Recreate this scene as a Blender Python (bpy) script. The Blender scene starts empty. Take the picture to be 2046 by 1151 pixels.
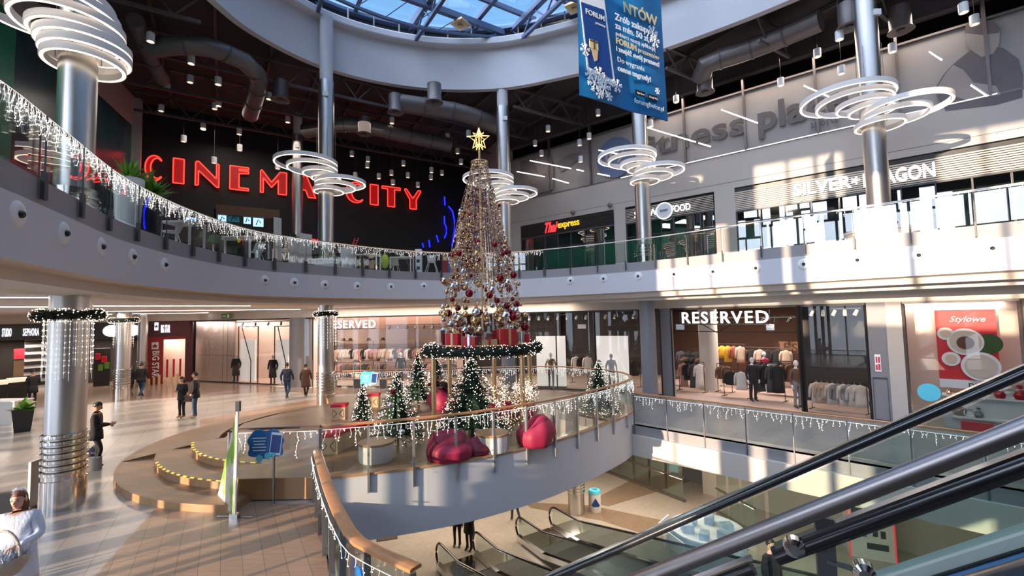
import bpy, bmesh, math, random
from mathutils import Vector, Matrix
from mathutils.geometry import tessellate_polygon
R = random.Random(7)
PI = math.pi
SC = bpy.context.scene
COL = SC.collection

# ------------------------------------------------------------------ camera
F = 909.0; CX = 1023.0; CY = 575.5; CZ = 3.9
_p = math.atan(55 / 909); _r = math.atan(.023)
FW = Vector((0, math.cos(_p), math.sin(_p)))
_r0 = Vector((1, 0, 0)); _u0 = Vector((0, -math.sin(_p), math.cos(_p)))
RT = _r0 * math.cos(_r) - _u0 * math.sin(_r); UP = _u0 * math.cos(_r) + _r0 * math.sin(_r)
EYE = Vector((0, 0, CZ))
cam = bpy.data.cameras.new('camera'); camo = bpy.data.objects.new('camera', cam); COL.objects.link(camo)
m = Matrix((RT, UP, -FW)).transposed().to_4x4(); m.translation = EYE
camo.matrix_world = m
cam.sensor_width = 36; cam.lens = F / 2046 * 36; cam.clip_start = .05; cam.clip_end = 300
SC.camera = camo

# ------------------------------------------------------------------ world, sun, exposure
SC.view_settings.view_transform = 'Standard'; SC.view_settings.look = 'None'
SC.view_settings.gamma = 1; SC.view_settings.use_curve_mapping = False
SC.view_settings.exposure = 1.05
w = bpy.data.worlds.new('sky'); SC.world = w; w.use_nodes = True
nt = w.node_tree; nt.nodes.clear()
out = nt.nodes.new('ShaderNodeOutputWorld'); bg = nt.nodes.new('ShaderNodeBackground')
tc = nt.nodes.new('ShaderNodeTexCoord'); sp = nt.nodes.new('ShaderNodeSeparateXYZ'); rp = nt.nodes.new('ShaderNodeValToRGB')
nt.links.new(tc.outputs['Generated'], sp.inputs[0]); nt.links.new(sp.outputs['Z'], rp.inputs[0])
nt.links.new(rp.outputs[0], bg.inputs[0]); nt.links.new(bg.outputs[0], out.inputs[0])
el = rp.color_ramp.elements
el[0].position = 0.0; el[0].color = (.52, .62, .74, 1)
el[1].position = .85; el[1].color = (.16, .43, .86, 1)
e2 = el.new(.12); e2.color = (.66, .80, .98, 1); e3 = el.new(.45); e3.color = (.27, .56, .93, 1)
bg.inputs[1].default_value = .62
SUN_D = Vector((.769, .639, -.19)).normalized()
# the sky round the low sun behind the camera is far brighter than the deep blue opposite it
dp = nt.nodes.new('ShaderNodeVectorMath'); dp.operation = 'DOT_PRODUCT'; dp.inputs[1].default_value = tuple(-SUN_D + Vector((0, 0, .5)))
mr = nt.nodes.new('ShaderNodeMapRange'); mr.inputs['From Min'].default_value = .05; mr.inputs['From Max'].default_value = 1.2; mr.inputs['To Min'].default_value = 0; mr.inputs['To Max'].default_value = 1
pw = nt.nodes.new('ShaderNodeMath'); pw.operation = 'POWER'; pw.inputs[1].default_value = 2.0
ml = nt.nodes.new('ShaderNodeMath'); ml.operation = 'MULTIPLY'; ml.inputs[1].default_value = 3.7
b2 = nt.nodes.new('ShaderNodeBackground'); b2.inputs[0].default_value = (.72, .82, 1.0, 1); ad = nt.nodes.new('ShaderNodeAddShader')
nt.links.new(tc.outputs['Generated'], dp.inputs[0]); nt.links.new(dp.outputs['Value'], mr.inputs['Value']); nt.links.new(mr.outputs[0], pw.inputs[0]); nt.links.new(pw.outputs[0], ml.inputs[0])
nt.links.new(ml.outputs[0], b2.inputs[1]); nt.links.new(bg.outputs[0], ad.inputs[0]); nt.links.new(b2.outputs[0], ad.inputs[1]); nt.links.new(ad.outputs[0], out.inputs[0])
SUN_D = Vector((.769, .639, -.19)).normalized()
sl = bpy.data.lights.new('sun', 'SUN'); sl.energy = 4.3; sl.angle = math.radians(.55); sl.color = (1, .78, .56)
so = bpy.data.objects.new('sun', sl); COL.objects.link(so); so.rotation_euler = SUN_D.to_track_quat('-Z', 'Y').to_euler()
try:
    SC.cycles.use_denoising = True
    SC.cycles.max_bounces = 7; SC.cycles.diffuse_bounces = 4; SC.cycles.glossy_bounces = 4
    SC.cycles.transparent_max_bounces = 24; SC.cycles.transmission_bounces = 4
    SC.cycles.sample_clamp_indirect = 6; SC.cycles.caustics_reflective = False; SC.cycles.caustics_refractive = False
except Exception:
    pass
def area_light(name, loc, sx, sy, power, color, down=True):
    l = bpy.data.lights.new(name, 'AREA'); l.shape = 'RECTANGLE'; l.size = sx; l.size_y = sy; l.energy = power; l.color = color
    o = bpy.data.objects.new(name, l); COL.objects.link(o); o.location = loc
    if not down: o.rotation_euler = (PI, 0, 0)
    return o

# ------------------------------------------------------------------ geometry of the photograph's frame
def ray(x, y): return FW * F + RT * (x - CX) - UP * (y - CY)
def at(x, y, z):
    d = ray(x, y); return EYE + d * ((z - CZ) / d.z)
def atd(x, y, Y):
    d = ray(x, y); return EYE + d * (Y / d.y)
def atl(x, y, n, D):
    d = ray(x, y); return EYE + d * (D / (d.x * n[0] + d.y * n[1]))
def xdir(px):          # horizontal x per unit of y at a pixel column near the horizon
    d = ray(px, 640); return d.x / d.y
WALLR = ((.629, .777), 23.3)
WALLC = ((-.535, .845), 31.737)

# ------------------------------------------------------------------ materials
M = {}
def mat(name, col, rough=.5, metal=0, em=None, es=0, var=0, vscale=4, bump=0, spec=.5, coat=0):
    if name in M: return M[name]
    mt = bpy.data.materials.new(name); mt.use_nodes = True; n = mt.node_tree; b = n.nodes['Principled BSDF']
    c = (*col, 1)
    b.inputs['Base Color'].default_value = c; b.inputs['Roughness'].default_value = rough; b.inputs['Metallic'].default_value = metal
    b.inputs['Specular IOR Level'].default_value = spec
    if coat: b.inputs['Coat Weight'].default_value = coat
    if em: b.inputs['Emission Color'].default_value = (*em, 1); b.inputs['Emission Strength'].default_value = es
    tcn = n.nodes.new('ShaderNodeTexCoord'); nz = n.nodes.new('ShaderNodeTexNoise'); nz.inputs['Scale'].default_value = vscale
    nz.inputs['Detail'].default_value = 3
    n.links.new(tcn.outputs['Object'], nz.inputs['Vector'])
    if var:
        mx = n.nodes.new('ShaderNodeMix'); mx.data_type = 'RGBA'
        mx.inputs[6].default_value = tuple(max(0, k * (1 - var)) for k in col) + (1,); mx.inputs[7].default_value = tuple(min(1, k * (1 + var)) for k in col) + (1,)
        n.links.new(nz.outputs['Fac'], mx.inputs[0]); n.links.new(mx.outputs[2], b.inputs['Base Color'])
    if bump:
        bp = n.nodes.new('ShaderNodeBump'); bp.inputs['Strength'].default_value = bump; bp.inputs['Distance'].default_value = .02
        n.links.new(nz.outputs['Fac'], bp.inputs['Height']); n.links.new(bp.outputs[0], b.inputs['Normal'])
    M[name] = mt
    return mt
def brick_mat(name, c1, c2, cm, bw, bh, mortar, rough, ang, wood=False, offset=.5, coat=0, scale=1):
    mt = bpy.data.materials.new(name); mt.use_nodes = True; n = mt.node_tree; b = n.nodes['Principled BSDF']
    tcn = n.nodes.new('ShaderNodeTexCoord'); mp = n.nodes.new('ShaderNodeMapping'); br = n.nodes.new('ShaderNodeTexBrick')
    mp.inputs['Rotation'].default_value = (0, 0, ang)
    br.inputs['Color1'].default_value = (*c1, 1); br.inputs['Color2'].default_value = (*c2, 1); br.inputs['Mortar'].default_value = (*cm, 1)
    br.inputs['Scale'].default_value = scale; br.inputs['Brick Width'].default_value = bw; br.inputs['Row Height'].default_value = bh
    br.inputs['Mortar Size'].default_value = mortar; br.offset = offset
    n.links.new(tcn.outputs['Object'], mp.inputs[0]); n.links.new(mp.outputs[0], br.inputs[0])
    nz = n.nodes.new('ShaderNodeTexNoise'); nz.inputs['Scale'].default_value = 3 if wood else 6; nz.inputs['Detail'].default_value = 4
    mp2 = n.nodes.new('ShaderNodeMapping'); mp2.inputs['Rotation'].default_value = (0, 0, ang); mp2.inputs['Scale'].default_value = (.4, 6, 1) if wood else (1, 1, 1)
    n.links.new(tcn.outputs['Object'], mp2.inputs[0]); n.links.new(mp2.outputs[0], nz.inputs['Vector'])
    mx = n.nodes.new('ShaderNodeMix'); mx.data_type = 'RGBA'; mx.blend_type = 'MULTIPLY'
    mx.inputs[0].default_value = .55 if wood else .25
    cr = n.nodes.new('ShaderNodeValToRGB'); cr.color_ramp.elements[0].position = .3; cr.color_ramp.elements[0].color = (.6, .6, .6, 1); cr.color_ramp.elements[1].position = .7
    n.links.new(nz.outputs['Fac'], cr.inputs[0]); n.links.new(br.outputs['Color'], mx.inputs[6]); n.links.new(cr.outputs[0], mx.inputs[7])
    n.links.new(mx.outputs[2], b.inputs['Base Color'])
    b.inputs['Roughness'].default_value = rough
    if coat: b.inputs['Coat Weight'].default_value = coat; b.inputs['Coat Roughness'].default_value = .12
    M[name] = mt
    return mt
def glass_mat(name, tint, refl=.06, edge=.55, dim=1.0):
    mt = bpy.data.materials.new(name); mt.use_nodes = True; n = mt.node_tree; n.nodes.clear()
    o = n.nodes.new('ShaderNodeOutputMaterial'); mx = n.nodes.new('ShaderNodeMixShader'); t = n.nodes.new('ShaderNodeBsdfTransparent'); g = n.nodes.new('ShaderNodeBsdfGlossy')
    lw = n.nodes.new('ShaderNodeLayerWeight'); lw.inputs[0].default_value = .35; mr = n.nodes.new('ShaderNodeMapRange')
    mr.inputs['To Min'].default_value = refl; mr.inputs['To Max'].default_value = edge
    t.inputs[0].default_value = (*tint, 1); g.inputs['Roughness'].default_value = .01; g.inputs[0].default_value = (dim, dim, dim, 1)
    n.links.new(lw.outputs['Fresnel'], mr.inputs['Value']); n.links.new(mr.outputs[0], mx.inputs[0]); n.links.new(t.outputs[0], mx.inputs[1]); n.links.new(g.outputs[0], mx.inputs[2]); n.links.new(mx.outputs[0], o.inputs[0])
    M[name] = mt
    return mt
UANG = -math.atan2(.845, -.535)
mat('white_wall', (.62, .61, .635), .55, var=.03, vscale=.6)
mat('cream_wall', (.60, .55, .49), .6, var=.03, vscale=.6)
mat('grey_band', (.30, .285, .29), .5, var=.05)
mat('soffit', (.68, .58, .47), .6)
mat('ceil', (.62, .55, .48), .6)
mat('upper_wall', (.44, .405, .375), .6, var=.03, vscale=.5)
mat('black_wall', (.006, .006, .008), .6)
mat('ceiling_black', (.045, .036, .036), .7, var=.3, vscale=2)
mat('truss_grey', (.085, .07, .068), .5, var=.2)
mat('duct', (.16, .135, .13), .4, .4, bump=.5, vscale=3, var=.15)
mat('sky_steel', (.10, .135, .23), .4, .3)
mat('steel', (.60, .575, .55), .33, 1, var=.08, vscale=.8)
mat('steel_rib', (.70, .67, .63), .15, 1)
mat('tube_steel', (.30, .265, .26), .36, 1)
mat('chrome', (.75, .75, .76), .12, 1)
mat('post_steel', (.55, .54, .53), .38, .8)
mat('post_grey', (.28, .28, .29), .35, .8)
mat('white_paint', (.80, .80, .80), .35)
mat('ring_white', (.85, .80, .76), .35)
mat('ring_glow', (1, .9, .75), .4, em=(1, .84, .66), es=1.6)
mat('rail_wood', (.46, .21, .085), .4, var=.25, vscale=9, coat=.4)
mat('dark_rail', (.10, .06, .045), .3)
mat('black', (.012, .012, .013), .4)
mat('rubber', (.012, .012, .014), .22, spec=.8)
mat('dark_grey', (.05, .052, .058), .45)
mat('panel_grey', (.19, .19, .21), .45)
mat('pine', (.013, .045, .022), .7, var=.5, vscale=30)
mat('garland', (.008, .016, .010), .8)
mat('trunk', (.12, .07, .04), .8)
mat('led', (1, .9, .8), .4, em=(1, .86, .70), es=1.7)
mat('led_white', (1, .95, .9), .4, em=(1, .93, .86), es=1.5)
mat('cable_white', (.8, .8, .78), .5, em=(1, .95, .88), es=.35)  # glow added to the wire so the light strings look bright
mat('gold', (.80, .55, .27), .22, 1)
mat('gold_paint', (.72, .50, .26), .35, .6)
mat('silver', (.72, .72, .76), .15, 1)
mat('red_bauble', (.20, .006, .014), .15, .6)
mat('bronze', (.55, .40, .28), .22, 1)
mat('red_fabric', (.60, .012, .035), .7, bump=.3, vscale=12)
mat('red_gift', (.45, .01, .02), .45)
mat('magenta', (.29, .010, .045), .6, bump=.2, vscale=5, var=.15)
mat('maroon', (.12, .006, .018), .6)
mat('crate', (.72, .50, .28), .5, var=.15, vscale=10)
mat('pouf_top', (.42, .22, .10), .4, var=.15, vscale=6)
mat('neon_red', (1, .1, .05), .4, em=(1, .03, .02), es=1.6)
mat('neon_fill', (.2, .006, .006), .5, em=(.8, .01, .015), es=.16)
mat('neon_blue', (.02, .02, 1), .4, em=(.01, .015, 1), es=1.6)
mat('sign_white', (.9, .92, 1), .4, em=(.85, .9, 1), es=.8)
mat('sign_black', (.012, .012, .014), .4)
mat('strip', (1, 1, 1), .4, em=(1, .92, .82), es=4)
mat('skin', (.62, .36, .25), .55)
mat('mannequin_white', (.72, .70, .68), .35)
mat('pot_black', (.012, .012, .013), .35)
mat('leaf', (.12, .30, .03), .4, var=.35, vscale=8)
mat('leaf_dark', (.03, .09, .02), .5, var=.4, vscale=8)
mat('soil', (.05, .03, .02), .9)
mat('banner_blue', (.008, .17, .42), .35, var=.45, vscale=1.1)
mat('navy', (.006, .05, .25), .4)
mat('sign_blue', (.01, .14, .42), .4, var=.3, vscale=3)
mat('cyan', (.1, .55, .75), .4)
mat('text_white', (.8, .85, .9), .5)
mat('text_gold', (.75, .62, .30), .5)
mat('store_pink', (.70, .56, .50), .6)
mat('store_floor', (.58, .44, .38), .25)
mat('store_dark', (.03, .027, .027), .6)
mat('poster_red', (.62, .02, .035), .4)
mat('hazard_yellow', (.75, .55, .06), .5)
mat('wicker', (.45, .40, .34), .7, bump=.8, vscale=40)
mat('light_panel', (.8, .8, .8), .4, em=(1, .93, .86), es=.32)
mat('screen', (.3, .5, .9), .4, em=(.25, .5, 1), es=1.2)
mat('red_store', (.28, .008, .012), .5)
mat('red_line', (.9, .05, .06), .5, em=(1, .05, .06), es=.5)
mat('logo_blue', (.10, .14, .26), .5)
mat('fitness_grey', (.085, .075, .078), .5)
mat('fitness_panel', (.31, .285, .275), .35)
mat('green_wall', (.03, .26, .17), .4, var=.25, vscale=.6)
mat('teal_wall', (.03, .08, .10), .25, var=.3, vscale=.8)
mat('slat', (.60, .53, .44), .5)
mat('shop_mirror_back', (.42, .45, .46), .6)  # light grey stands in for bright reflections in the upper shop glass
brick_mat('floor_tile', (.42, .38, .35), (.385, .35, .32), (.26, .24, .225), 1.2, .6, .006, .26, UANG, coat=.1)
brick_mat('floor_dark', (.36, .26, .21), (.33, .235, .19), (.22, .16, .13), .6, .6, .006, .2, UANG, coat=.2)
brick_mat('floor_wood_tile', (.40, .255, .17), (.345, .22, .145), (.19, .13, .09), .9, .3, .006, .36, UANG, wood=True)
brick_mat('stage_wood', (.27, .15, .075), (.215, .12, .06), (.2, .11, .06), 1.6, .14, .004, .4, .3, wood=True)
brick_mat('stage_riser', (.50, .29, .15), (.46, .265, .135), (.4, .22, .1), 2.4, .9, .002, .3, 0, wood=True)
brick_mat('floor_low', (.52, .47, .40), (.49, .445, .375), (.42, .36, .29), .6, .6, .004, .2, UANG, coat=.3)
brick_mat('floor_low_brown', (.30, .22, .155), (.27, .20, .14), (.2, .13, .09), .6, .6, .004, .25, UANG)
glass_mat('glass', (.92, .95, .935), .04, .34)
glass_mat('glass_esc', (.80, .87, .85), .04, .4)
glass_mat('shop_glass', (.95, .94, .93), .03, .35, .4)
glass_mat('mirror_glass', (.55, .60, .60), .22, .7, .75)
glass_mat('upper_glass', (.86, .86, .86), .10, .5)

# ------------------------------------------------------------------ mesh builder
class MB:
    def __init__(s): s.v = []; s.f = []; s.m = []
    def add(s, vs, fs, m=0):
        b = len(s.v); s.v.extend([tuple(v) for v in vs]); s.f.extend([tuple(b + i for i in f) for f in fs]); s.m.extend([m] * len(fs)); return s
    def box(s, c, d, rz=0, m=0):
        ca, sa = math.cos(rz), math.sin(rz); vs = []
        for dz in (-.5, .5):
            for dx, dy in ((-.5, -.5), (.5, -.5), (.5, .5), (-.5, .5)):
                x, y = dx * d[0], dy * d[1]; vs.append((c[0] + x * ca - y * sa, c[1] + x * sa + y * ca, c[2] + dz * d[2]))
        return s.add(vs, [(3, 2, 1, 0), (4, 5, 6, 7), (0, 1, 5, 4), (1, 2, 6, 5), (2, 3, 7, 6), (3, 0, 4, 7)], m)
    def tube(s, path, r, n=8, m=0, caps=True, flat=None):
        path = [Vector(p) for p in path]; rs = r if isinstance(r, (list, tuple)) else [r] * len(path)
        vs = []; up = Vector((0, 0, 1))
        for i, p in enumerate(path):
            t = (path[min(i + 1, len(path) - 1)] - path[max(i - 1, 0)])
            t = t.normalized() if t.length > 1e-9 else Vector((0, 0, 1))
            a = t.cross(up)
            if a.length < .05: a = t.cross(Vector((0, 1, 0)))
            a.normalize(); b = a.cross(t)
            for k in range(n):
                an = 2 * PI * k / n; vs.append(p + a * (rs[i] * math.cos(an)) + b * (rs[i] * math.sin(an) * (flat or 1)))
        L = len(path); fs = [(i * n + k, i * n + (k + 1) % n, (i + 1) * n + (k + 1) % n, (i + 1) * n + k) for i in range(L - 1) for k in range(n)]
        if caps: fs += [tuple(reversed(range(n))), tuple(range((L - 1) * n, L * n))]
        return s.add(vs, fs, m)
    def cyl(s, p, h, r, n=24, m=0, r2=None):
        r2 = r if r2 is None else r2
        return s.lathe([(r, 0), (r2, h)], n, p, m, True)
    def lathe(s, prof, n=24, c=(0, 0, 0), m=0, caps=False, a0=0, a1=2 * PI):
        vs = [(c[0] + r * math.cos(2 * PI * k / n), c[1] + r * math.sin(2 * PI * k / n), c[2] + z) for r, z in prof for k in range(n)]
        L = len(prof); fs = [(i * n + k, i * n + (k + 1) % n, (i + 1) * n + (k + 1) % n, (i + 1) * n + k) for i in range(L - 1) for k in range(n)]
        if caps: fs += [tuple(reversed(range(n))), tuple(range((L - 1) * n, L * n))]
        return s.add(vs, fs, m)
    def ell(s, c, r, nu=12, nv=8, m=0, fn=None):
        vs = []
        for j in range(nv + 1):
            th = PI * j / nv
            for k in range(nu):
                ph = 2 * PI * k / nu
                v = Vector((r[0] * math.sin(th) * math.cos(ph), r[1] * math.sin(th) * math.sin(ph), r[2] * math.cos(th)))
                if fn: v = fn(v)
                vs.append(v + Vector(c))
        fs = [(j * nu + k, (j + 1) * nu + k, (j + 1) * nu + (k + 1) % nu, j * nu + (k + 1) % nu) for j in range(nv) for k in range(nu)]
        return s.add(vs, fs, m)
    def octa(s, c, r, m=0):
        x, y, z = c
        return s.add([(x + r, y, z), (x - r, y, z), (x, y + r, z), (x, y - r, z), (x, y, z + r), (x, y, z - r)],
                     [(0, 2, 4), (2, 1, 4), (1, 3, 4), (3, 0, 4), (2, 0, 5), (1, 2, 5), (3, 1, 5), (0, 3, 5)], m)
    def prism(s, poly, z0, z1, holes=(), m=0, ms=None):
        loops = [list(poly)] + [list(h) for h in holes]
        tri = tessellate_polygon([[Vector((p[0], p[1], 0)) for p in l] for l in loops])
        flat = [p for l in loops for p in l]; N = len(flat)
        s.add([(p[0], p[1], z1) for p in flat], [tuple(t) for t in tri], m)
        s.add([(p[0], p[1], z0) for p in flat], [tuple(reversed(t)) for t in tri], m)
        for l in loops:
            k = len(l); s.add([(p[0], p[1], z0) for p in l] + [(p[0], p[1], z1) for p in l], [(i, (i + 1) % k, k + (i + 1) % k, k + i) for i in range(k)], m if ms is None else ms)
        return s
    def sweep(s, path, prof, closed=False, m=0):      # path 3-D/2-D, prof = [(offset to the right of travel, z)]
        P = [Vector((p[0], p[1], p[2] if len(p) > 2 else 0)) for p in path]; n = len(P); k = len(prof); vs = []
        for i in range(n):
            a = P[(i - 1) % n] if closed or i > 0 else P[i]; b = P[(i + 1) % n] if closed or i < n - 1 else P[i]
            t = b - a; t.z = 0; t.normalize(); nr = Vector((t.y, -t.x, 0))
            for o, z in prof: vs.append(P[i] + nr * o + Vector((0, 0, z)))
        fs = [(i * k + j, i * k + (j + 1) % k, ((i + 1) % n) * k + (j + 1) % k, ((i + 1) % n) * k + j) for i in range(n if closed else n - 1) for j in range(k)]
        if not closed: fs += [tuple(reversed(range(k))), tuple(range((n - 1) * k, n * k))]
        return s.add(vs, fs, m)
    def build(s, name, mats, parent=None, smooth=False, loc=None):
        me = bpy.data.meshes.new(name); me.from_pydata(s.v, [], s.f)
        for x in (mats if isinstance(mats, (list, tuple)) else [mats]): me.materials.append(M[x] if isinstance(x, str) else x)
        me.polygons.foreach_set('material_index', s.m)
        if smooth: me.polygons.foreach_set('use_smooth', [True] * len(me.polygons))
        me.update()
        bm = bmesh.new(); bm.from_mesh(me); bmesh.ops.recalc_face_normals(bm, faces=bm.faces); bm.to_mesh(me); bm.free()
        if smooth and smooth != 'all':
            try: me.set_sharp_from_angle(angle=.7)
            except Exception: pass
        o = bpy.data.objects.new(name, me); COL.objects.link(o)
        if parent: o.parent = parent
        if loc is not None: o.location = loc
        return o
def thing(name, label, cat, loc=(0, 0, 0), rz=0, group=None):
    o = bpy.data.objects.new(name, None); COL.objects.link(o); o.location = loc; o.rotation_euler = (0, 0, rz)
    o.empty_display_size = .2
    return tag(o, label, cat, group)
def tag(o, label, cat, group=None, kind=None):
    if label: o['label'] = label
    if cat: o['category'] = cat
    if group: o['group'] = group
    if kind: o['kind'] = kind
    return o
def struct(name, mb, mats, smooth=False, label=None):
    o = mb.build(name, mats, None, smooth); o['kind'] = 'structure'
    if label: o['label'] = label
    return o
def dup(root, loc=None, rz=None, label=None, group=None, scale=None):
    def cp(o, par):
        c = o.copy(); COL.objects.link(c)
        if par: c.parent = par
        for ch in o.children: cp(ch, c)
        return c
    r = cp(root, None)
    if loc is not None: r.location = loc
    if rz is not None: r.rotation_euler = (0, 0, rz)
    if label: r['label'] = label
    if group: r['group'] = group
    if scale is not None: r.scale = scale if isinstance(scale, tuple) else (scale,) * 3
    return r
ORD = ['first', 'second', 'third', 'fourth', 'fifth', 'sixth', 'seventh', 'eighth', 'ninth', 'tenth', 'eleventh', 'twelfth', 'thirteenth', 'fourteenth', 'fifteenth', 'sixteenth', 'seventeenth', 'eighteenth', 'nineteenth', 'twentieth', 'twenty-first', 'twenty-second', 'twenty-third', 'twenty-fourth', 'twenty-fifth', 'twenty-sixth', 'twenty-seventh', 'twenty-eighth', 'twenty-ninth', 'thirtieth']
def catmull(P, closed=False, step=.4):
    P = [Vector((*p, 0)) if len(p) == 2 else Vector(p) for p in P]; n = len(P); o = []
    for i in range(n if closed else n - 1):
        p0 = P[(i - 1) % n] if closed or i > 0 else P[i] * 2 - P[i + 1]; p1 = P[i]; p2 = P[(i + 1) % n]
        p3 = P[(i + 2) % n] if closed or i < n - 2 else p2 * 2 - p1
        k = max(1, int((p2 - p1).length / step))
        for j in range(k):
            t = j / k; o.append(.5 * ((2 * p1) + (p2 - p0) * t + (2 * p0 - 5 * p1 + 4 * p2 - p3) * t * t + (3 * p1 - p0 - 3 * p2 + p3) * t ** 3))
    if not closed: o.append(P[-1])
    return o
def resample(P, step=None, count=None):
    P = [Vector(p) for p in P]; L = [0]
    for a, b in zip(P, P[1:]): L.append(L[-1] + (b - a).length)
    n = count or max(1, round(L[-1] / step)); o = []; j = 0
    for i in range(n + 1):
        d = L[-1] * i / n
        while j < len(L) - 2 and L[j + 1] < d: j += 1
        t = (d - L[j]) / max(1e-9, L[j + 1] - L[j]); o.append(P[j].lerp(P[j + 1], t))
    return o
def offset(P, d, closed=False):
    n = len(P); o = []
    for i in range(n):
        a = P[(i - 1) % n] if closed or i > 0 else P[i]; b = P[(i + 1) % n] if closed or i < n - 1 else P[i]
        t = b - a; t.z = 0; t.normalize(); o.append(P[i] + Vector((t.y, -t.x, 0)) * d)
    return o
def text(name, s, size, mt, extrude=.02, parent=None, bold=.0, width=None, height=None, shear=0, space=1.0):
    c = bpy.data.curves.new(name, 'FONT'); c.body = s; c.size = size; c.extrude = extrude; c.offset = bold; c.resolution_u = 3; c.shear = shear; c.space_character = space
    t = bpy.data.objects.new(name, c); COL.objects.link(t)
    dg = bpy.context.evaluated_depsgraph_get(); me = bpy.data.meshes.new_from_object(t.evaluated_get(dg)); bpy.data.objects.remove(t)
    xs = [v.co.x for v in me.vertices]; ys = [v.co.y for v in me.vertices]
    sx = width / (max(xs) - min(xs)) if width else 1; x0 = min(xs) if width else 0
    sy = height / (max(ys) - min(ys)) if height else (sx if width else 1); y0 = min(ys) if height else 0
    for v in me.vertices: v.co.x = (v.co.x - x0) * sx; v.co.y = (v.co.y - y0) * sy
    me.materials.clear(); me.materials.append(M[mt] if isinstance(mt, str) else mt)
    o = bpy.data.objects.new(name, me); COL.objects.link(o)
    if parent: o.parent = parent
    return o
def face_at(o, p, right, up=(0, 0, 1)):      # put an XY-plane object so that its x runs along right and its y along up
    r = Vector(right).normalized(); u = Vector(up).normalized(); n = r.cross(u)
    mm = Matrix((r, u, n)).transposed().to_4x4(); mm.translation = Vector(p); o.matrix_world = mm; return o

# ================================================================== THE SHELL
S_ = Vector((.769, .639, 0)); E_ = Vector((.639, -.769, 0)); LOW = -4.8; FL2 = 6.1; ROOF = 16.2
def se(s, e): return S_ * s + E_ * e
EDGE2 = catmull([(-6.1, 4.2), (-6.55, 5.73), (-7.25, 7.27), (-8.42, 9.94), (-9.05, 13), (-8.95, 15.97), (-7.55, 18.5), (-5.55, 20.9), (-3.06, 22.5), (-.5, 22.8), (2.01, 21.95), (5.54, 19.65), (9.15, 16.25), (13.5, 11.9), (16.2, 9.3), (18.4, 5), (17.5, -1), (13, -4.6), (5, -5), (-1, -3.2), (-5, 1)], True, .35)
BASE = catmull([(-9.83, 10.1), (-10.9, 13), (-10.75, 16.1), (-10.3, 18.2), (-8.75, 20.6), (-6.4, 22.2), (-3.5, 23.1), (-.37, 23.15), (2.4, 22.3), (5.75, 20.75), (9.4, 18.2), (12.6, 15.3), (17, 11), (20, 5), (18, -2), (11, -6), (3, -6), (-4, -2), (-8, 4.5)], True, .4)
OUT = [se(-7, -31), se(-7, 15), Vector((27, -10, 0)), Vector((29, 20, 0)), Vector((12, 42, 0)), Vector((-40, 45, 0)), Vector((-40, 16, 0))]

# level 1 floor with its opening
STAGE = catmull([(-4.25, 10.15), (-3.4, 10.35), (-2.3, 10.7), (-1.3, 11.1), (-.35, 11.65), (.98, 12.6), (2.68, 14.3), (3.75, 15.6), (4.25, 16.7), (4.2, 18), (3.5, 19.3), (2.4, 20.3), (1.1, 20.75), (-2.9, 20.8), (-8.4, 20.6)], False, .3)
EDGE1 = [Vector((-4.14, 9.84, 0)), Vector((-3.2, 7.9, 0)), Vector((-2.87, 7.19, 0)), Vector((-2.35, 6.2, 0)), Vector((-1.9, 5.75, 0)), Vector((-1.2, 5.25, 0)), Vector((0, 4.4, 0)), Vector((.4, -3, 0)), Vector((14, -3.2, 0)), Vector((16, 4.2, 0)), Vector((4.1, 16.1, 0)), Vector((2.5, 17.5, 0)), Vector((-3.9, 11.6, 0))]
f1 = MB().prism(OUT, -.3, 0, [EDGE1]); struct('floor', f1, 'floor_tile')
# the wooden tile area in front, the darker tile path and the brown area behind the stage
f = MB().prism([(-4.16, 9.84), (-7.88, 10.45), (-6.6, 7.34), (-5.0, 3.0), (-1, 3.5), (-1.9, 5.7), (-2.9, 7.19)], .001, .004); struct('floor', f, 'floor_wood_tile')
f = MB().prism([(-12.72, 18.66), (-10.99, 16.18), (-6, 15.0), (-3, 18), (-3, 23.2), (-9.6, 22.9)], .001, .004); struct('floor', f, 'floor_wood_tile')
f = MB().prism([(-34, 20.0), (-21.8, 22.35), (-16.9, 24.75), (-12.5, 25.3), (-9.8, 24.2), (3, 23), (3, 24.5), (-14, 28.5), (-21, 32), (-34, 32)], .001, .004); struct('floor', f, 'floor_dark')
f = MB().prism([(4.3, 16.6), (16.5, 4.6), (20, 9), (11.8, 16), (7, 21.3), (3, 23.6), (2.5, 20.5)], .001, .004)
M['floor_grey'] = brick_mat('floor_grey', (.26, .25, .25), (.23, .225, .225), (.17, .165, .16), 1.2, 1.2, .006, .2, PI / 4)
struct('floor', f, 'floor_grey')
# edge of level 1: grey band, white fascia, underside
f = MB(); e1 = EDGE1[9:11] ; e1 = [e1[0], e1[1]]
f.sweep(e1[::-1], [(.0, -.36), (.02, 0.0), (-.2, 0.0), (-.2, -.36)]); struct('trim_1', f, 'grey_band')
f = MB().sweep(e1[::-1], [(.05, -1.0), (.05, -.36), (-.25, -.36), (-.25, -1.0)]); struct('trim_2', f, 'white_wall')
f = MB().sweep(EDGE1[:7], [(.02, -1.0), (.02, .0), (-.1, 0.0), (-.1, -1.0)]); struct('trim_3', f, 'white_wall')
u1 = MB().prism(OUT, -1.0, -.31, [[p + Vector((0, 0, 0)) for p in offset(EDGE1, -.12, True)]]); struct('ceiling', u1, 'ceil')

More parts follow.
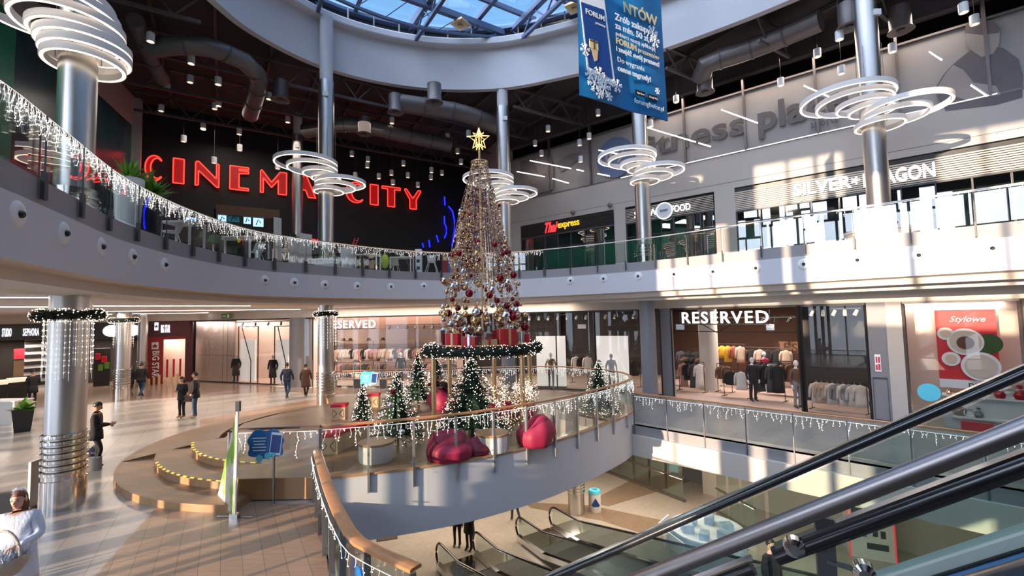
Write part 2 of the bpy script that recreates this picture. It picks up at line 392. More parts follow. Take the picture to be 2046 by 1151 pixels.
# level 2 slab, fascia, soffit
hole2 = offset(EDGE2, -.25, True)
u2 = MB().prism(OUT, 4.57, 6.1, [hole2]); struct('ceiling', u2, 'ceil')
f = MB().sweep(EDGE2, [(0, 4.8), (0, 5.7), (-.3, 5.7), (-.3, 4.8)], True); struct('trim_4', f, 'white_wall', True)
f = MB().sweep(EDGE2, [(-.03, 5.7), (-.03, 6.1), (-.3, 6.1), (-.3, 5.7)], True); struct('trim_5', f, 'grey_band', True)
f = MB().sweep(EDGE2, [(-.02, 4.8), (-1.25, 4.54), (-1.25, 4.6), (-.3, 4.85)], True); struct('trim_6', f, 'soffit', True)
# header band over the ground shops, carried down in two steps along the right side
SHOPLINE = [Vector((-32, 20, 0)), Vector((-27, 27, 0)), Vector((-21.2, 30.9, 0)), Vector((-14.1, 27.45, 0)), Vector((2.65, 23.85, 0)), Vector((7.0, 21.35, 0)), Vector((11.9, 16.05, 0)), Vector((20, 8.0, 0))]
f = MB().sweep(SHOPLINE, [(0, 4.06), (0, 4.6), (-.3, 4.6), (-.3, 4.06)]); struct('trim_7', f, 'cream_wall')
f = MB().sweep([p for p in offset(EDGE2, -.6, True) if p.x > 3.0 and p.y > 6][:], [(0, 4.42), (0, 4.72), (-.6, 4.72), (-.6, 4.42)]); struct('trim_8', f, 'cream_wall')

# roof deck, drum
hr = offset(BASE, -.3, True)
struct('ceiling', MB().prism(OUT, ROOF, 16.6, [hr]), 'ceiling_black')
drum = MB().sweep(BASE, [(0, 15.8), (0, 18.0), (-.3, 18.0), (-.3, 15.8)], True); struct('trim_9', drum, 'white_wall', True)
lip = MB().sweep(BASE, [(.35, 18.0), (.4, 18.05), (.4, 18.32), (.3, 18.42), (-.5, 18.42), (-.5, 18.0)], True); struct('trim_10', lip, 'white_wall', True)
band = MB().sweep(BASE, [(-.35, 18.42), (-.35, 19.3), (-.5, 19.3), (-.5, 18.42)], True); struct('trim_11', band, 'dark_grey', True)
up = MB().sweep(BASE, [(-.05, 19.05), (-.05, 19.2), (-.45, 19.2), (-.45, 19.05)], True); struct('trim_12', up, 'sky_steel', True)
st = MB()
for i, p in enumerate(resample([*BASE, BASE[0]], 1.25)):
    st.box((p.x * .99, p.y * .99 + .1, 18.75), (.07, .07, .62))
struct('trim_13', st, 'duct')

# skylight: glazing bars and trusses, laid along the building's own axes
ux = Vector((.845, .535, 0)); vx = Vector((-.535, .845, 0)); cen = Vector((2, 12, 0))
sk = MB(); mn = MB()
def inside(p, poly=BASE):
    c = False; j = len(poly) - 1
    for i in range(len(poly)):
        a, b = poly[i], poly[j]
        if (a.y > p.y) != (b.y > p.y) and p.x < (b.x - a.x) * (p.y - a.y) / (b.y - a.y) + a.x: c = not c
        j = i
    return c
def span(o, d):
    ts = [t * .25 for t in range(-120, 121) if inside(o + d * (t * .25))]
    return (min(ts) - .5, max(ts) + .5) if ts else None
def bar(mb, a, b, wdt, h, mi=0):
    d = (b - a); L = d.length; c = (a + b) / 2; t = d.normalized(); s = t.cross(Vector((0, 0, 1))).normalized(); u = s.cross(t)
    vs = []
    for e in (a, b):
        for x, z in ((-.5, -.5), (.5, -.5), (.5, .5), (-.5, .5)): vs.append(e + s * (x * wdt) + u * (z * h))
    mb.add(vs, [(3, 2, 1, 0), (4, 5, 6, 7), (0, 1, 5, 4), (1, 2, 6, 5), (2, 3, 7, 6), (3, 0, 4, 7)], mi)
ZG = 19.35
for i in range(-14, 15):
    o = cen + vx * (i * 1.9)
    sg = span(o, ux)
    if sg: bar(mn, o + ux * sg[0] + Vector((0, 0, ZG)), o + ux * sg[1] + Vector((0, 0, ZG)), .14, .24)
for i in range(-11, 12):
    o = cen + ux * (i * 2.8); sg = span(o, vx)
    if sg: bar(mn, o + vx * sg[0] + Vector((0, 0, ZG - .05)), o + vx * sg[1] + Vector((0, 0, ZG - .05)), .2, .3)
struct('window_1', mn, 'sky_steel')
for i in (-3, -1.5, 0, 1.5, 3):
    for d, o2, stp in ((vx, ux, 4.7),):
        o = cen + o2 * (i * 3.1); sg = span(o, d)
        if not sg: continue
        a = o + d * sg[0]; b = o + d * sg[1]; zt, zb = ZG - .3, ZG - 1.75
        bar(sk, a + Vector((0, 0, zt)), b + Vector((0, 0, zt)), .26, .26); bar(sk, a + Vector((0, 0, zb + .5)), b + Vector((0, 0, zb + .5)), .16, .16)
        n = max(2, int((sg[1] - sg[0]) / 1.9))
        for k in range(n):
            q0 = a.lerp(b, k / n); q1 = a.lerp(b, (k + .5) / n); q2 = a.lerp(b, (k + 1) / n)
            bar(sk, q0 + Vector((0, 0, zt)), q1 + Vector((0, 0, zb + .5)), .07, .07); bar(sk, q1 + Vector((0, 0, zb + .5)), q2 + Vector((0, 0, zt)), .07, .07)
for i in (-2, -1, 0, 1, 2):
    o = cen + vx * (i * 4.6 + 1.5); sg = span(o, ux)
    if sg:
        a = o + ux * sg[0]; b = o + ux * sg[1]; z = ZG - .45; bar(sk, a + Vector((0, 0, z)), b + Vector((0, 0, z)), .22, .3)
        n = 10   # a shallow tied arch below each main beam
        pts = [a.lerp(b, k / n) + Vector((0, 0, z - .25 - 1.1 * math.sin(PI * k / n))) for k in range(n + 1)]
        for k in range(n):
            bar(sk, pts[k], pts[k + 1], .12, .12)
            if k: bar(sk, pts[k], a.lerp(b, k / n) + Vector((0, 0, z)), .06, .06)
            bar(sk, pts[k], a.lerp(b, (k + 1) / n) + Vector((0, 0, z)), .035, .035)
struct('ceiling_truss', sk, 'sky_steel')
for k, (px, py) in enumerate(((920, 48), (1148, 14))):
    q = at(px, py, ZG - .7); g = MB(); g.box((0, 0, 0), (.75, .75, .1), UANG); g.box((0, 0, -.09), (.2, .2, .1), UANG)
    tag(g.build('gusset_plate', 'gold_paint', loc=q), ['square yellow steel plate at a skylight truss joint, straight above the tree star', 'square yellow steel plate at a skylight truss joint, just left of the blue banner'][k], 'plate')
pane = MB().prism([p for p in hr], ZG + .12, ZG + .14)
glass_mat('roof_glass', (.97, .98, 1), .01, .12); o = struct('window_2', pane, 'roof_glass')

# outer walls and the glazed facade behind the camera, with frames spaced to stripe sunlight
f = MB()
for a, b in ((1, 2), (2, 3), (3, 4), (4, 5), (5, 6), (6, 0)):
    f.sweep([OUT[a], OUT[b]], [(0, LOW), (0, 16.6), (.3, 16.6), (.3, LOW)])
struct('wall_outer', f, 'upper_wall')
fc = MB(); ra = math.atan2(E_.y, E_.x)
def fbox(a, b, z0, z1, s=-7.0, t=.3):
    c = se(s, (a + b) / 2); fc.box((c.x, c.y, (z0 + z1) / 2), (b - a, t, z1 - z0), ra)
fbox(-40, 24, 16.6, 23.6, s=-9.5, t=1.0); fbox(-31, 15, LOW, .05); fbox(-31, 15, 4.45, 8.3); fbox(-31, 15, 16.2, 16.6)  # first box: unseen high wall added to keep low sun off the drum
def solids(opens, z0, z1, lo=-31, hi=15):
    x = lo
    for a, b in sorted(opens):
        if a > x: fbox(x, a, z0, z1)
        x = max(x, b)
    if x < hi: fbox(x, hi, z0, z1)
solids([(-30.5, -29.6), (-28.8, -28.0), (-27.0, -26.5), (-25.6, -25.1), (-24.3, -23.8), (-22.9, -21.9), (-21.3, -19.2), (-18.4, -18.1), (-17.2, -16.8), (-15.9, -15.5), (-14.8, -14.1), (-13.4, -13.1), (-12.5, -12.35), (-11.95, -11.36), (-10.82, -10.42), (-10.25, -9.92), (-9.72, -9.48), (-9.3, -8.25), (-8.17, -6.85), (-5.95, -5.6), (-5.0, -4.1), (-3.9, -3.2), (-2.0, -1.2), (.5, 1.2)], .05, 4.45)
solids([(-20.4, -18.2), (-17.9, -16.5), (-15.3, -15.0), (-14.1, -12.4), (-12.25, -10.2), (-10.05, -8.7), (-8.55, -7.0), (-6.1, -5.95), (-5.4, -2.85), (-2.65, -.9), (-.75, .8), (1.0, 3.0), (3.2, 5)], 8.3, 11.6)
solids([(-20.4, -18.6), (-17.6, -16.4), (-15.2, -14.3), (-13.8, -12.9), (-12.3, -11.3), (-10.9, -10.0), (-9.3, -8.6), (-7.8, -6.9), (-6.2, -5.3), (-4.6, -3.4), (-2.5, -1.4), (-1, 0), (.6, 2), (3.6, 5)], 11.6, 13.6)
solids([(-17.15, -16.4), (-14.6, -13.1), (-12.5, -12.0), (-11.6, -11.0), (-8.7, -7.5), (-7.35, -6.5), (-6.3, -5.5), (-2.6, -1.5), (-1.35, 1.5)], 13.6, 16.2)
fbox(-31, 15, 11.5, 11.7); fbox(-31, 15, 13.5, 13.7); fbox(-31, 15, 9.0, 9.1)
struct('wall_facade', fc, 'truss_grey')

# cinema wall, left wall, grey return wall and the right-hand upper wall
wc = MB(); a = Vector((-20.6, 24.5, 0)); b = Vector((-3.1, 35.6, 0))
wc.sweep([a, b], [(0, FL2), (0, ROOF), (-.3, ROOF), (-.3, FL2)]); struct('wall_back', wc, 'black_wall')
wl = MB(); lw = [Vector((-14.2, 2.2, 0)), Vector((-15.0, 9.5, 0)), Vector((-17.0, 15.2, 0))]
wl.sweep(lw, [(0, FL2), (0, ROOF), (-.3, ROOF), (-.3, FL2)]); struct('wall_left', wl, 'green_wall')
wl = MB().sweep([lw[-1], Vector((-20.3, 24.0, 0))], [(0, FL2), (0, ROOF), (-.3, ROOF), (-.3, FL2)]); struct('wall_left', wl, 'teal_wall')
wl = MB(); wl.box((-20.3, 24.2, 11.1), (.5, .6, 10.1), .6); wl.sweep([lw[0], lw[1], lw[2], Vector((-20.3, 24.0, 0))], [(.05, 14.6), (.05, ROOF), (0, ROOF), (0, 14.6)])
struct('trim_14', wl, 'upper_wall')
wr = MB().sweep([Vector((-3.1, 35.6, 0)), Vector((0, 29.98, 0))], [(0, FL2), (0, ROOF), (-.3, ROOF), (-.3, FL2)]); struct('wall_back', wr, 'upper_wall')
RD = Vector((.777, -.629, 0)); RN = Vector((.629, .777, 0))     # along and behind the right wall
R0 = Vector((0, 29.98, 0))
def rw(t, z, back=0): return R0 + RD * t + RN * back + Vector((0, 0, z))
def rt_px(px):        # distance along the right wall at a pixel column
    k = xdir(px); p = 23.3 / (.629 * k + .777); return (Vector((k * p, p, 0)) - R0).dot(RD)
wr = MB(); wr.sweep([rw(0, 0), rw(34, 0)], [(0, 9.72), (0, 11.38), (-.3, 11.38), (-.3, 9.72)])
wr.sweep([rw(0, 0), rw(34, 0)], [(0, 15.0), (0, ROOF), (-.3, ROOF), (-.3, 15.0)], m=1)
wr.sweep([rw(0, 0), rw(34, 0)], [(.004, 10.02), (.004, 10.035), (0, 10.035), (0, 10.02)], m=1)
struct('wall_right', wr, ['upper_wall', 'ceiling_black'])
wp = MB()
wp.sweep([rw(0, 0), rw(34, 0)], [(-.12, 11.42), (-.12, 14.25), (-.2, 14.25), (-.2, 11.42)]); struct('window_3', wp, 'fitness_panel')
wp = MB()
for z in (11.40, 14.25, 15.0): wp.sweep([rw(0, 0), rw(34, 0)], [(.02, z - .04), (.02, z + .04), (-.2, z + .04), (-.2, z - .04)])
for px in (1025, 1106, 1190, 1385, 1510, 1660, 1832, 2020):
    t = rt_px(px); p = rw(t, 13.2, .05); wp.box(p, (.09, .22, 3.6), math.atan2(RD.y, RD.x))
struct('trim_15', wp, 'duct')
wp = MB().sweep([rw(0, 0), rw(34, 0)], [(-1.5, 14.25), (-1.5, 15.0), (-1.6, 15.0), (-1.6, 14.25)]); struct('wall_right', wp, 'ceiling_black')
lt = MB().sweep([rw(8.0, 0), rw(22.5, 0)], [(.03, 11.40), (.03, 11.425), (.01, 11.425), (.01, 11.40)]); tag(lt.build('light_strip', 'strip'), 'long thin glowing line along the bottom edge of the translucent gym windows', 'light')

# low level
struct('floor', MB().prism(OUT, LOW - .2, LOW), 'floor_low')
lb = [at(1040, 980, LOW), at(1100, 985, LOW), at(1445, 1030, LOW)]
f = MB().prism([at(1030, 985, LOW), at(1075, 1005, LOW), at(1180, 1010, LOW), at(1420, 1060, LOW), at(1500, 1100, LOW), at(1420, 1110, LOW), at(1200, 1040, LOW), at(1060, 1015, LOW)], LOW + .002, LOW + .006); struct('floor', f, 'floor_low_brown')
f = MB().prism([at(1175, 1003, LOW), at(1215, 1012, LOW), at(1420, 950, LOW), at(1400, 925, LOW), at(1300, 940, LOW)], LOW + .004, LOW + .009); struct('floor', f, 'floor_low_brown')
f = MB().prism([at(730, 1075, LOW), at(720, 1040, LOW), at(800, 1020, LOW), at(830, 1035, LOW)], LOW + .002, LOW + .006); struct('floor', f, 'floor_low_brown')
# ambient lamps of the mall: ceiling strips on level 1, low level lamps
for k, (x, y, z, sx, sy, pw, rz) in enumerate(((-17, 22, 4.5, 14, .25, 240, -.15), (-13, 12, 4.5, .3, 8, 70, 0), (-4, 24.6, 4.5, 14, .2, 190, -.2), (11, 14.6, 4.35, 9, .2, 90, -.8), (4, 20, -1.1, 7, 3, 190, -.8), (-3, 19, -1.1, 6, 3, 130, 0), (9, 12, -1.1, 5, 3, 150, -.8))):
    o = area_light('ceiling_lamp', (x, y, z), sx, sy, pw, (1, .82, .66)); o.rotation_euler = (0, 0, rz)
area_light('gallery_fill', (-12.6, 7.5, 13.5), 2, 5, 110, (1, .9, .8)); o = area_light('gallery_fill', (-12, 24, 14.5), 10, 4, 130, (1, .86, .75)); o = area_light('gallery_fill', (12, 19.5, 14.8), 12, 1, 160, (1, .86, .75)); o.rotation_euler = (0, 0, -.68)  # fill lights added under the hall roof, the first for the green wall

# ================================================================== COLUMNS, RING CHANDELIERS, GARLANDS
def ribs(mb, z0, r, n=6, m=1):
    for k in range(n):
        z = z0 + .13 * k; mb.lathe([(r, z), (r + .03, z + .015), (r + .03, z + .075), (r, z + .09)], 36, m=m)
def column(x, y, label, low=True, up=True, r=.34, white=14.9, plain=False):
    t = thing('column', label, 'column', (x, y, 0), 0, None)
    if low and plain: MB().lathe([(r, 0), (r, 4.6)], 40).build('lower_shaft', 'panel_grey', t, True)
    elif low:
        mb = MB().lathe([(r, 0), (r, 4.6)], 40); mb.build('lower_shaft', 'steel', t, True)
        mb = MB().lathe([(r + .045, 0), (r + .045, .62), (r + .02, .63), (r + .02, .75)], 40); ribs(mb, .72, r + .02, 7, 0); mb.build('ribbed_base', 'steel_rib', t, True)
    if up:
        MB().lathe([(r, 6.1), (r, white)], 40).build('upper_shaft', 'steel', t, True)
        mb = MB().lathe([(r + .10, 6.1), (r + .10, 6.95), (r, 6.95)], 40); ribs(mb, 6.45, r + .1, 3, 0); mb.build('base_collar', 'steel_rib', t, True)
        MB().lathe([(r - .05, white), (r - .05, 18.0)], 32).build('painted_top', 'white_wall', t, True)
        mb = MB(); mb.box((.12, -r - .02, white - .75), (.24, .08, .2)); mb.build('junction_box', 'white_paint', t)
    return t
column(-9.83, 10.1, 'thick steel column on the left, the nearest one, beside the woman with the basket')
column(-8.38, 20.45, 'steel column in front of the cinema letters, left of the bauble tree')
column(-.28, 23.45, 'steel column directly behind the top of the bauble tree', plain=True)
column(6.08, 20.6, 'steel column hanging behind the blue banner and beside the clothes shop glass', plain=True)
column(12.8, 15.6, 'steel column on the right, in front of the silver sign letters', low=False)
column(-20.39, 23.9, 'ribbed steel column on level one with a light garland, behind the nearest column', up=False, r=.33)
column(-23.2, 28.6, 'plain slim steel column on level one between the garland column and the red jeans shop', up=False, r=.26)
column(xdir(593) * 26.5, 26.5, 'dark grey column on the upper level behind the steel column before the cinema letters', low=False, r=.3)
t = thing('column', 'short ribbed steel column on the lowest floor beside the round bin', 'column', at(1152, 1024, LOW))
MB().lathe([(.36, 0), (.36, 3.8)], 32).build('shaft', 'steel', t, True); mb = MB(); ribs(mb, .9, .36, 16, 0); mb.build('ribs', 'steel_rib', t, True)

RINGS = [(1.34, -1), (1.08, -1), (.76, -1), (.66, 0), (1.12, 1), (.90, 1), (.68, .6)]
def chandelier(x, y, ztop, label, dirv=(1, 0), k=1.0, r0=.40, RINGS=RINGS):
    t = thing('ring_chandelier', label, 'chandelier', (x, y, ztop), 0, None)
    for i, (r, s) in enumerate(RINGS):
        r *= k; o = max(0, r - r0 - .1); o *= (.74 if s < 0 else 1.25) if x > 4 else 1; off = Vector((dirv[0] * s * o, dirv[1] * s * o, -i * .2))
        mb = MB().lathe([(r - .10, -.08), (r, -.08), (r, .08), (r - .10, .08), (r - .10, -.08)], 56)
        q = mb.build('ring', 'ring_white', t, True, off)
        MB().lathe([(r - .08, -.086), (r - .02, -.086), (r - .02, -.08), (r - .08, -.08), (r - .08, -.086)], 56).build('light_strip', 'ring_glow', q)
    mb = MB()
    for a in range(4): mb.tube([(r0 * math.cos(a * PI / 2 + .5), r0 * math.sin(a * PI / 2 + .5), -1.2), (r0 * math.cos(a * PI / 2 + .5), r0 * math.sin(a * PI / 2 + .5), 1.6)], .008, 5)
    mb.build('hanger', 'duct', t)
chandelier(-9.83, 10.1, 11.15, 'ring chandelier of white hoops around the nearest left column, cropped by the frame top', (.8, .6), 1.0, RINGS=[(1.5, -.85), (1.3, -.7), (1.0, -.35), (.86, -.1), (.86, .25), (.82, .4), (.75, .4)])
chandelier(-8.38, 20.45, 11.0, 'ring chandelier of white hoops in front of the cinema letters', (.93, .37))
chandelier(-.28, 23.45, 11.1, 'ring chandelier of white hoops behind the top of the bauble tree', (1, 0))
chandelier(6.08, 20.6, 11.15, 'ring chandelier of white hoops below the blue banner', (.96, -.28))
chandelier(12.8, 15.6, 11.45, 'ring chandelier of white hoops above the silver sign letters at right', (.78, -.63), 1.08)

def tufts(mb, fn, n, L, wd, rnd, m=0):
    for _ in range(n):
        p, nr = fn(rnd); d = (nr + Vector((rnd.gauss(0, .5), rnd.gauss(0, .5), rnd.gauss(0, .5)))).normalized(); s = d.cross(Vector((rnd.random(), rnd.random(), rnd.random()))).normalized() * wd
        l = L * rnd.uniform(.6, 1.2); mb.add([p - s, p + s, p + d * l], [(0, 1, 2)], m)
def garland(x, y, z, rr, tr, label, lights, fall, seed, n=1500, hang=None):
    rnd = random.Random(seed)
    t = thing('garland_ring', label, 'garland', (x, y, z))
    mb = MB()
    mb.lathe([(rr + tr * .7 * math.cos(a * PI / 5), tr * .7 * math.sin(a * PI / 5)) for a in range(11)], 40)
    def fn(r):
        a = r.uniform(0, 2 * PI); b = r.uniform(0, 2 * PI); nr = Vector((math.cos(a) * math.cos(b), math.sin(a) * math.cos(b), math.sin(b)))
        return Vector((math.cos(a) * rr, math.sin(a) * rr, 0)) + nr * tr * .6, nr
    tufts(mb, fn, n, tr * .7, .012, rnd); mb.build('foliage', 'garland', t)
    lb = MB()
    for _ in range(lights):
        p, nr = fn(rnd); lb.octa(p + nr * tr * .55, .013)
    tag(lb.build('fairy_lights', 'led', t), None, None, kind='stuff')
    if fall:
        lb = MB(); cb = MB()
        for k in range(fall[0]):
            a = 2 * PI * k / fall[0] + rnd.uniform(-.05, .05); r = fall[2]; L = fall[1] * rnd.uniform(.75, 1.0); z0 = -tr * .3
            cb.tube([(r * math.cos(a), r * math.sin(a), z0), (r * 1.03 * math.cos(a), r * 1.03 * math.sin(a), -L)], .003, 4)
            for j in range(int(L / .13)): lb.octa((r * 1.03 * math.cos(a), r * 1.03 * math.sin(a), z0 - j * .13 - rnd.uniform(0, .04)), .012)
        cb.build('cable', 'cable_white', t); tag(lb.build('fairy_lights', 'led', t), None, None, kind='stuff')
    return t
garland(-9.83, 10.1, 4.13, .50, .12, 'dark garland ring with tiny lights around the nearest left column', 330, (26, 1.45, .40), 1, 2600)
garland(-20.39, 23.9, 4.12, .52, .13, 'dark garland ring around the second ribbed column at the left', 300, (16, 1.5, .40), 2, 1300)
garland(-8.38, 20.45, 4.16, .42, .12, 'dark garland ring around the column left of the stage trees', 240, (18, 1.7, .42), 3, 1300)

# ================================================================== RAILINGS
def icicles(path, z, label, seed, every=.085, lmax=.36, bulb=.011, wire=.0045, group=None):
    rnd = random.Random(seed); P = resample(path, every); o = P[0].copy(); o.z = 0
    t = thing('icicle_lights', label, 'string lights', (o.x, o.y, z), 0, group)
    cb = MB(); lb = MB(); cb.tube([p - o for p in P], .006, 4)
    for p in P:
        q = p - o; L = rnd.uniform(.08, lmax) * (1 if rnd.random() < .7 else .4); n = max(2, int(L / .06)); pts = [q]
        for j in range(n): pts.append(pts[-1] + Vector((rnd.uniform(-.022, .022), rnd.uniform(-.022, .022), -L / n)))
        cb.tube(pts, wire, 3, caps=False)
        for s in pts[1:]:
            if rnd.random() < .75: lb.octa(s + Vector((rnd.uniform(-.02, .02), rnd.uniform(-.01, .01), 0)), bulb)
    cb.build('cable', 'cable_white', t); tag(lb.build('bulbs', 'led_white', t), None, None, kind='stuff')
    return t
def railing(path, z0, h, label, step, wood='rail_wood', post='post_grey', wide=.06, down=.35, off=.05, flat=.10, name='glass_railing', gap=.035, glass='glass', thin=.012, g0=.04, bracket=False):
    P = [Vector((p[0], p[1], 0)) for p in path]; o = P[0].copy()
    t = thing(name, label, 'railing', (o.x, o.y, z0)); L = [p - o for p in P]
    if wood:
        MB().sweep(L, [(-wide, h - .045), (-wide, h - .01), (-wide * .6, h), (wide * .6, h), (wide, h - .01), (wide, h - .045)]).build('handrail', wood, t, True)
    Q = resample(L, step); fine = resample(L, count=(len(Q) - 1) * 4); O = offset(Q, off)
    for i, q in enumerate(O):
        d = Q[min(i + 1, len(Q) - 1)] - Q[max(i - 1, 0)]; a = math.atan2(d.y, d.x)
        mb = MB(); s = Vector((math.sin(a), -math.cos(a), 0))
        mb.box((q.x, q.y, (h - .06 - down) / 2), (.012 if bracket else thin * 2.2, .02 if bracket else flat, h - .06 + down), a)
        if bracket: mb.box((q.x, q.y, (.10 - down) / 2), (flat, .05, .10 + down), a)
        if flat > .06 and not bracket:
            mb.box((q.x + s.y * -.0, q.y, h - .12), (.13, .02, .02), a); mb.box((q.x, q.y, .12), (.13, .02, .02), a)
        mb.build('post', post, t)
    G = offset(fine, off * .3)
    for i in range(len(Q) - 1):
        seg = G[i * 4:i * 4 + 5]; a, b = seg[0], seg[-1]; d = (b - a).normalized() * gap
        seg = [a + d] + seg[1:-1] + [b - d]
        MB().sweep(seg, [(-.005, g0), (-.005, h - .1), (.005, h - .1), (.005, g0)]).build('glass_panel', glass, t)
    return t
# upper gallery: the part of the edge that is in view
E2v = [p for p in EDGE2 if not (p.y < 3.9 and p.x < 17.5) and not (p.x > 17.4)]
i0 = min(range(len(EDGE2)), key=lambda i: (EDGE2[i] - Vector((-6.1, 4.2, 0))).length)
vis = EDGE2[i0:] + EDGE2[:i0]; vis = [p for p in vis if p.y > 4 and p.x < 17.6]
kL = max(i for i, p in enumerate(vis) if p.x < -3.0 ); 
galL = [p for p in vis if p.x < -6.9 or (p.y < 9 and p.x < 0)]; galL = [p for p in vis[:60] if p.x <= -6.5 or p.y < 7]
galL = vis[:next(i for i, p in enumerate(vis) if p.x > -7.2 and p.y > 18)]
rest = vis[len(galL) - 1:]; galM = rest[:next(i for i, p in enumerate(rest) if p.x > 1.6)]; galR = rest[len(galM) - 1:]
galLi, galMi, galRi = (offset(g, -.06) for g in (galL, galM, galR))
railing(galLi, FL2, 1.02, 'curved glass railing of the upper gallery on the left, with dark brackets', 1.28, 'dark_rail', 'dark_grey', .03, .32, .09, .11, bracket=True)
railing(galMi, FL2, 1.02, 'curved glass railing of the upper gallery below the cinema letters', 1.28, 'rail_wood', 'dark_grey', .03, .32, .09, .10, bracket=True)
railing(galRi, FL2, 1.02, 'glass railing of the upper gallery along the right side, glaring with reflections', 1.4, 'cream_wall', 'dark_grey', .02, .32, .09, .04, glass='upper_glass', bracket=True)
icicles(offset(galLi, .07), FL2 + .97, 'dense icicle lights under the rail of the left upper gallery', 5, .045, .42, .011, .005)
icicles(offset(galMi, .07), FL2 + .97, 'white icicle lights under the gallery rail below the cinema letters', 6, .08, .36, .012)
icicles(offset(galRi[int(len(galRi) * .55):], .07), FL2 + .95, 'sparse icicle lights on the upper right gallery rail, below the silver sign', 8, .2, .34, .012)

# round stage: slab, fascia, rail
f = MB().prism([*[(p.x, p.y) for p in STAGE], (-7.6, 18.85), (-8.6, 17.4), (-9.15, 15.6), (-8.6, 13.6), (-7.6, 11.9), (-6.06, 10.15)], .02, .48, m=0, ms=1)
struct('floor', f, ['stage_wood', 'stage_riser'])
cut = next(i for i, p in enumerate(STAGE) if p.y > 18.3)
sf = MB().sweep(STAGE[:cut + 8], [(.03, -.98), (.03, .44), (-.2, .44), (-.2, -.98)]); struct('trim_16', sf, 'white_wall', True)
sf = MB().sweep(STAGE[:cut + 8], [(.06, .44), (.06, .485), (-.25, .485), (-.25, .44)]); struct('trim_17', sf, 'stage_riser', True)
under = MB().prism([*[(p.x, p.y) for p in STAGE], (-5, 20), (-5, 12)], -.985, -.95); struct('ceiling', under, 'ceil')
fr = STAGE[:cut + 1]; bk = STAGE[cut:]
railing(fr, .48, 1.12, 'curved front railing of the round stage with an orange wooden handrail and steel posts', 1.02, 'rail_wood', 'post_steel', .055, .42, .06, .08, thin=.022)
railing(bk, .48, 1.12, 'straight back railing of the round stage in front of the clothes shop', 1.6, 'rail_wood', 'post_grey', .05, .1, .06, .05)
railing([Vector((-6.15, 10.02, 0)), Vector((-4.25, 10.1, 0))], .48, 1.12, 'short stage railing with a dark handrail beside the blue phone sign', .95, 'dark_rail', 'post_grey', .05, .55, .09, .06)
icicles(offset(fr, .06), 1.50, 'icicle lights under the wooden rail around the stage front', 11, .10, .40, .012)
icicles(offset(bk, -.05), 1.50, 'icicle lights under the back rail of the stage', 12, .085, .36, .012)
icicles([Vector((-6.1, 9.98, 0)), Vector((-4.3, 10.02, 0))], 1.5, 'few icicle lights on the short railing by the blue phone sign', 13, .14, .55, .011)
# wooden steps with hazard tape
SCN = (-5.6, 15.4)
def disc(r, z0, z1, a0, a1, nm='floor'):
    n = 48; pts = [(SCN[0] + r * math.cos(a0 + (a1 - a0) * k / n), SCN[1] + r * math.sin(a0 + (a1 - a0) * k / n)) for k in range(n + 1)]
    o = struct(nm, MB().prism([SCN] + pts, z0, z1, m=0, ms=1), ['stage_wood', 'stage_riser']); return pts
disc(5.85, .0, .16, math.radians(118), math.radians(268)); disc(5.05, .16, .32, math.radians(206), math.radians(266)); disc(4.25, .32, .482, math.radians(209), math.radians(266))
rmp = MB(); n = 24
vs = []
for k in range(n + 1):
    a = math.radians(118 + 90 * k / n); c_, s_ = math.cos(a), math.sin(a)
    vs += [(SCN[0] + 3.6 * c_, SCN[1] + 3.6 * s_, .484), (SCN[0] + 5.84 * c_, SCN[1] + 5.84 * s_, .165), (SCN[0] + 5.84 * c_, SCN[1] + 5.84 * s_, .0), (SCN[0] + 3.6 * c_, SCN[1] + 3.6 * s_, .0)]
rmp.add(vs, [(4 * k + j, 4 * k + (j + 1) % 4, 4 * k + 4 + (j + 1) % 4, 4 * k + 4 + j) for k in range(n) for j in range(4)] + [(0, 1, 2, 3), (4 * n + 3, 4 * n + 2, 4 * n + 1, 4 * n)]); struct('floor', rmp, 'stage_wood')
for r, z, a0, a1, lab in ((5.05, .322, 222, 262, 'yellow and black hazard tape along the lower wooden step edge'), (4.25, .484, 210, 262, 'yellow and black hazard tape along the top wooden step edge')):
    mb = MB(); n = 26
    for k in range(n):
        b0 = math.radians(a0 + (a1 - a0) * k / n); b1 = math.radians(a0 + (a1 - a0) * (k + 1) / n); q = []
        for rr, sh in ((r - .07, 0), (r + .003, .012)):
            for b in (b0, b1): q.append((SCN[0] + rr * math.cos(b + sh), SCN[1] + rr * math.sin(b + sh), z + .003))
        mb.add(q, [(0, 1, 3, 2)], k % 2)
    tag(mb.build('hazard_tape', ['hazard_yellow', 'black']), lab, 'tape')

# corridor railing on level 1 right, near railing at the bottom
cr = [Vector((4.2, 16.1, 0)), Vector((16.2, 4.1, 0))]
railing(cr, 0, 1.12, 'straight glass railing of the level-one corridor in front of the clothes shop', 1.22, 'rail_wood', 'post_grey', .04, .30, .09, .05)
icicles(offset(cr, .09), 1.0, 'icicle lights on the level-one corridor railing at the right', 14, .12, .34, .012)
nr = [Vector(p) for p in ((-4.28, 10.0, 0), (-3.75, 8.95, 0), (-3.15, 7.8, 0), (-2.62, 6.85, 0), (-2.22, 6.2, 0), (-2.0, 5.92, 0), (-1.62, 5.62, 0), (-1.15, 5.28, 0))]
railing(nr, 0, 1.12, 'near railing with a broad flat wooden handrail bending towards the escalators', .78, 'rail_wood', 'post_grey', .085, .3, .05, .09)
icicles(offset(nr, .12), .98, 'icicle lights hanging under the broad near handrail', 15, .16, .2, .009, .004)

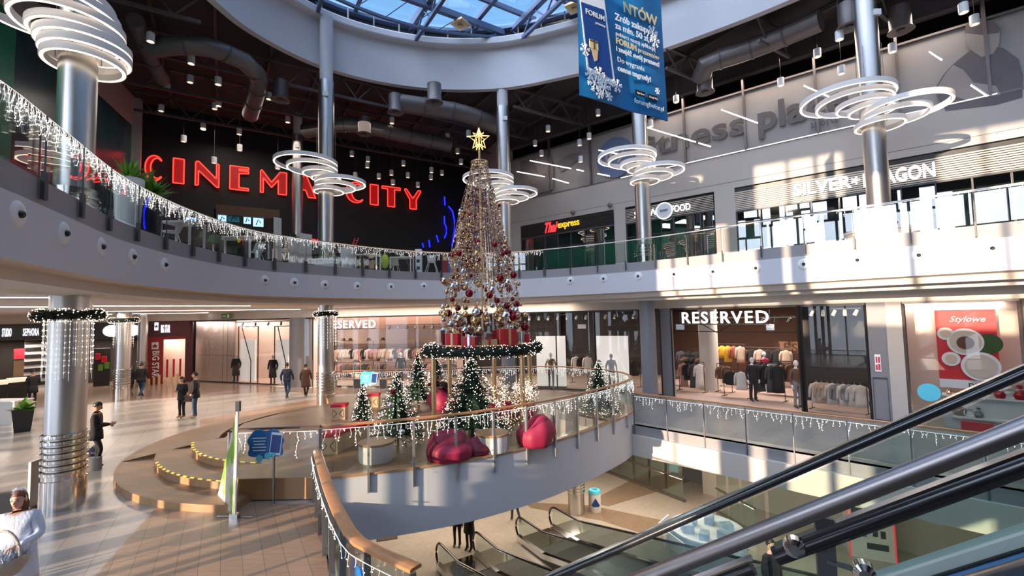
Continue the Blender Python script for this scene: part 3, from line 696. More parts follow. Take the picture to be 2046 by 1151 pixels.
# round nozzles in the white fascia
for k, (px, py) in enumerate([(36, 428), (128, 466), (202, 493), (265, 513), (329, 529), (529, 560), (588, 565), (649, 569), (714, 572), (781, 573), (847, 572), (1140, 561), (1206, 557), (1275, 552), (1347, 548), (1425, 543), (1510, 536), (1606, 528), (1713, 520), (1836, 510), (1983, 496)]):
    best = min(EDGE2, key=lambda p: abs(p.x / p.y - xdir(px)) if p.y > 3.9 else 99)
    i = EDGE2.index(best); d = EDGE2[(i + 1) % len(EDGE2)] - EDGE2[i - 1]; d.z = 0; d.normalize(); nv = Vector((d.y, -d.x, 0))
    D = best.x * nv.x + best.y * nv.y; p = atl(px, py, (nv.x, nv.y), D)
    side = 'left gallery' if px < 500 else 'far gallery' if px < 900 else 'right gallery'
    idx = k if px < 500 else k - 5 if px < 900 else k - 11
    t = thing('air_nozzle', 'round air nozzle in the %s fascia, %s from left' % (side, ORD[idx]), 'vent', p, math.atan2(nv.y, nv.x) - PI / 2, 'round nozzles in the gallery fascia')
    rot = Matrix.Rotation(PI / 2, 4, 'X')
    a = MB().lathe([(0, .02), (.095, .03), (.165, .02), (.19, -.002), (.19, -.02)], 28).build('cover', 'white_paint', t, True); a.rotation_euler = (-PI / 2, 0, 0)
    b = MB().lathe([(0, .06), (.035, .07), (.052, .05), (.055, .0)], 16).build('nozzle', 'black', t, True); b.rotation_euler = (-PI / 2, 0, 0)

# ================================================================== THE TALL BAUBLE TREE
TX = Vector((-.99, 14.9, 0)); SZ = .48
t = thing('bauble_tree_frame', 'tall gold pole and hoops with thin strings, carrying the hanging baubles', 'christmas tree', (TX.x, TX.y, SZ))
ZR = 2.88 - SZ; ZT = 9.45 - SZ
MB().tube([(0, 0, ZR - .1), (0, 0, ZT)], .035, 10).build('pole', 'gold_paint', t, True)
def cone_r(z):
    k = max(0, min(1, (z - ZR) / (ZT - .35 - ZR))); return 1.42 * (1 - k) ** .8 * .86 + .26 + .12 * math.sin(k * PI)
for z in (ZT - .42, ZR + .15):
    r = .26 if z > ZT - 1 else cone_r(z); mb = MB().lathe([(r - .02, -.02), (r + .02, -.02), (r + .02, .02), (r - .02, .02), (r - .02, -.02)], 40)
    for a in range(4): mb.tube([(0, 0, 0), (r * math.cos(a * PI / 2), r * math.sin(a * PI / 2), 0)], .012, 5)
    mb.build('hoop', 'gold_paint', t, loc=(0, 0, z))
for k in range(6):
    a = 2 * PI * k / 6 + .35; mb = MB().tube([(1.62 * math.cos(a), 1.62 * math.sin(a), 0), (1.62 * math.cos(a), 1.62 * math.sin(a), ZR)], .075, 12); mb.build('support_post', 'gold_paint', t, True)
mb = MB().lathe([(0, ZR - .09), (1.72, ZR - .09), (1.75, ZR - .02), (0, ZR - .02)], 48); mb.build('platform', 'dark_grey', t)
rnd = random.Random(3); mb = MB(); bd = MB(); beadm = ['silver', 'gold', 'bronze', 'red_bauble']
strings = []
for k in range(110):
    a = 2 * PI * k / 110 + rnd.uniform(-.03, .03); top = (0.24, ZT - .42) if k % 2 else (cone_r(ZT - 2.1) * .8, ZT - 2.1)
    zb = ZR + rnd.uniform(.25, 2.8); rb = cone_r(zb) * rnd.uniform(.72, 1.0)
    p0 = Vector((top[0] * math.cos(a), top[0] * math.sin(a), top[1])); p1 = Vector((rb * math.cos(a), rb * math.sin(a), zb)); strings.append((p0, p1))
    mb.tube([p0, p0.lerp(p1, .5) + Vector((math.cos(a), math.sin(a), 0)) * .04, p1], .0035, 3)
    L = (p0 - p1).length
    for j in range(int(L / .085)):
        if rnd.random() < .62:
            q = p0.lerp(p1, (j + rnd.random()) * .085 / L); 
            if q.z > ZT - 4.6 or rnd.random() < .28: bd.octa(q, rnd.uniform(.016, .040), rnd.choice((0, 0, 1, 1, 2, 2, 2, 3)))
mb.build('string', 'bronze', t); tag(bd.build('small_bead', beadm, t), None, None, kind='stuff')
lb = MB()
for _ in range(520):
    p0, p1 = rnd.choice(strings); lb.octa(p0.lerp(p1, rnd.random() ** 1.6), .009)
tag(lb.build('fairy_lights', 'led', t), None, None, kind='stuff')
garland(TX.x, TX.y, 2.86, 1.78, .17, 'big dark garland ring with many lights carrying the gifts under the bauble tree', 620, None, 4, 7000)
# star
t = thing('star_topper', 'glowing gold wire star on top of the bauble tree', 'star', (TX.x, TX.y, 9.45)); mb = MB()
for q in range(3):
    aq = q * PI / 3
    pts = [(Vector((math.cos(aq), math.sin(aq), 0)) * ((.36 if i % 2 == 0 else .15) * math.sin(i * PI / 5)) + Vector((0, 0, .36 + (.36 if i % 2 == 0 else .15) * math.cos(i * PI / 5)))) for i in range(11)]
    mb.tube(pts, .022 if q == 0 else .014, 6)
mb.tube([(0, 0, -.05), (0, 0, .75)], .02, 6)
M['star_glow'] = mat('star_glow', (.8, .55, .22), .3, .5, em=(1, .62, .2), es=.9)
mb.build('wire_frame', 'star_glow', t, True)
# baubles: a sphere with a cap, every one a thing of its own
base_b = {}
def bauble(p, r, mt, label, group):
    if mt not in base_b:
        o = thing('bauble', label, 'bauble', p, 0, group)
        MB().ell((0, 0, 0), (1, 1, 1), 20, 12).build('ball', mt, o, 'all'); MB().lathe([(.16, .96), (.16, 1.16), (.05, 1.18), (.03, 1.45)], 10).build('cap', 'gold', o, True)
        base_b[mt] = o; o.scale = (r,) * 3; return o
    return dup(base_b[mt], p, 0, label, group, r)
cn = {'silver': 'silver', 'gold': 'gold', 'bronze': 'matt bronze', 'red_bauble': 'dark red'}
rnd = random.Random(21); placed = []; BB = []
zones = [(ZR + .52, ZR + 1.15, 46, .085, .15, 'in the lowest cluster above the gifts'), (ZR + 1.15, ZR + 2.3, 62, .06, .125, 'in the loose middle of the bauble tree'), (ZR + 2.3, ZR + 3.4, 52, .045, .095, 'level with the upper gallery railing'), (ZR + 3.4, ZR + 5.2, 40, .035, .065, 'among the strings of the slim upper tree')]
for z0, z1, n, r0, r1, lab in zones:
    for k in range(n):
        for _ in range(30):
            z = rnd.uniform(z0, z1); a = rnd.uniform(0, 2 * PI); rr = cone_r(z) * rnd.uniform(.6, 1.04); p = Vector((TX.x + rr * math.cos(a), TX.y + rr * math.sin(a), SZ + z)); r = rnd.uniform(r0, r1)
            if all((p - q).length > r + s + .01 for q, s in placed): break
        placed.append((p, r)); mt = rnd.choice(('silver', 'silver', 'gold', 'bronze', 'bronze', 'red_bauble', 'red_bauble'))
        sz = 'large' if r > (r0 + r1) / 2 else 'small'
        BB.append((bauble(p, r, mt, 'x', '%s %s baubles %s' % (sz, cn[mt], lab)), p, '%s %s bauble %s' % (sz, cn[mt], lab)))
BB.sort(key=lambda q: q[1].x / q[1].y); seen = {}
for o, p, lab in BB: seen[lab] = seen.get(lab, 0) + 1; o['label'] = '%s, %s from left' % (lab, ORD[seen[lab] - 1])
# gifts round the platform
def gift(p, w, d, h, body, rib, label, rz=0, bow=True):
    t = thing('gift_box', label, 'gift', p, rz, 'gifts on the garland ring')
    MB().box((0, 0, h / 2), (w, d, h)).build('box', body, t)
    mb = MB(); mb.box((0, 0, h / 2), (w * .16, d + .012, h + .012)); mb.box((0, 0, h / 2), (w + .012, d * .16, h + .012)); mb.build('ribbon', rib, t)
    if bow:
        mb = MB()
        for s in (-1, 1): mb.tube([(0, 0, h), (s * w * .14, 0, h + .06), (s * w * .26, 0, h + .05), (s * w * .14, 0, h + .005)], .016, 5)
        mb.build('bow', rib, t)
    return t
col = [('red_gift', 'gold_paint'), ('silver', 'text_white'), ('red_fabric', 'text_gold'), ('red_gift', 'silver'), ('gold_paint', 'red_gift')]; cnn = ['red gift with a gold ribbon', 'silver gift with a white ribbon', 'bright red gift with a beige ribbon', 'red gift with a silver ribbon', 'gold gift with a red ribbon']
for k in range(15):
    a = -PI + PI * 2 * k / 15 + .1; r = 1.36 if k % 2 else 1.28; c = k % 5
    front = math.sin(a) < 0
    x = TX.x + r * math.cos(a); 
    gift((x, TX.y + r * math.sin(a), ZR + SZ - .02), .40 + .05 * (k % 3), .34, .34 + .10 * ((k * 7) % 4), *col[c], '%s on the garland ring, %s in the ring' % (cnn[c], ORD[k]), a + PI / 2)

# ================================================================== LIT FIR TREES ON THE STAGE
def fir(loc, H, rb, label, seed, nb=230, lights=330, pot=None, squat=1.0):
    rnd = random.Random(seed); t = thing('fir_tree', label, 'christmas tree', loc); z0 = .18 * H if not pot else .32
    MB().tube([(0, 0, 0), (0, 0, H * .97)], [.05, .008], 7).build('trunk', 'trunk', t)
    mb = MB(); lb = MB(); nb = int(nb * 1.7)
    for j in range(7):      # dense inner foliage, a ragged stack of skirts
        za = z0 + (H - z0) * j / 7.5; zc = z0 + (H - z0) * (j + 1.6) / 7.5; ra_ = rb * (1 - j / 7.5) ** .85 * .62; n2 = 18; vs = [(0, 0, min(zc, H))]
        for i in range(n2): a = 2 * PI * i / n2; q = ra_ * (1 if i % 2 else .68) * rnd.uniform(.85, 1.1); vs.append((q * math.cos(a), q * math.sin(a), za - .12 * q))
        mb.add(vs, [(0, 1 + i, 1 + (i + 1) % n2) for i in range(n2)])
    for k in range(nb):
        u = (k + rnd.random()) / nb; z = z0 + (H - z0) * (1 - (1 - u) ** .78 if False else u ** 1.25); kk = (H - z) / (H - z0)
        L = rb * (kk ** .85) * rnd.uniform(.7, 1.08) + .04; a = rnd.uniform(0, 2 * PI); d = Vector((math.cos(a), math.sin(a), 0)); dr = -.16 - .25 * kk
        n = max(3, int(L / .045))
        for j in range(n):
            s = (j + 1) / n; c = d * (L * s) + Vector((0, 0, z + dr * L * s + .10 * L * s * s))
            for side in (-1, 1):
                sd = Vector((-d.y, d.x, 0)) * side; tip = c + (sd * .8 + d * .7 + Vector((0, 0, rnd.uniform(-.25, .25)))).normalized() * (.085 * (1.15 - .5 * s)) * (1 + .5 * kk)
                mb.add([c - d * .016, c + d * .016 + Vector((0, 0, .006)), tip], [(0, 1, 2)])
        tp = d * L * 1.02 + Vector((0, 0, z + dr * L + .1 * L)); mb.add([d * L * .86 + Vector((-d.y * .02, d.x * .02, z + dr * L * .9 + .08 * L)), d * L * .86 + Vector((d.y * .02, -d.x * .02, z + dr * L * .9 + .08 * L)), tp], [(0, 1, 2)])
    for k in range(6): mb.add([(-.02, 0, H * .9), (.02, 0, H * .9), (rnd.uniform(-.02, .02), rnd.uniform(-.02, .02), H * 1.02)], [(0, 1, 2)])
    mb.build('branches', 'pine', t)
    for k in range(lights):
        u = rnd.random() ** 1.35; z = z0 + (H - z0) * u; kk = (H - z) / (H - z0); a = rnd.uniform(0, 2 * PI); r = (rb * kk ** .85 + .03) * rnd.uniform(.82, 1.04)
        lb.octa((r * math.cos(a), r * math.sin(a), z - .17 * r - .06 * r), .0125)
    tag(lb.build('fairy_lights', 'led', t), None, None, kind='stuff')
    if pot: MB().lathe([(.17, 0), (.23, .32), (.20, .32), (.18, .1)], 20).build('pot', 'gold_paint', t, True)
    return t
def ftop(px, py, yt):
    p = at(px, py, SZ); return CZ + ray(px, yt).z / ray(px, yt).y * p.y - SZ
def onz(px, py, z=SZ): p = at(px, py, z); return (p.x, p.y, z)
fir(onz(724, 868), ftop(724, 868, 768), .36, 'slim lit fir tree between the red-topped crates', 31, 200, 270)
fir(onz(794, 890), ftop(794, 890, 746), .74, 'bushy lit fir tree with silver and red ornaments, front left of the stage', 32, 300, 420)
fir(onz(836, 814), ftop(836, 814, 706), .66, 'tall lit fir tree at the back of the stage, behind the bushy one', 33, 280, 380)
fir(onz(873, 800), ftop(873, 800, 712), .62, 'lit fir tree behind the left gold post of the bauble tree', 34, 240, 260)
fir(onz(944, 872), ftop(944, 872, 712), 1.12, 'largest lit fir tree on the stage, right under the garland ring', 35, 460, 720)
fir(onz(1199, 834), ftop(1199, 834, 720), .66, 'lit fir tree in a gold pot at the right end of the stage', 36, 260, 360, True)
for k, (px, py, Y, r, mt, lab) in enumerate(((786, 783, 0, .07, 'red_bauble', 'single red bauble high on the bushy front left fir'), (780, 810, 0, .085, 'silver', 'large white silver bauble on the bushy front left fir'), (803, 863, 0, .08, 'silver', 'silver bauble low on the bushy front left fir'), (858, 768, 1, .07, 'red_bauble', 'red bauble on the fir behind the left gold post'), (855, 771, 1, .0, 'gold', ''))):
    if not lab: continue
    q = onz(794, 890) if Y == 0 else onz(836, 814); p = atd(px, py, q[1] - (.62 if Y == 0 else .5)); bauble(p, r, mt, lab, None)
# bare twig tree with lights right of the gold posts
rnd = random.Random(9); q = onz(1010, 852); t = thing('twig_tree', 'bare branching twig tree wrapped in warm lights, right of the largest fir', 'christmas tree', q); mb = MB(); lb = MB()
def grow(p, d, L, lvl):
    e = p + d * L; mb.tube([p, e], [.012 * lvl * .7, .009 * lvl * .6], 5)
    for j in range(int(L / .045)): lb.octa(p.lerp(e, j * .045 / L) + Vector((rnd.gauss(0, .035), rnd.gauss(0, .035), rnd.gauss(0, .03))), .011)
    if lvl > 1:
        for _ in range(3): grow(p.lerp(e, rnd.uniform(.55, 1)), (d + Vector((rnd.gauss(0, .55), rnd.gauss(0, .55), rnd.uniform(-.1, .35)))).normalized(), L * rnd.uniform(.6, .82), lvl - 1)
for k in range(5): grow(Vector((rnd.uniform(-.3, .55), rnd.uniform(-.2, .3), 0)), Vector((rnd.gauss(0, .25), rnd.gauss(0, .2), 1)).normalized(), .75, 4)
mb.build('branches', 'bronze', t); tag(lb.build('fairy_lights', 'led', t), None, None, kind='stuff')

# ================================================================== STAGE FURNITURE
def crate(p, w, d, h, rz, label, long=False):
    t = thing('crate_stool', label, 'stool', p, rz); MB().box((0, 0, h * .42), (w, d, h * .84)).build('box', 'crate', t)
    mb = MB()
    for sx in (-1, 1):
        for s in (-1, 1): mb.tube([(sx * w * .08, -d / 2 - .004, h * .42), (sx * w * .36, -d / 2 - .004, h * (.42 + s * .28))], .009, 4)
        mb.tube([(sx * w * .42, -d / 2 - .004, h * .16), (sx * w * .42, -d / 2 - .004, h * .68)], .007, 4)
    mb.build('marking', 'trunk', t); 
    mb = MB(); mb.box((0, 0, h * .92), (w + .03, d + .03, h * .15)); mb.box((0, 0, h), (w - .03, d - .03, .02)); mb.build('cushion', 'red_fabric', t)
crate(onz(679, 836), .46, .46, .50, .1, 'wooden crate stool with a red cushion, left of the slim fir')
crate(onz(746, 812), .46, .46, .50, .1, 'wooden crate stool with a red cushion, behind and right of the slim fir')
crate(onz(663, 903), .46, .46, .50, .0, 'nearer wooden crate stool with a red cushion at the stage rail')
crate(onz(703, 886), .50, 1.0, .50, -.5, 'long wooden bench with a red cushion behind the nearer crate stool')
for px, py, lab in ((749, 922, 'white round pouf with a brown wooden top beside the front fir'), (984, 902, 'white round pouf with a brown wooden top between the magenta bean bags')):
    p = onz(px, py); t = thing('pouf_table', lab, 'pouf', (p[0], p[1] + .12, SZ)); MB().lathe([(.0, .0), (.40, .0), (.41, .03), (.41, .40), (0, .40)], 40).build('drum', 'white_paint', t, True)
    MB().lathe([(0, .40), (.42, .40), (.425, .44), (.41, .455), (0, .455)], 40).build('top', 'pouf_top', t, True)
def beanbag(p, w, d, h, rz, mt, label, back=.5):
    # a folded seat bag: a fat round cushion whose rear half rises into a curved back
    t = thing('bean_bag', label, 'bean bag', p, rz)
    def fn(v):
        u = v.y / (d / 2); k = 1 + .03 * math.sin(8 * math.atan2(v.y, v.x))
        v = Vector((v.x * k, v.y * k, v.z))
        top = .52 + .48 * (1 / (1 + math.exp(-6 * (u + .02))))
        if v.z > 0: v.z *= top; v.y += .12 * d * max(0, u); v.x *= 1 - .10 * (v.z / h)
        else: v.z = max(v.z, -h * .30) 
        if v.z > h * .1 and abs(v.x) < w * .3: v.z -= .05 * h * (1 - abs(v.x) / (w * .3))
        return v
    MB().ell((0, 0, h * .30), (w / 2, d / 2, h * .72), 36, 22, fn=fn).build('bag', mt, t, 'all')
    mb = MB()
    for a in (-.36, .36): mb.tube([fn(Vector((a * w * math.sin(th), d / 2 * .99 * math.cos(th) * .72, h * .725 * math.sin(th) * .9))) + Vector((0, 0, h * .30)) for th in [PI * k / 14 for k in range(15)]], .012, 5)
    mb.build('seam', 'maroon', t)
def B_(px, py): p = onz(px, py); return (p[0], p[1] + .48, SZ)
beanbag(B_(893, 928), 1.15, 1.0, .72, .35, 'magenta', 'big magenta bean bag by the front rail, left of the second white pouf')
beanbag(B_(953, 918), .75, .6, .42, .4, 'magenta', 'low dark magenta bean bag squeezed between the big one and the pouf')
beanbag(B_(1070, 898), 1.0, .95, .85, -1.2, 'magenta', 'magenta bean bag right of the second pouf, with a high curved back')
beanbag(B_(884, 822), 1.2, 1.1, .9, 1.3, 'magenta', 'magenta bean bag at the back with a person lying in it')
beanbag(B_(1000, 842), .9, .8, .62, 0, 'red_fabric', 'dark red bean bag behind the bauble tree posts, left one')
beanbag(B_(1052, 838), .9, .8, .55, .5, 'red_fabric', 'dark red bean bag behind the bauble tree posts, right one')
# blue phone-shaped signs on the rails
def phone_sign(p, right, s, label, cloud='sign_blue', bits='cyan'):
    t = thing('promo_sign', label, 'sign'); mb = MB(); pts = []
    for k in range(36):
        a = 2 * PI * k / 36; r = 1 + .07 * math.sin(7 * a) ; ca, sa = math.cos(a), math.sin(a); q = (abs(ca) ** 4 + abs(sa) ** 4) ** .25
        pts.append((s * .62 * r * ca / q, s * .50 * r * sa / q))
    mb.prism(pts, -.012, .012); mb.build('board', cloud, t)
    mb = MB(); c, sn = math.cos(-.12), math.sin(-.12)
    q = [(s * (.38 + x * c - y * sn), s * (0 + x * sn + y * c)) for x, y in ((-.2, -.4), (.2, -.4), (.2, .4), (-.2, .4))]; mb.prism(q, .013, .022)
    mb.build('phone_outline', 'text_white', t); mb = MB()
    q = [(s * (.38 + x * c - y * sn), s * (0 + x * sn + y * c)) for x, y in ((-.17, -.32), (.17, -.32), (.17, .32), (-.17, .32))]; mb.prism(q, .023, .026); mb.build('phone_screen', 'navy', t)
    mb = MB()
    for i in range(5): mb.box((s * -.22, s * (.22 - .11 * i), .015), (s * (.5 - .06 * (i % 3)), s * .03, .006))
    mb.build('lettering', 'text_white', t); mb = MB()
    for x, y, r in ((.1, -.42, .14), (-.2, -.5, .15), (.3, -.38, .09)): mb.prism([(s * (x + r * math.cos(k * PI / 8) * (1 if k % 2 else .75)), s * (y + r * math.sin(k * PI / 8) * (1 if k % 2 else .75))) for k in range(16)], .027, .034)
    mb.build('snowball', bits, t)
    face_at(t, p, right)
phone_sign(atl(531, 887, (0, 1), 9.86), (1, .04, 0), .58, 'blue cloud-shaped sign with a phone picture on the short stage railing')
phone_sign(atl(737, 756, (0, 1), 20.4), (1, 0, 0), .62, 'pale cyan cloud-shaped sign with a phone picture on the back rail', 'cyan', 'text_white')
phone_sign(Vector((-2.05, 5.98, .55)), (-.55, .83, 0), .5, 'blue sign below the near broad handrail, cut by its post')
# tapered banner flag standing before the steps
t = thing('banner_stand', 'tapering green and white banner on a white pole in front of the wooden steps', 'banner', (0, 0, 0))
b0 = at(466, 1036, 0); b1 = at(434, 1004, 0); top = Vector((b0.x + .04, b0.y, 2.12))
mb = MB(); vs = []
n = 10
for k in range(n + 1):
    u = k / n; a = Vector((b0.x, b0.y, .04)).lerp(top, u); q = Vector((b1.x, b1.y, .12)).lerp(top, u ** 1.0) ; q.z = .12 + (top.z - .12) * u; vs += [a, q, a + Vector((0, .012, 0)), q + Vector((0, .012, 0))]
mb.add(vs, [f for k in range(n) for f in ((4 * k, 4 * k + 1, 4 * k + 5, 4 * k + 4), (4 * k + 2, 4 * k + 6, 4 * k + 7, 4 * k + 3), (4 * k + 1, 4 * k + 3, 4 * k + 7, 4 * k + 5))])
M['flag_print'] = mat('flag_print', (.72, .68, .60), .5); fp = M['flag_print'].node_tree; cr = fp.nodes.new('ShaderNodeValToRGB'); nz = [x for x in fp.nodes if x.type == 'TEX_NOISE'][0]; nz.inputs['Scale'].default_value = 2.2
cr.color_ramp.elements[0].position = .38; cr.color_ramp.elements[0].color = (.22, .42, .06, 1); cr.color_ramp.elements[1].position = .55; cr.color_ramp.elements[1].color = (.74, .70, .64, 1); e3 = cr.color_ramp.elements.new(.66); e3.color = (.5, .25, .2, 1)
fp.links.new(nz.outputs['Fac'], cr.inputs[0]); fp.links.new(cr.outputs[0], fp.nodes['Principled BSDF'].inputs['Base Color'])
mb.build('fabric', 'flag_print', t)
MB().tube([(b0.x + .05, b0.y - .02, .05), (top.x + .02, top.y, 2.18)], .022, 8).build('pole', 'white_paint', t, True)
MB().box((top.x + .03, top.y, 2.2), (.08, .06, .2), 0).build('top_clip', 'black', t)
mb = MB(); mb.box((b0.x + .03, b0.y, .05), (.16, .12, .1)); mb.tube([(b0.x - .35, b0.y + .05, .03), (b0.x + .4, b0.y - .02, .03)], .012, 6); mb.tube([(b0.x, b0.y, .03), (b1.x, b1.y, .05)], .015, 6); mb.build('foot', 'chrome', t)

# ================================================================== BIG BLUE BANNER FROM THE SKYLIGHT
bl = Vector((1.49, 9.15, 0)); brr = Vector((3.78, 10.55, 0)); rgt = (brr - bl).normalized(); zb = at(1172, 190, 8).z
zb = CZ + ray(1172, 190).z / ray(1172, 190).y * bl.y; Wb = (brr - bl).length; Hb = 4.6
t = thing('hanging_banner', 'blue hanging banner with a phone, snowflakes and Polish text, above the food signs', 'banner')
def ban(o, x, y, d=.02): o.parent = t; o.location = (x, y, d); return o
mb = MB(); vs = []; n = 24
for j in range(13):
    for k in range(n + 1):
        vs.append((Wb * k / n, Hb * j / 12, .035 * math.sin(k / n * 9 + j * .25)))
N2 = len(vs); vs += [(a, b, c - .012) for a, b, c in vs]
fs = [(j * (n + 1) + k, j * (n + 1) + k + 1, (j + 1) * (n + 1) + k + 1, (j + 1) * (n + 1) + k) for j in range(12) for k in range(n)]
fs += [tuple(N2 + i for i in reversed(f)) for f in fs]; mb.add(vs, fs); mb.build('cloth', 'banner_blue', t, 'all')
phb = [(.02, 2.3), (.19, .50), (.98, .38), (.74, 2.3)]
mb = MB().prism(phb, .045, .055); mb.build('phone_outline', 'text_white', t)
mb = MB().prism([(.07, 2.0), (.22, .64), (.90, .54), (.72, 2.05)], .056, .060); mb.build('phone_screen', 'navy', t)
def snow(cx, cy, r, nm='snowflake'):
    mb = MB()
    for k in range(6):
        a = k * PI / 3 + .2; d = Vector((math.cos(a), math.sin(a), 0)); c = Vector((cx, cy, .07)); mb.tube([c, c + d * r], r * .08, 4)
        for s in (-1, 1):
            for q in (.45, .75):
                b = a + s * .8; mb.tube([c + d * r * q, c + d * r * q + Vector((math.cos(b), math.sin(b), 0)) * r * .32], r * .07, 4)
    mb.build(nm, 'text_white', t)
for cx, cy, r in ((.13, .98, .13), (.50, .55, .16), (.36, .32, .19), (.62, .28, .2), (.5, .12, .11), (1.0, .42, .15), (.76, .12, .1), (.24, .48, .13), (.6, .42, .17), (2.3, .62, .08), (2.22, 2.0, .17), (2.28, 1.82, .16)): snow(cx, cy, r)
mb = MB(); mb.box((.38, 1.16, .066), (.24, .19, .012)); mb.build('gift_picture', 'text_gold', t); mb = MB(); mb.box((.38, 1.16, .074), (.04, .19, .008)); mb.box((.38, 1.23, .074), (.24, .03, .008)); mb.build('gift_ribbon', 'trunk', t)
mb = MB().prism([(.29, 1.06), (.49, 1.06), (.46, .84), (.39, .80)], .064, .07); mb.build('hand_picture', 'crate', t)
for s, sz, x, y, mt, b in (('NTÓW', .34, 1.28, 2.2, 'text_gold', .008), ('FORUM', .16, .17, 1.78, 'text_white', .003), ('prezenty', .08, .44, 1.64, 'text_white', 0), ('Zrób zakupy', .215, 1.02, 1.93, 'text_white', .006), ('za min. 50 zł,', .205, 1.02, 1.73, 'text_white', .004), ('pobierz naszą aplikację', .135, 1.02, 1.57, 'text_white', 0), ('FORUM', .19, 1.02, 1.39, 'text_gold', .006), ('prezentów', .16, 1.70, 1.39, 'text_gold', 0), ('i znajdź swój prezent!', .155, 1.02, 1.22, 'text_white', .005), ('Do wygrania', .165, 1.04, .98, 'text_white', 0), ('cenne nagrody!', .17, 1.04, .78, 'text_white', .006), ('forumgliwice.pl', .16, 1.52, .17, 'text_white', .002)):
    ban(text('lettering', s, sz, mt, .002, None, b), x, y, .075)
for x, s in ((1.72, 'App Store'), (2.12, 'Google Play')):
    mb = MB(); mb.box((x, .42, .07), (.32, .13, .01)); mb.build('store_badge', 'black', t); ban(text('lettering', s, .058, 'text_white', .002), x - .11, .4, .078)
mb = MB(); mb.tube([(0, Hb + .02, 0), (Wb, Hb + .02, 0)], .025, 8); mb.build('top_bar', 'chrome', t); mb = MB()
for x in (.2, Wb - .2): mb.tube([(x, Hb, 0), (x, ROOF + 2.6 - zb, 0)], .004, 4)
mb.build('wire', 'duct', t); mb = MB(); mb.tube([(0, .01, 0), (Wb, .01, 0)], .012, 6); mb.build('bottom_bar', 'banner_blue', t)
face_at(t, Vector((bl.x, bl.y, zb)), rgt)

# ================================================================== CINEMA SIGN
CR = Vector((.845, .535, 0)); CN = Vector((.535, -.845, 0))      # along the wall, and out of it towards the hall
def cw(px, z, outw=.12):
    k = xdir(px); y = (31.737) / (-.535 * k + .845); return Vector((k * y, y, z)) + CN * outw
LET = {
 'I': ([(0, 0), (0, 1), (.42, 1), (.42, 0)], .42),
 'N': ([(0, 0), (0, .93), (.05, 1), (.12, 1), (.78, .36), (.78, .95), (.82, 1), (.88, .95), (.88, 0), (.80, 0), (.12, .62), (.12, .04), (.06, 0)], .88),
 'E': ([(0, 0), (0, 1), (.86, 1), (.86, .90), (.42, .90), (.42, .84), (.86, .84), (.86, .74), (.42, .70), (.42, .1), (.86, .1), (.86, 0)], .86),
 'M': ([(0, 0), (0, .95), (.06, 1), (.46, .5), (.82, 1), (1.1, 1), (1.1, 0), (.74, 0), (.74, .62), (.46, .26), (.12, .66), (.12, 0)], 1.1),
 'A': ([(0, 0), (.33, .97), (.42, 1), (.52, .97), (.98, 0), (.60, 0), (.46, .32), (.25, .32), (.12, 0)], .98),
 'T': ([(0, .88), (0, 1), (1.0, 1), (1.0, .88), (.68, .88), (.68, 0), (.30, 0), (.30, .88)], 1.0),
 'Y': ([(0, 1), (.10, 1), (.46, .55), (.78, 1), (.92, 1), (.92, .92), (.66, .48), (.66, 0), (.28, 0), (.28, .48), (0, .92)], .92)}
cc = [(.52 + .52 * math.cos(a), .5 + .5 * math.sin(a)) for a in [math.radians(45 + 270 * k / 18) for k in range(19)]]
ci = [(.66 + .36 * math.cos(a), .5 + .40 * math.sin(a)) for a in [math.radians(310 - 260 * k / 18) for k in range(19)]]
LET['C'] = (cc + ci, .95)
ts = thing('cinema_sign', 'huge red neon letters reading CINEMA CITY on the black wall', 'sign', cw(300, 11.8))
for ch, x0, x1 in (('C', 283, 318), ('I', 340, 362), ('N', 385, 433), ('E', 455, 493), ('M', 517, 570), ('A', 590, 629), ('C', 690, 726), ('I', 739, 755), ('T', 763, 800), ('Y', 809, 841)):
    a, b = cw(x0, 11.83), cw(x1, 11.83); wd = (b - a).length; pts, w0 = LET[ch]; H = 1.42; sx = wd / w0
    P = [(x * sx, y * H) for x, y in pts]
    o = MB().prism(P, 0, .08).build('letter', 'neon_fill', ts); 
    mb = MB(); Q = [Vector((x, y, .1)) for x, y in P]; Q = Q + [Q[0]]
    for i in range(len(P)): mb.tube([Q[i], Q[i + 1]], .034, 5)
    mb.build('neon_tube', 'neon_red', o)
    r = CR; u = Vector((0, 0, 1)); mm = Matrix((r, u, r.cross(u))).transposed().to_4x4(); mm.translation = a - Vector(ts.location); o.matrix_parent_inverse = Matrix(); o.matrix_local = mm
t = thing('neon_figure', 'thin blue neon curves on the black wall beside the bauble tree', 'sign', cw(900, 8))
mb = MB()
for pts in ([(888, 393), (889, 410)], [(888, 432), (888, 446), (892, 455), (892, 466), (888, 476)], [(896, 412), (904, 422), (908, 440), (908, 462), (905, 480), (903, 492)], [(872, 470), (876, 484)], [(857, 480), (859, 494)], [(844, 486), (846, 494)]):
    q = []
    for x, y in pts: d = ray(x, y); q.append(EYE + d * ((31.737 - .12) / (-.535 * d.x + .845 * d.y)) - Vector(t.location))
    mb.tube(q, .05, 5)
mb.build('neon_tube', 'neon_blue', t)
t = thing('cafe_sign', 'small dim red cafe sign on the black wall right of the grey column', 'sign', cw(604, 8.95)); o = text('lettering', 'CINEMA', .3, 'neon_red', .01, t, .004); o2 = text('lettering', 'café', .25, 'sign_white', .01, t); o2.location = (.75, -.35, 0); face_at(t, cw(604, 8.95), CR)
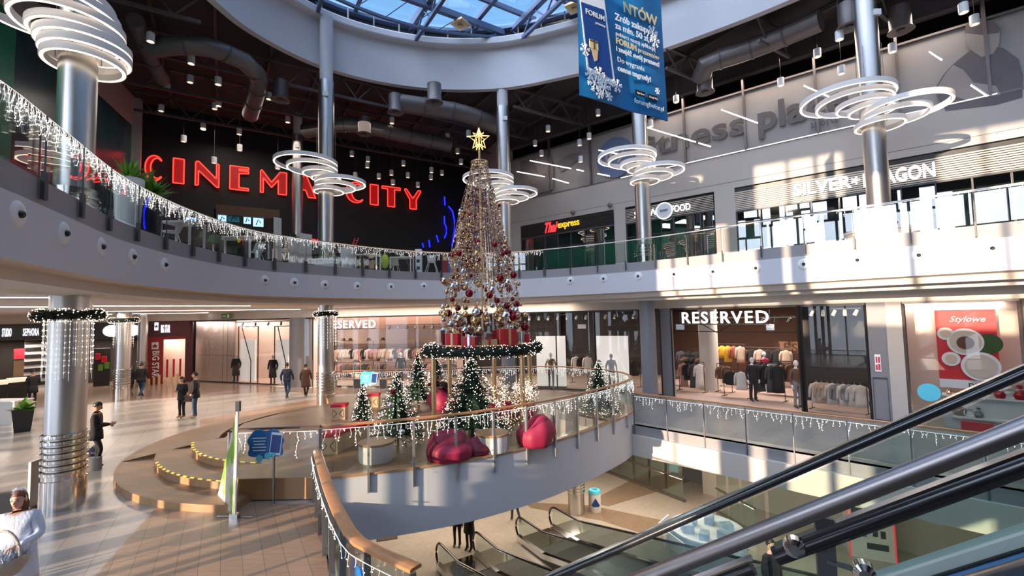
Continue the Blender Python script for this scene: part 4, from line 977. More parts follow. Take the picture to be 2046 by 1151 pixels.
# screens of the cinema bar at the left
for k, (x0, y0, x1, y1) in enumerate(((436, 428, 452, 445), (455, 428, 478, 446), (487, 430, 501, 450), (506, 432, 526, 456), (372, 433, 392, 446))):
    a, b = cw(x0, 0, 3.2), cw(x1, 0, 3.2); d = ray((x0 + x1) / 2, (y0 + y1) / 2); c = EYE + d * ((31.737 - 3.2) / (-.535 * d.x + .845 * d.y)); w_ = (b - a).length; h_ = w_ * (y1 - y0) / (x1 - x0) * .86
    t = thing('menu_screen', ['bright blue menu screen of the cinema bar, %s from the left' % ORD[k]][0] if k < 4 else 'bright blue menu screen of the cinema bar, set apart at the far left', 'screen'); MB().box((0, 0, 0), (w_, h_, .05)).build('housing', 'black', t); MB().box((0, 0, .03), (w_ * .94, h_ * .92, .01)).build('display', 'screen' if k != 1 else 'cyan', t)
    mb = MB(); mb.tube([(-w_ * .2, -h_ * .3, .04), (0, h_ * .25, .04), (w_ * .25, -h_ * .1, .04)], .03, 5); mb.build('picture', 'navy', t)
    face_at(t, c, CR)
a = cw(430, 0, 3.3); b = cw(545, 0, 3.3); t = thing('bar_canopy', 'dark brown canopy beam above the cinema bar menu screens', 'canopy', (0, 0, 0)); mb = MB(); bar(mb, Vector((a.x, a.y, 9.85)), Vector((b.x, b.y, 9.85)), .5, .5); mb.build('beam', 'trunk', t); mb = MB(); bar(mb, Vector((a.x, a.y, 6.7)), Vector((b.x, b.y, 6.7)), .8, 1.1); mb.build('counter', 'black', t)
mb = MB()
for q in (a, b): mb.box((q.x, q.y, 8.0), (.12, .12, 3.8))
mb.build('post', 'black', t)

# ================================================================== CEILING: TRUSSES, DUCTS, DIFFUSERS, PENDANT LAMPS
def clear_of_drum(p): return not inside(p, BASE)
tr = MB(); k = 0
HALL = [Vector((-16, 8, 0)), Vector((-20.3, 24.3, 0)), Vector((-3.1, 35.3, 0)), Vector((0, 29.6, 0)), Vector((22, 12, 0)), Vector((14, 6, 0)), Vector((0, 12, 0))]
for o0, d, stp, cnt in ((Vector((-2, 18, 0)), CR, 3.3, range(-6, 7)), ):
    nv = Vector((-d.y, d.x, 0))
    for i in cnt:
        o = o0 + nv * (i * stp); run = []
        for j in range(-50, 51):
            p = o + d * (j * .8); ok = inside(p, HALL) and clear_of_drum(p)
            if ok: run.append(p)
            if (not ok or j == 50) and len(run) > 2:
                a, b = run[0], run[-1]; n = len(run) - 1
                for z in (14.9, 15.9): bar(tr, Vector((a.x, a.y, z)), Vector((b.x, b.y, z)), .12, .12)
                for q in range(n):
                    z0, z1 = (14.9, 15.9) if q % 2 else (15.9, 14.9); bar(tr, Vector((run[q].x, run[q].y, z0)), Vector((run[q + 1].x, run[q + 1].y, z1)), .06, .06)
                run = []
            elif not ok: run = []
struct('ceiling_truss', tr, 'truss_grey')
tr = MB()
for i in range(-9, 16):
    o = Vector((-2, 18, 0)) + CR * (i * 2.1); run = []
    for j in range(-40, 41):
        p = o + Vector((-CR.y, CR.x, 0)) * (j * .8)
        if inside(p, HALL) and clear_of_drum(p): run.append(p)
    if len(run) > 1 and all((a - b).length < 1 for a, b in zip(run, run[1:])): bar(tr, run[0] + Vector((0, 0, 16.05)), run[-1] + Vector((0, 0, 16.05)), .1, .14)
struct('ceiling_purlins', tr, 'truss_grey')
def duct(pts, r, label):
    P = catmull(pts, False, .5); t = thing('air_duct', label, 'duct', P[0]); MB().tube([p - P[0] for p in P], r, 16).build('duct_tube', 'duct', t, True)
    mb = MB(); Q = resample([p - P[0] for p in P], 1.3)
    for i in range(1, len(Q) - 1): d = (Q[i + 1] - Q[i]).normalized() * .04; mb.tube([Q[i] - d, Q[i] + d], r + .03, 16)
    mb.build('joint_band', 'truss_grey', t, True); return t
def dif(px, py, z, label, r=.42):
    p = at(px, py, z); t = thing('air_diffuser', label, 'vent', p); MB().lathe([(0, .9), (r * .8, .9), (r * .8, .1), (r, .0), (r * .9, -.02), (r * .55, .05), (0, .03)], 24).build('body', 'duct', t, True); MB().lathe([(0, -.01), (r * .3, -.01), (r * .3, .05)], 12).build('hub', 'truss_grey', t, True)
def hp(px, py, z): return tuple(at(px, py, z))
duct([hp(610, 262, 14.6), hp(700, 248, 14.7), hp(800, 268, 14.6), hp(900, 290, 14.4)], .42, 'grey round air duct in the dark ceiling behind the cinema column')
duct([hp(790, 205, 14.8), hp(860, 215, 14.8), hp(930, 228, 14.7), hp(1000, 255, 14.4)], .45, 'grey round air duct in the dark ceiling above the bauble tree star')
duct([hp(300, 95, 14.6), hp(380, 90, 14.7), hp(450, 105, 14.7), hp(515, 150, 14.5), hp(500, 230, 14.2)], .36, 'curving grey air duct in the dark ceiling above the letters C I N')
duct([hp(1400, 160, 14.5), hp(1410, 130, 14.9), hp(1480, 105, 15.1), hp(1560, 75, 15.2), hp(1640, 40, 15.2)], .42, 'bright silver air duct with an elbow above the gym windows')
duct([hp(270, 40, 14.9), hp(300, 110, 14.8), hp(325, 160, 14.6)], .28, 'narrow grey duct at the far left of the dark ceiling')
for a in ((790, 225, 14.2, 'round ceiling diffuser in front of the duct above the bauble tree'), (728, 268, 13.9, 'round ceiling diffuser right of the cinema column'), (560, 200, 14.1, 'round ceiling diffuser left of the cinema column'), (1409, 185, 13.9, 'round ceiling diffuser under the silver duct elbow'), (1800, 62, 14.2, 'large round ceiling diffuser right of the right-hand column'), (1697, 55, 14.2, 'round ceiling diffuser left of the right-hand column'), (868, 205, 14.2, 'round ceiling diffuser far back above the tree')): dif(*a)
LAMPS = [(231, 24, 9), (301, 75, 20), (382, 120, 18), (380, 158, 16), (334, 174, 15), (436, 162, 17), (429, 212, 14), (437, 206, 14), (322, 216, 13), (406, 253, 12), (478, 263, 12), (367, 277, 11), (479, 295, 11), (428, 320, 10), (537, 192, 15), (575, 239, 13), (783, 241, 13), (824, 273, 12), (894, 273, 12), (936, 267, 13), (914, 302, 11), (921, 323, 11), (703, 307, 11), (735, 318, 11), (734, 330, 11), (806, 326, 11), (782, 345, 10.5), (757, 352, 10), (815, 350, 10), (710, 350, 10), (862, 340, 11), (861, 354, 10), (883, 345, 10), (785, 364, 10), (835, 369, 10), (555, 332, 10), (1195, 225, 13), (1095, 257, 13), (1177, 272, 13), (1069, 286, 12), (1082, 306, 11), (1351, 198, 14), (1300, 247, 13), (1633, 106, 18), (1677, 71, 20), (1681, 140, 16), (1560, 164, 15), (1783, 96, 19), (1925, 16, 22), (1947, 40, 21), (1158, 285, 9), (1160, 318, 9), (600, 222, 9)]
def zone(px): return 'left of the letter N' if px < 400 else 'between the letter N and the cinema column' if px < 640 else 'between the cinema column and the tree star' if px < 960 else 'between the tree and the banner column' if px < 1260 else 'before the gym windows'
LAMPS.sort(); cnt = {}; proto = None
for px, py, s in LAMPS:
    z_ = zone(px); cnt[z_] = cnt.get(z_, 0) + 1
    Y = min(.36 * F / s, 40); d = ray(px, py)
    wc_ = 31.0 / (-.535 * d.x + .845 * d.y) * d.y if px < 935 else 1e9
    wr_ = 22.4 / (.629 * d.x + .777 * d.y) * d.y if px > 1000 else 1e9
    p = atd(px, py, min(Y, wc_ * .95, wr_)); lab = 'small white pendant lamp %s, %s from left' % (z_, ORD[cnt[z_] - 1])
    t = thing('pendant_lamp', lab, 'lamp', p, 0, 'white pendant lamps under the dark ceiling')
    if proto is None:
        proto = (MB().lathe([(0, .17), (.13, .17), (.135, .14), (.135, -.17), (.12, -.17), (.11, -.05), (0, -.05)], 16).build('shade', 'white_paint', t, True).data, MB().lathe([(0, -.08), (.1, -.08), (0, -.075)], 12).build('bulb', 'ring_glow', t, True).data)
    else:
        for n_, me in zip(('shade', 'bulb'), proto): o = bpy.data.objects.new(n_, me); COL.objects.link(o); o.parent = t
    MB().tube([(0, 0, .17), (0, 0, ROOF - .15 - p.z)], .007, 4).build('cord', 'duct', t)
# linear lamps near the gym windows (they hang in the hall)
for k, (x0, y0, x1, y1) in enumerate(((1059, 321, 1141, 337), (1152, 339, 1166, 342), (1033, 343, 1088, 353), (1104, 357, 1136, 366), (1290, 254, 1390, 284), (1396, 286, 1420, 293), (1196, 300, 1250, 311), (1441, 219, 1514, 246), (1606, 171, 1660, 195), (1857, 103, 1882, 120), (1940, 170, 1973, 192), (1194, 347, 1218, 352))):
    a = atl(x0, y0, (.629, .777), 22.6); b = atl(x1, y1, (.629, .777), 22.6); b.z = a.z + (b.z - a.z) * 1.0
    t = thing('linear_lamp', 'thin slanting line of light before the gym windows, %s in order' % ORD[k], 'lamp', a, 0, 'thin light lines before the gym windows')
    mb = MB(); bar(mb, Vector((0, 0, 0)), b - a, .03, .045); mb.build('diffuser', 'strip', t)
    mb = MB(); bar(mb, Vector((0, 0, .04)), b - a + Vector((0, 0, .04)), .04, .03); mb.build('housing', 'white_paint', t)

# ================================================================== RIGHT WALL: GYM LETTERING, SIGNS, UPPER SHOPS
def wall_text(s, px0, px1, z, H, mt, name, label=None, cat='sign', back=-.1, parent=None, bold=.0, extrude=.02, shear=0, wsc=None):
    t0, t1 = rt_px(px0), rt_px(px1); o = text(name, s, 1, mt, extrude, None, bold, width=t1 - t0, height=H, shear=shear)
    face_at(o, rw(t0, z, back), RD)
    if label: tag(o, label, cat)
    if parent: o.parent = parent
    return o
def wsign(name, label, px, z, cat='sign'): return thing(name, label, cat, (0, 0, 0))
t = wsign('gym_lettering', 'large grey gym lettering with a round logo on the translucent upper windows', 0, 0)
wall_text('fitness', 1290, 1512, 12.2, 1.15, 'fitness_grey', 'lettering', parent=t, back=.0, bold=.02)
wall_text('place', 1537, 1728, 11.75, 1.62, 'fitness_grey', 'lettering', parent=t, back=.0, bold=.028)
wall_text('sports', 1645, 1702, 11.62, .38, 'fitness_grey', 'lettering', parent=t, back=.0)
a = rt_px(1241); o = MB().prism([(1.15 * math.cos(q * PI / 24), 1.15 * math.sin(q * PI / 24)) for q in range(48)], 0, .03).build('round_logo', 'logo_blue', t); face_at(o, rw(a, 12.65, .03), RD)
wall_text('my', 1222, 1262, 12.3, .7, 'fitness_panel', 'logo_lettering', parent=t, back=-.02, bold=.02)
# faint photographs printed on the glass: a man in a dark shirt, and two training figures
t = wsign('wall_print', 'large faded print of a man in a dark shirt on the upper windows', 0, 0)
M['print_dark'] = mat('print_dark', (.10, .085, .095), .5, var=.35, vscale=1.2); M['print_skin'] = mat('print_skin', (.27, .235, .225), .5, var=.15, vscale=1.5); M['print_mid'] = mat('print_mid', (.19, .165, .165), .5, var=.4, vscale=2.5)
def wprint(pts, mt, nm, off, par):
    q = []
    for x, y in pts:
        P = atl(x, y, (.629, .777), 23.3); q.append(((P - R0).dot(RD), P.z))
    o = MB().prism(q, 0, .012).build(nm, mt, par); face_at(o, rw(0, 0, off), RD)
wprint([(1868, 178), (1885, 150), (1905, 128), (1940, 100), (1962, 92), (2005, 96), (2035, 118), (2044, 150), (2043, 195), (1990, 210), (1890, 222)], 'print_dark', 'shirt', .0, t)
wprint([(1928, 62), (1935, 50), (1960, 46), (1990, 45), (1999, 60), (1996, 90), (1985, 108), (1962, 114), (1945, 104), (1932, 90)], 'print_skin', 'face', -.012, t)
wprint([(1928, 66), (1930, 50), (1955, 40), (1985, 42), (2000, 58), (1996, 66), (1960, 70)], 'print_dark', 'hair', -.02, t)
wprint([(1870, 180), (1888, 150), (1905, 130), (1925, 140), (1945, 165), (1990, 172), (2000, 190), (1930, 200)], 'print_skin', 'arm', -.014, t)
t = wsign('wall_print', 'dark faded print of training figures on the upper windows beside the tree', 0, 0)
wprint([(1040, 322), (1062, 318), (1080, 308), (1100, 312), (1106, 335), (1106, 378), (1075, 388), (1040, 390)], 'print_mid', 'figure', .0, t); wprint([(1070, 325), (1085, 318), (1098, 326), (1092, 345), (1078, 352)], 'print_skin', 'face', -.012, t)
wprint([(1112, 325), (1135, 310), (1152, 306), (1158, 316), (1140, 332), (1120, 345)], 'print_mid', 'arm', .0, t)
# shop band at the back of the right gallery: sign boxes, pillars, reflecting glass
def slats(px0, px1, z0, z1, name, label, dark):
    t = wsign(name, label, 0, 0); t0, t1 = rt_px(px0), rt_px(px1); mb = MB(); mb.sweep([rw(t0, 0), rw(t1, 0)], [(.0, z0), (.0, z1), (-.1, z1), (-.1, z0)]); mb.build('backing', 'sign_black', t)
    mb = MB(); z = z0 + .04
    while z < z1 - .04: mb.sweep([rw(t0, 0, -.02), rw(t1, 0, -.02)], [(.02, z), (.02, z + .028), (-.02, z + .028), (-.02, z)]); z += .085
    if not dark or True: mb.build('slats', 'sign_black' if dark else 'slat', t)
    return t
mb = MB()
segs = [(1020, 1045), (1235, 1258), (1440, 1482)]
for p0, p1 in segs:
    mb.sweep([rw(rt_px(p0), 0), rw(rt_px(p1), 0)], [(0.02, FL2), (0.02, 9.74), (-.6, 9.74), (-.6, FL2)])
struct('wall_right', mb, 'upper_wall')
mb = MB()
for p0, p1 in ((1045, 1235), (1258, 1440), (1482, 2200)): mb.sweep([rw(rt_px(p0) if p0 < 2100 else 0, 0), rw(rt_px(p1) if p1 < 2100 else 34, 0)], [(-.9, FL2), (-.9, 9.74), (-1.0, 9.74), (-1.0, FL2)])
struct('wall_right', mb, 'shop_mirror_back')
s1 = slats(1046, 1234, 8.85, 9.66, 'thai_sign', 'dark fast-food sign with a red script word and yellow express letters', True)
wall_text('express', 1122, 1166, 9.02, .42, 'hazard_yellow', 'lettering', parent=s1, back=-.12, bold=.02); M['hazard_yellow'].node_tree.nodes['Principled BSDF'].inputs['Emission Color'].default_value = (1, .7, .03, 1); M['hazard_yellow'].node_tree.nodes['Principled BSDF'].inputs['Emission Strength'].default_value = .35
wall_text('Thai', 1096, 1122, 8.96, .66, 'red_line', 'lettering', parent=s1, back=-.12, bold=.03, shear=.45)
s2 = slats(1259, 1438, 8.8, 9.62, 'slow_food_sign', 'slatted food court sign with white letters either side of a round emblem', False)
wall_text('SLOW', 1278, 1325, 9.0, .36, 'sign_white', 'lettering', parent=s2, back=-.12, bold=.01); wall_text('FOOD', 1353, 1392, 8.98, .36, 'sign_white', 'lettering', parent=s2, back=-.12, bold=.01)
o = MB().prism([(.42 * math.cos(q * PI / 16), .42 * math.sin(q * PI / 16)) for q in range(32)], 0, .05).build('round_emblem', 'text_white', s2); face_at(o, rw(rt_px(1339), 9.14, -.12), RD)
o = MB().lathe([(.40, 0), (.44, 0), (.44, .06), (.40, .06), (.40, 0)], 32).build('emblem_rim', 'sign_white', s2); face_at(o, rw(rt_px(1339), 9.14, -.13), RD)
wall_text('SLOW', 1331, 1347, 9.1, .12, 'logo_blue', 'emblem_lettering', parent=s2, back=-.19)
t0 = rt_px(1482)
s3 = wsign('silver_dragon_sign', 'long slatted sign with silver white letters on the right, behind the column', 0, 0)
mb = MB().sweep([rw(t0, 0), rw(33, 0)], [(.0, 8.55), (.0, 9.66), (-.1, 9.66), (-.1, 8.55)]); mb.build('backing', 'sign_black', s3); mb = MB(); z = 8.58
while z < 9.46: mb.sweep([rw(t0, 0, -.02), rw(33, 0, -.02)], [(.02, z), (.02, z + .05), (-.02, z + .05), (-.02, z)]); z += .085
mb.build('slats', 'slat', s3)
wall_text('SILVER', 1603, 1722, 8.82, .56, 'sign_white', 'lettering', parent=s3, back=-.12, bold=.025); wall_text('DRAGON', 1745, 1893, 8.76, .56, 'sign_white', 'lettering', parent=s3, back=-.12, bold=.025)
snm = MB()
for q in range(5): a_ = q * 2 * PI / 5; snm.tube([(0, 0, 0), (.16 * math.cos(a_), .16 * math.sin(a_), 0)], .035, 5)
o = snm.build('star_mark', 'sign_white', s3); face_at(o, rw(rt_px(1729), 9.1, -.13), RD)
# glass fronts: each pane its own slight tilt, so the reflections break up as in the photo
rnd = random.Random(17)
for name, label, p0, p1, ztop, npn in (('storefront', 'mirror-like glass front under the fast-food sign', 1046, 1234, 8.8, 7), ('storefront', 'mirror-like glass front under the round-emblem food sign', 1259, 1438, 8.76, 7), ('storefront', 'long mirror-like glass front under the silver letters', 1484, 2046, 8.52, 12)):
    t = wsign(name, label, 0, 0, 'shop front'); a, b = rt_px(p0), rt_px(p1) + (3 if p1 > 2000 else 0)
    fr_ = MB()
    for k in range(npn):
        u0 = a + (b - a) * k / npn; u1 = a + (b - a) * (k + 1) / npn; tl = rnd.uniform(-.02, .02); tw = rnd.uniform(-.015, .015)
        mb = MB(); q = [rw(u0 + .02, FL2 + .05, .02 + tw - tl), rw(u1 - .02, FL2 + .05, .02 - tw - tl), rw(u1 - .02, ztop, .02 - tw + tl), rw(u0 + .02, ztop, .02 + tw + tl)]
        mb.add(q + [p + RN * .012 for p in q], [(0, 1, 2, 3), (7, 6, 5, 4), (0, 4, 5, 1), (1, 5, 6, 2), (2, 6, 7, 3), (3, 7, 4, 0)]); mb.build('glass_pane', 'mirror_glass', t)
        fr_.box(rw(u0, (FL2 + ztop) / 2, .02), (.05, .08, ztop - FL2), math.atan2(RD.y, RD.x))
    fr_.sweep([rw(a, 0, 0), rw(b, 0, 0)], [(.05, ztop), (.05, ztop + .08), (-.1, ztop + .08), (-.1, ztop)]); fr_.sweep([rw(a, 0, 0), rw(b, 0, 0)], [(.05, FL2 + 1.9), (.05, FL2 + 1.93), (.0, FL2 + 1.93), (.0, FL2 + 1.9)]); fr_.build('frame', 'dark_grey', t)
for px, z, lab in ((1153, 9.95, 'small wall camera above the express lettering'), (1229, 9.98, 'small wall camera left of the banner column')):
    t = thing('security_camera', lab, 'camera', rw(rt_px(px), z, -.12)); MB().ell((0, 0, 0), (.13, .13, .13), 14, 10).build('dome', 'duct', t, 'all'); MB().box((.0, .08, .05), (.1, .16, .1), 0).build('bracket', 'duct', t)

# ================================================================== PEOPLE
def vlerp(a, b, t): return Vector(a).lerp(Vector(b), t)
POSES = {
 'stand': {},
 'walk': dict(kneeL=(-.10, .14, .50), ankL=(-.09, .22, .09), kneeR=(.10, .05, .50), ankR=(.10, -.28, .14), elbL=(-.25, -.10, 1.15), wrL=(-.24, -.05, .90), elbR=(.25, .06, 1.14), wrR=(.23, .20, .92)),
 'phone': dict(elbL=(-.25, .0, 1.13), wrL=(-.07, .26, 1.17), elbR=(.25, .0, 1.13), wrR=(.06, .27, 1.19), headtilt=.45),
 'pockets': dict(elbL=(-.30, -.04, 1.15), wrL=(-.19, .07, .96), elbR=(.30, -.04, 1.15), wrR=(.19, .07, .96)),
 'lean': dict(elbL=(-.24, .02, 1.14), wrL=(-.05, .28, 1.13), elbR=(.24, .03, 1.14), wrR=(.05, .30, 1.16), headtilt=.4, kneeR=(.11, .14, .52), ankR=(.11, .02, .09)),
 'basket': dict(elbL=(-.27, .04, 1.16), wrL=(-.16, .30, 1.12), elbR=(.28, .0, 1.15), wrR=(.20, .20, .95)),
 'recline': dict(hipz=.30, lean=-.75, kneeL=(-.14, .42, .55), ankL=(-.14, .66, .16), kneeR=(.14, .45, .5), ankR=(.14, .72, .14)),
 'mann': dict(elbL=(-.27, -.02, 1.15), wrL=(-.26, .05, .88), elbR=(.27, -.02, 1.15), wrR=(.26, .05, .88)),
}
def person(label, loc, rz, h, pose, top, leg, shoe='black', skin='skin', hair='black', longhair=False, coat=None, mann=False, group=None, sleeve=None, fat=1.0):
    t = thing('mannequin' if mann else 'person', label, 'mannequin' if mann else 'person', loc, rz, group); P = POSES[pose]; k = h / 1.75
    hz = P.get('hipz', .93); ln = P.get('lean', 0)
    def T(x, y, z):      # torso points lean about the hips
        if not ln: return Vector((x, y, z))
        dz = z - .93; return Vector((x, y + math.sin(ln) * dz, hz + math.cos(ln) * dz))
    J = dict(pel=T(0, 0, .95), sp=T(0, .01, 1.13), ch=T(0, 0, 1.32), nk=T(0, -.01, 1.47), hd=T(0, .015, 1.55), shL=T(-.18, 0, 1.41), shR=T(.18, 0, 1.41), hipL=T(-.09, 0, .90), hipR=T(.09, 0, .90))
    D = dict(elbL=(-.26, -.02, 1.14), wrL=(-.25, .05, .88), elbR=(.26, -.02, 1.14), wrR=(.25, .05, .88), kneeL=(-.10, .02, .50), ankL=(-.10, -.01, .09), kneeR=(.10, .02, .50), ankR=(.10, -.01, .09))
    for q, v in D.items():
        v = Vector(P.get(q, v))
        if ln and q[:2] in ('el', 'wr') and q not in P: v = T(v.x * .8, v.y + .22, v.z + .1)
        J[q] = v
    for s in 'LR': J['toe' + s] = J['ank' + s] + Vector((0, .16, -.055)); J['heel' + s] = J['ank' + s] + Vector((0, -.04, -.05))
    c = 1.30 if coat else 1.0; c *= fat
    RR = dict(pel=(.155 * c, .115 * c), sp=(.135 * c, .10 * c), ch=(.165 * c, .115 * c), nk=(.055, .055), hd=(.05, .055), shL=(.065 * c, .065 * c), shR=(.065 * c, .065 * c), hipL=(.095 * fat, .095 * fat), hipR=(.095 * fat, .095 * fat), elbL=(.046 * c, .046 * c), elbR=(.046 * c, .046 * c), wrL=(.032 * c, .032 * c), wrR=(.032 * c, .032 * c), kneeL=(.062, .062), kneeR=(.062, .062), ankL=(.045, .045), ankR=(.045, .045), toeL=(.035, .03), toeR=(.035, .03), heelL=(.035, .035), heelR=(.035, .035))
    ED = [('pel', 'sp', 1), ('sp', 'ch', 1), ('ch', 'nk', 1), ('nk', 'hd', 0), ('ch', 'shL', 1), ('ch', 'shR', 1), ('shL', 'elbL', 1), ('shR', 'elbR', 1), ('elbL', 'wrL', 1), ('elbR', 'wrR', 1), ('pel', 'hipL', 2), ('pel', 'hipR', 2), ('hipL', 'kneeL', 2), ('hipR', 'kneeR', 2), ('kneeL', 'ankL', 2), ('kneeR', 'ankR', 2), ('ankL', 'toeL', 3), ('ankR', 'toeR', 3), ('ankL', 'heelL', 3), ('ankR', 'heelR', 3)]
    bm = bmesh.new(); lay = bm.verts.layers.skin.verify(); V = {}
    for q in J:
        v = bm.verts.new(J[q]); v[lay].radius = RR[q]; V[q] = v
        if q == 'pel': v[lay].use_root = True
    for a, b, _ in ED: bm.edges.new((V[a], V[b]))
    me = bpy.data.meshes.new('tmp'); bm.to_mesh(me); bm.free(); o = bpy.data.objects.new('tmp', me); COL.objects.link(o)
    o.modifiers.new('s', 'SKIN').use_smooth_shade = True; sb = o.modifiers.new('u', 'SUBSURF'); sb.levels = 1
    ev = bpy.data.meshes.new_from_object(o.evaluated_get(bpy.context.evaluated_depsgraph_get())); bpy.data.objects.remove(o)
    mb = MB(); vs = [v.co.copy() for v in ev.vertices]; mb.v = [tuple(v) for v in vs]; mb.f = [tuple(p.vertices) for p in ev.polygons]
    def dist(p, a, b):
        ab = b - a; u = max(0, min(1, (p - a).dot(ab) / ab.length_squared)); return (p - a - ab * u).length
    for f in mb.f:
        cpt = sum((vs[i] for i in f), Vector()) / len(f); mb.m.append(min(ED, key=lambda e: dist(cpt, J[e[0]], J[e[1]]))[2])
    # head with brow, nose, chin, ears, eyes and mouth
    hc = J['hd'] + (Vector((0, math.sin(ln), math.cos(ln))) if ln else Vector((0, 0, 1))) * .105; tilt = P.get('headtilt', 0) + ln * .4
    rot = Matrix.Rotation(-tilt, 3, 'X')
    def hfn(v):
        if v.z < 0: v.x *= 1 + .28 * v.z / .125; v.y *= 1 + .1 * v.z / .125; v.y += -.10 * v.z
        if v.y > .05 and abs(v.x) < .02 and -.03 < v.z < .02: v.y += .022
        if v.y > .05 and .01 < abs(v.x) < .05 and .0 < v.z < .03: v.y -= .008
        return rot @ v
    mb.ell(hc, (.076, .096, .122), 20, 16, 0, hfn)
    def hpnt(x, y, z): return hc + rot @ Vector((x, y, z))
    mb.ell(hpnt(0, .103, -.015), (.011, .018, .024), 8, 6, 0)
    for s in (-1, 1): mb.ell(hpnt(s * .077, -.005, -.005), (.010, .020, .032), 8, 6, 0); 
    if not mann:
        for s in (-1, 1): mb.ell(hpnt(s * .031, .086, .015), (.011, .007, .007), 8, 6, 4); mb.ell(hpnt(s * .031, .088, .036), (.019, .006, .004), 8, 4, 4)
        mb.ell(hpnt(0, .088, -.058), (.022, .007, .007), 8, 6, 5)
    # hands: palm, four unequal fingers and a thumb
    for s, q in ((-1, 'L'), (1, 'R')):
        w_ = J['wr' + q]; d = (w_ - J['elb' + q]).normalized(); side = Vector((s, 0, 0)); side = (side - d * side.dot(d)).normalized(); nrm = d.cross(side).normalized()
        palm = w_ + d * .055; mm_ = Matrix((side, nrm, d)).transposed()
        mb.ell(palm, (.028, .042, .055), 10, 8, 0, lambda v, mm_=mm_: mm_ @ v)
        for fi, (off, L) in enumerate(((-.030, .062), (-.011, .072), (.009, .068), (.027, .054))):
            b0 = palm + d * .038 + nrm * off; b1 = b0 + d * L * .5 - side * .008; b2 = b1 + d * L * .35 - side * .024; mb.tube([palm + nrm * off * .6, b0, b1, b2], [.011, .0095, .0088, .007], 6, 0)
        tb = palm - nrm * .034 - d * .02; mb.tube([palm - nrm * .01 - d * .02, tb - nrm * .012 + d * .012, tb - nrm * .014 + d * .045 - side * .012], [.013, .0115, .008], 6, 0)
    o = mb.build('body', [skin, top, leg, shoe, 'black', 'red_gift'], t, 'all')
    if hair and not mann:
        hb = MB()
        def cap(v):
            if v.y > .035 and v.z < .055: v = v * .82
            if v.z < -.045 and not longhair: v = v * .8
            return rot @ v
        hb.ell(hc + rot @ Vector((0, -.010, .018)), (.087, .104, .122), 18, 12, 0, cap)
        if longhair: hb.ell(hc + rot @ Vector((0, -.055, -.09)), (.095, .055, .15), 14, 10)
        hb.build('hair', hair, t, 'all')
    if coat:
        cl, cm = coat; pr = []
        zs = [1.02, .9, .78, .66, .54, .42]
        for z in zs:
            if z >= cl - .06: pr.append((z, .175 + .07 * (1.02 - z)))
        mb = MB(); N = 24; vv = []
        for z, r in pr:
            for j in range(N): a = 2 * PI * j / N; rr = r * (1 + .03 * math.sin(5 * a)) * fat; vv.append(T(rr * 1.05 * math.cos(a), rr * .80 * math.sin(a), z))
        fs = [(i * N + j, i * N + (j + 1) % N, (i + 1) * N + (j + 1) % N, (i + 1) * N + j) for i in range(len(pr) - 1) for j in range(N)]
        mb.add(vv, fs + [tuple(range((len(pr) - 1) * N, len(pr) * N)), tuple(reversed(range(N)))]); mb.build('coat_skirt', cm, t, 'all')
    t.scale = (k, k, k)
    return t, J, k
mat('navy_cloth', (.025, .035, .07), .8); mat('jeans', (.035, .07, .15), .85, var=.2, vscale=20); mat('black_cloth', (.012, .012, .015), .85); mat('brown_cloth', (.12, .065, .045), .9); mat('dark_trousers', (.03, .022, .02), .9)
mat('white_knit', (.62, .68, .80), .9, bump=.4, vscale=30); mat('auburn', (.16, .05, .025), .6); mat('hair_dark', (.02, .013, .01), .5); mat('tan_shoe', (.35, .2, .1), .6); mat('grey_cloth', (.2, .2, .21), .9)
F0 = lambda px, py: tuple(at(px, py, 0))
def fz(px, py, z): return tuple(at(px, py, z))
# the woman with the basket
wp_ = atd(40, 978, 6.3); t, J, k = person('woman in a white knitted top and hairband carrying a wicker basket', (wp_.x, wp_.y, 0), PI + .35, 1.66, 'basket', 'white_knit', 'white_knit', 'tan_shoe', 'skin', 'auburn', True, (.55, 'white_knit'), fat=1.12)
mb = MB().tube([(.088 * math.sin(a) , .02 + .0 * a, 1.64 + .125 * math.cos(a)) for a in [(-1.4 + 2.8 * q / 12) for q in range(13)]], .009, 6); mb.build('hairband', 'white_paint', t, True)
mb = MB(); rnd = random.Random(4)
tufts(mb, lambda r: (Vector((r.uniform(-.06, .06), .01, 1.765)), Vector((0, 0, 1))), 220, .07, .003, rnd); mb.build('fluffy_trim', 'white_knit', t)
bp_ = Matrix.Rotation(PI + .35, 4, 'Z') @ (Vector((-.06, .42, .82)) * k); t2 = thing('wicker_basket', 'round grey wicker basket with a tall handle held by the woman in white', 'basket', (wp_.x + bp_.x, wp_.y + bp_.y, bp_.z))
MB().lathe([(0, 0), (.17, 0), (.23, .10), (.25, .20), (.24, .22), (.22, .2), (.16, .03), (0, .03)], 28).build('bowl', 'wicker', t2, True)
MB().tube([(.23 * math.cos(a), 0, .2 + .34 * math.sin(a)) for a in [PI * q / 14 for q in range(15)]], .016, 8).build('handle', 'wicker', t2, True)
mb = MB(); tufts(mb, lambda r: (Vector((r.uniform(-.18, .18), r.uniform(-.18, .18), .2)), Vector((0, 0, 1))), 400, .12, .008, rnd); mb.build('filling', 'white_knit', t2)
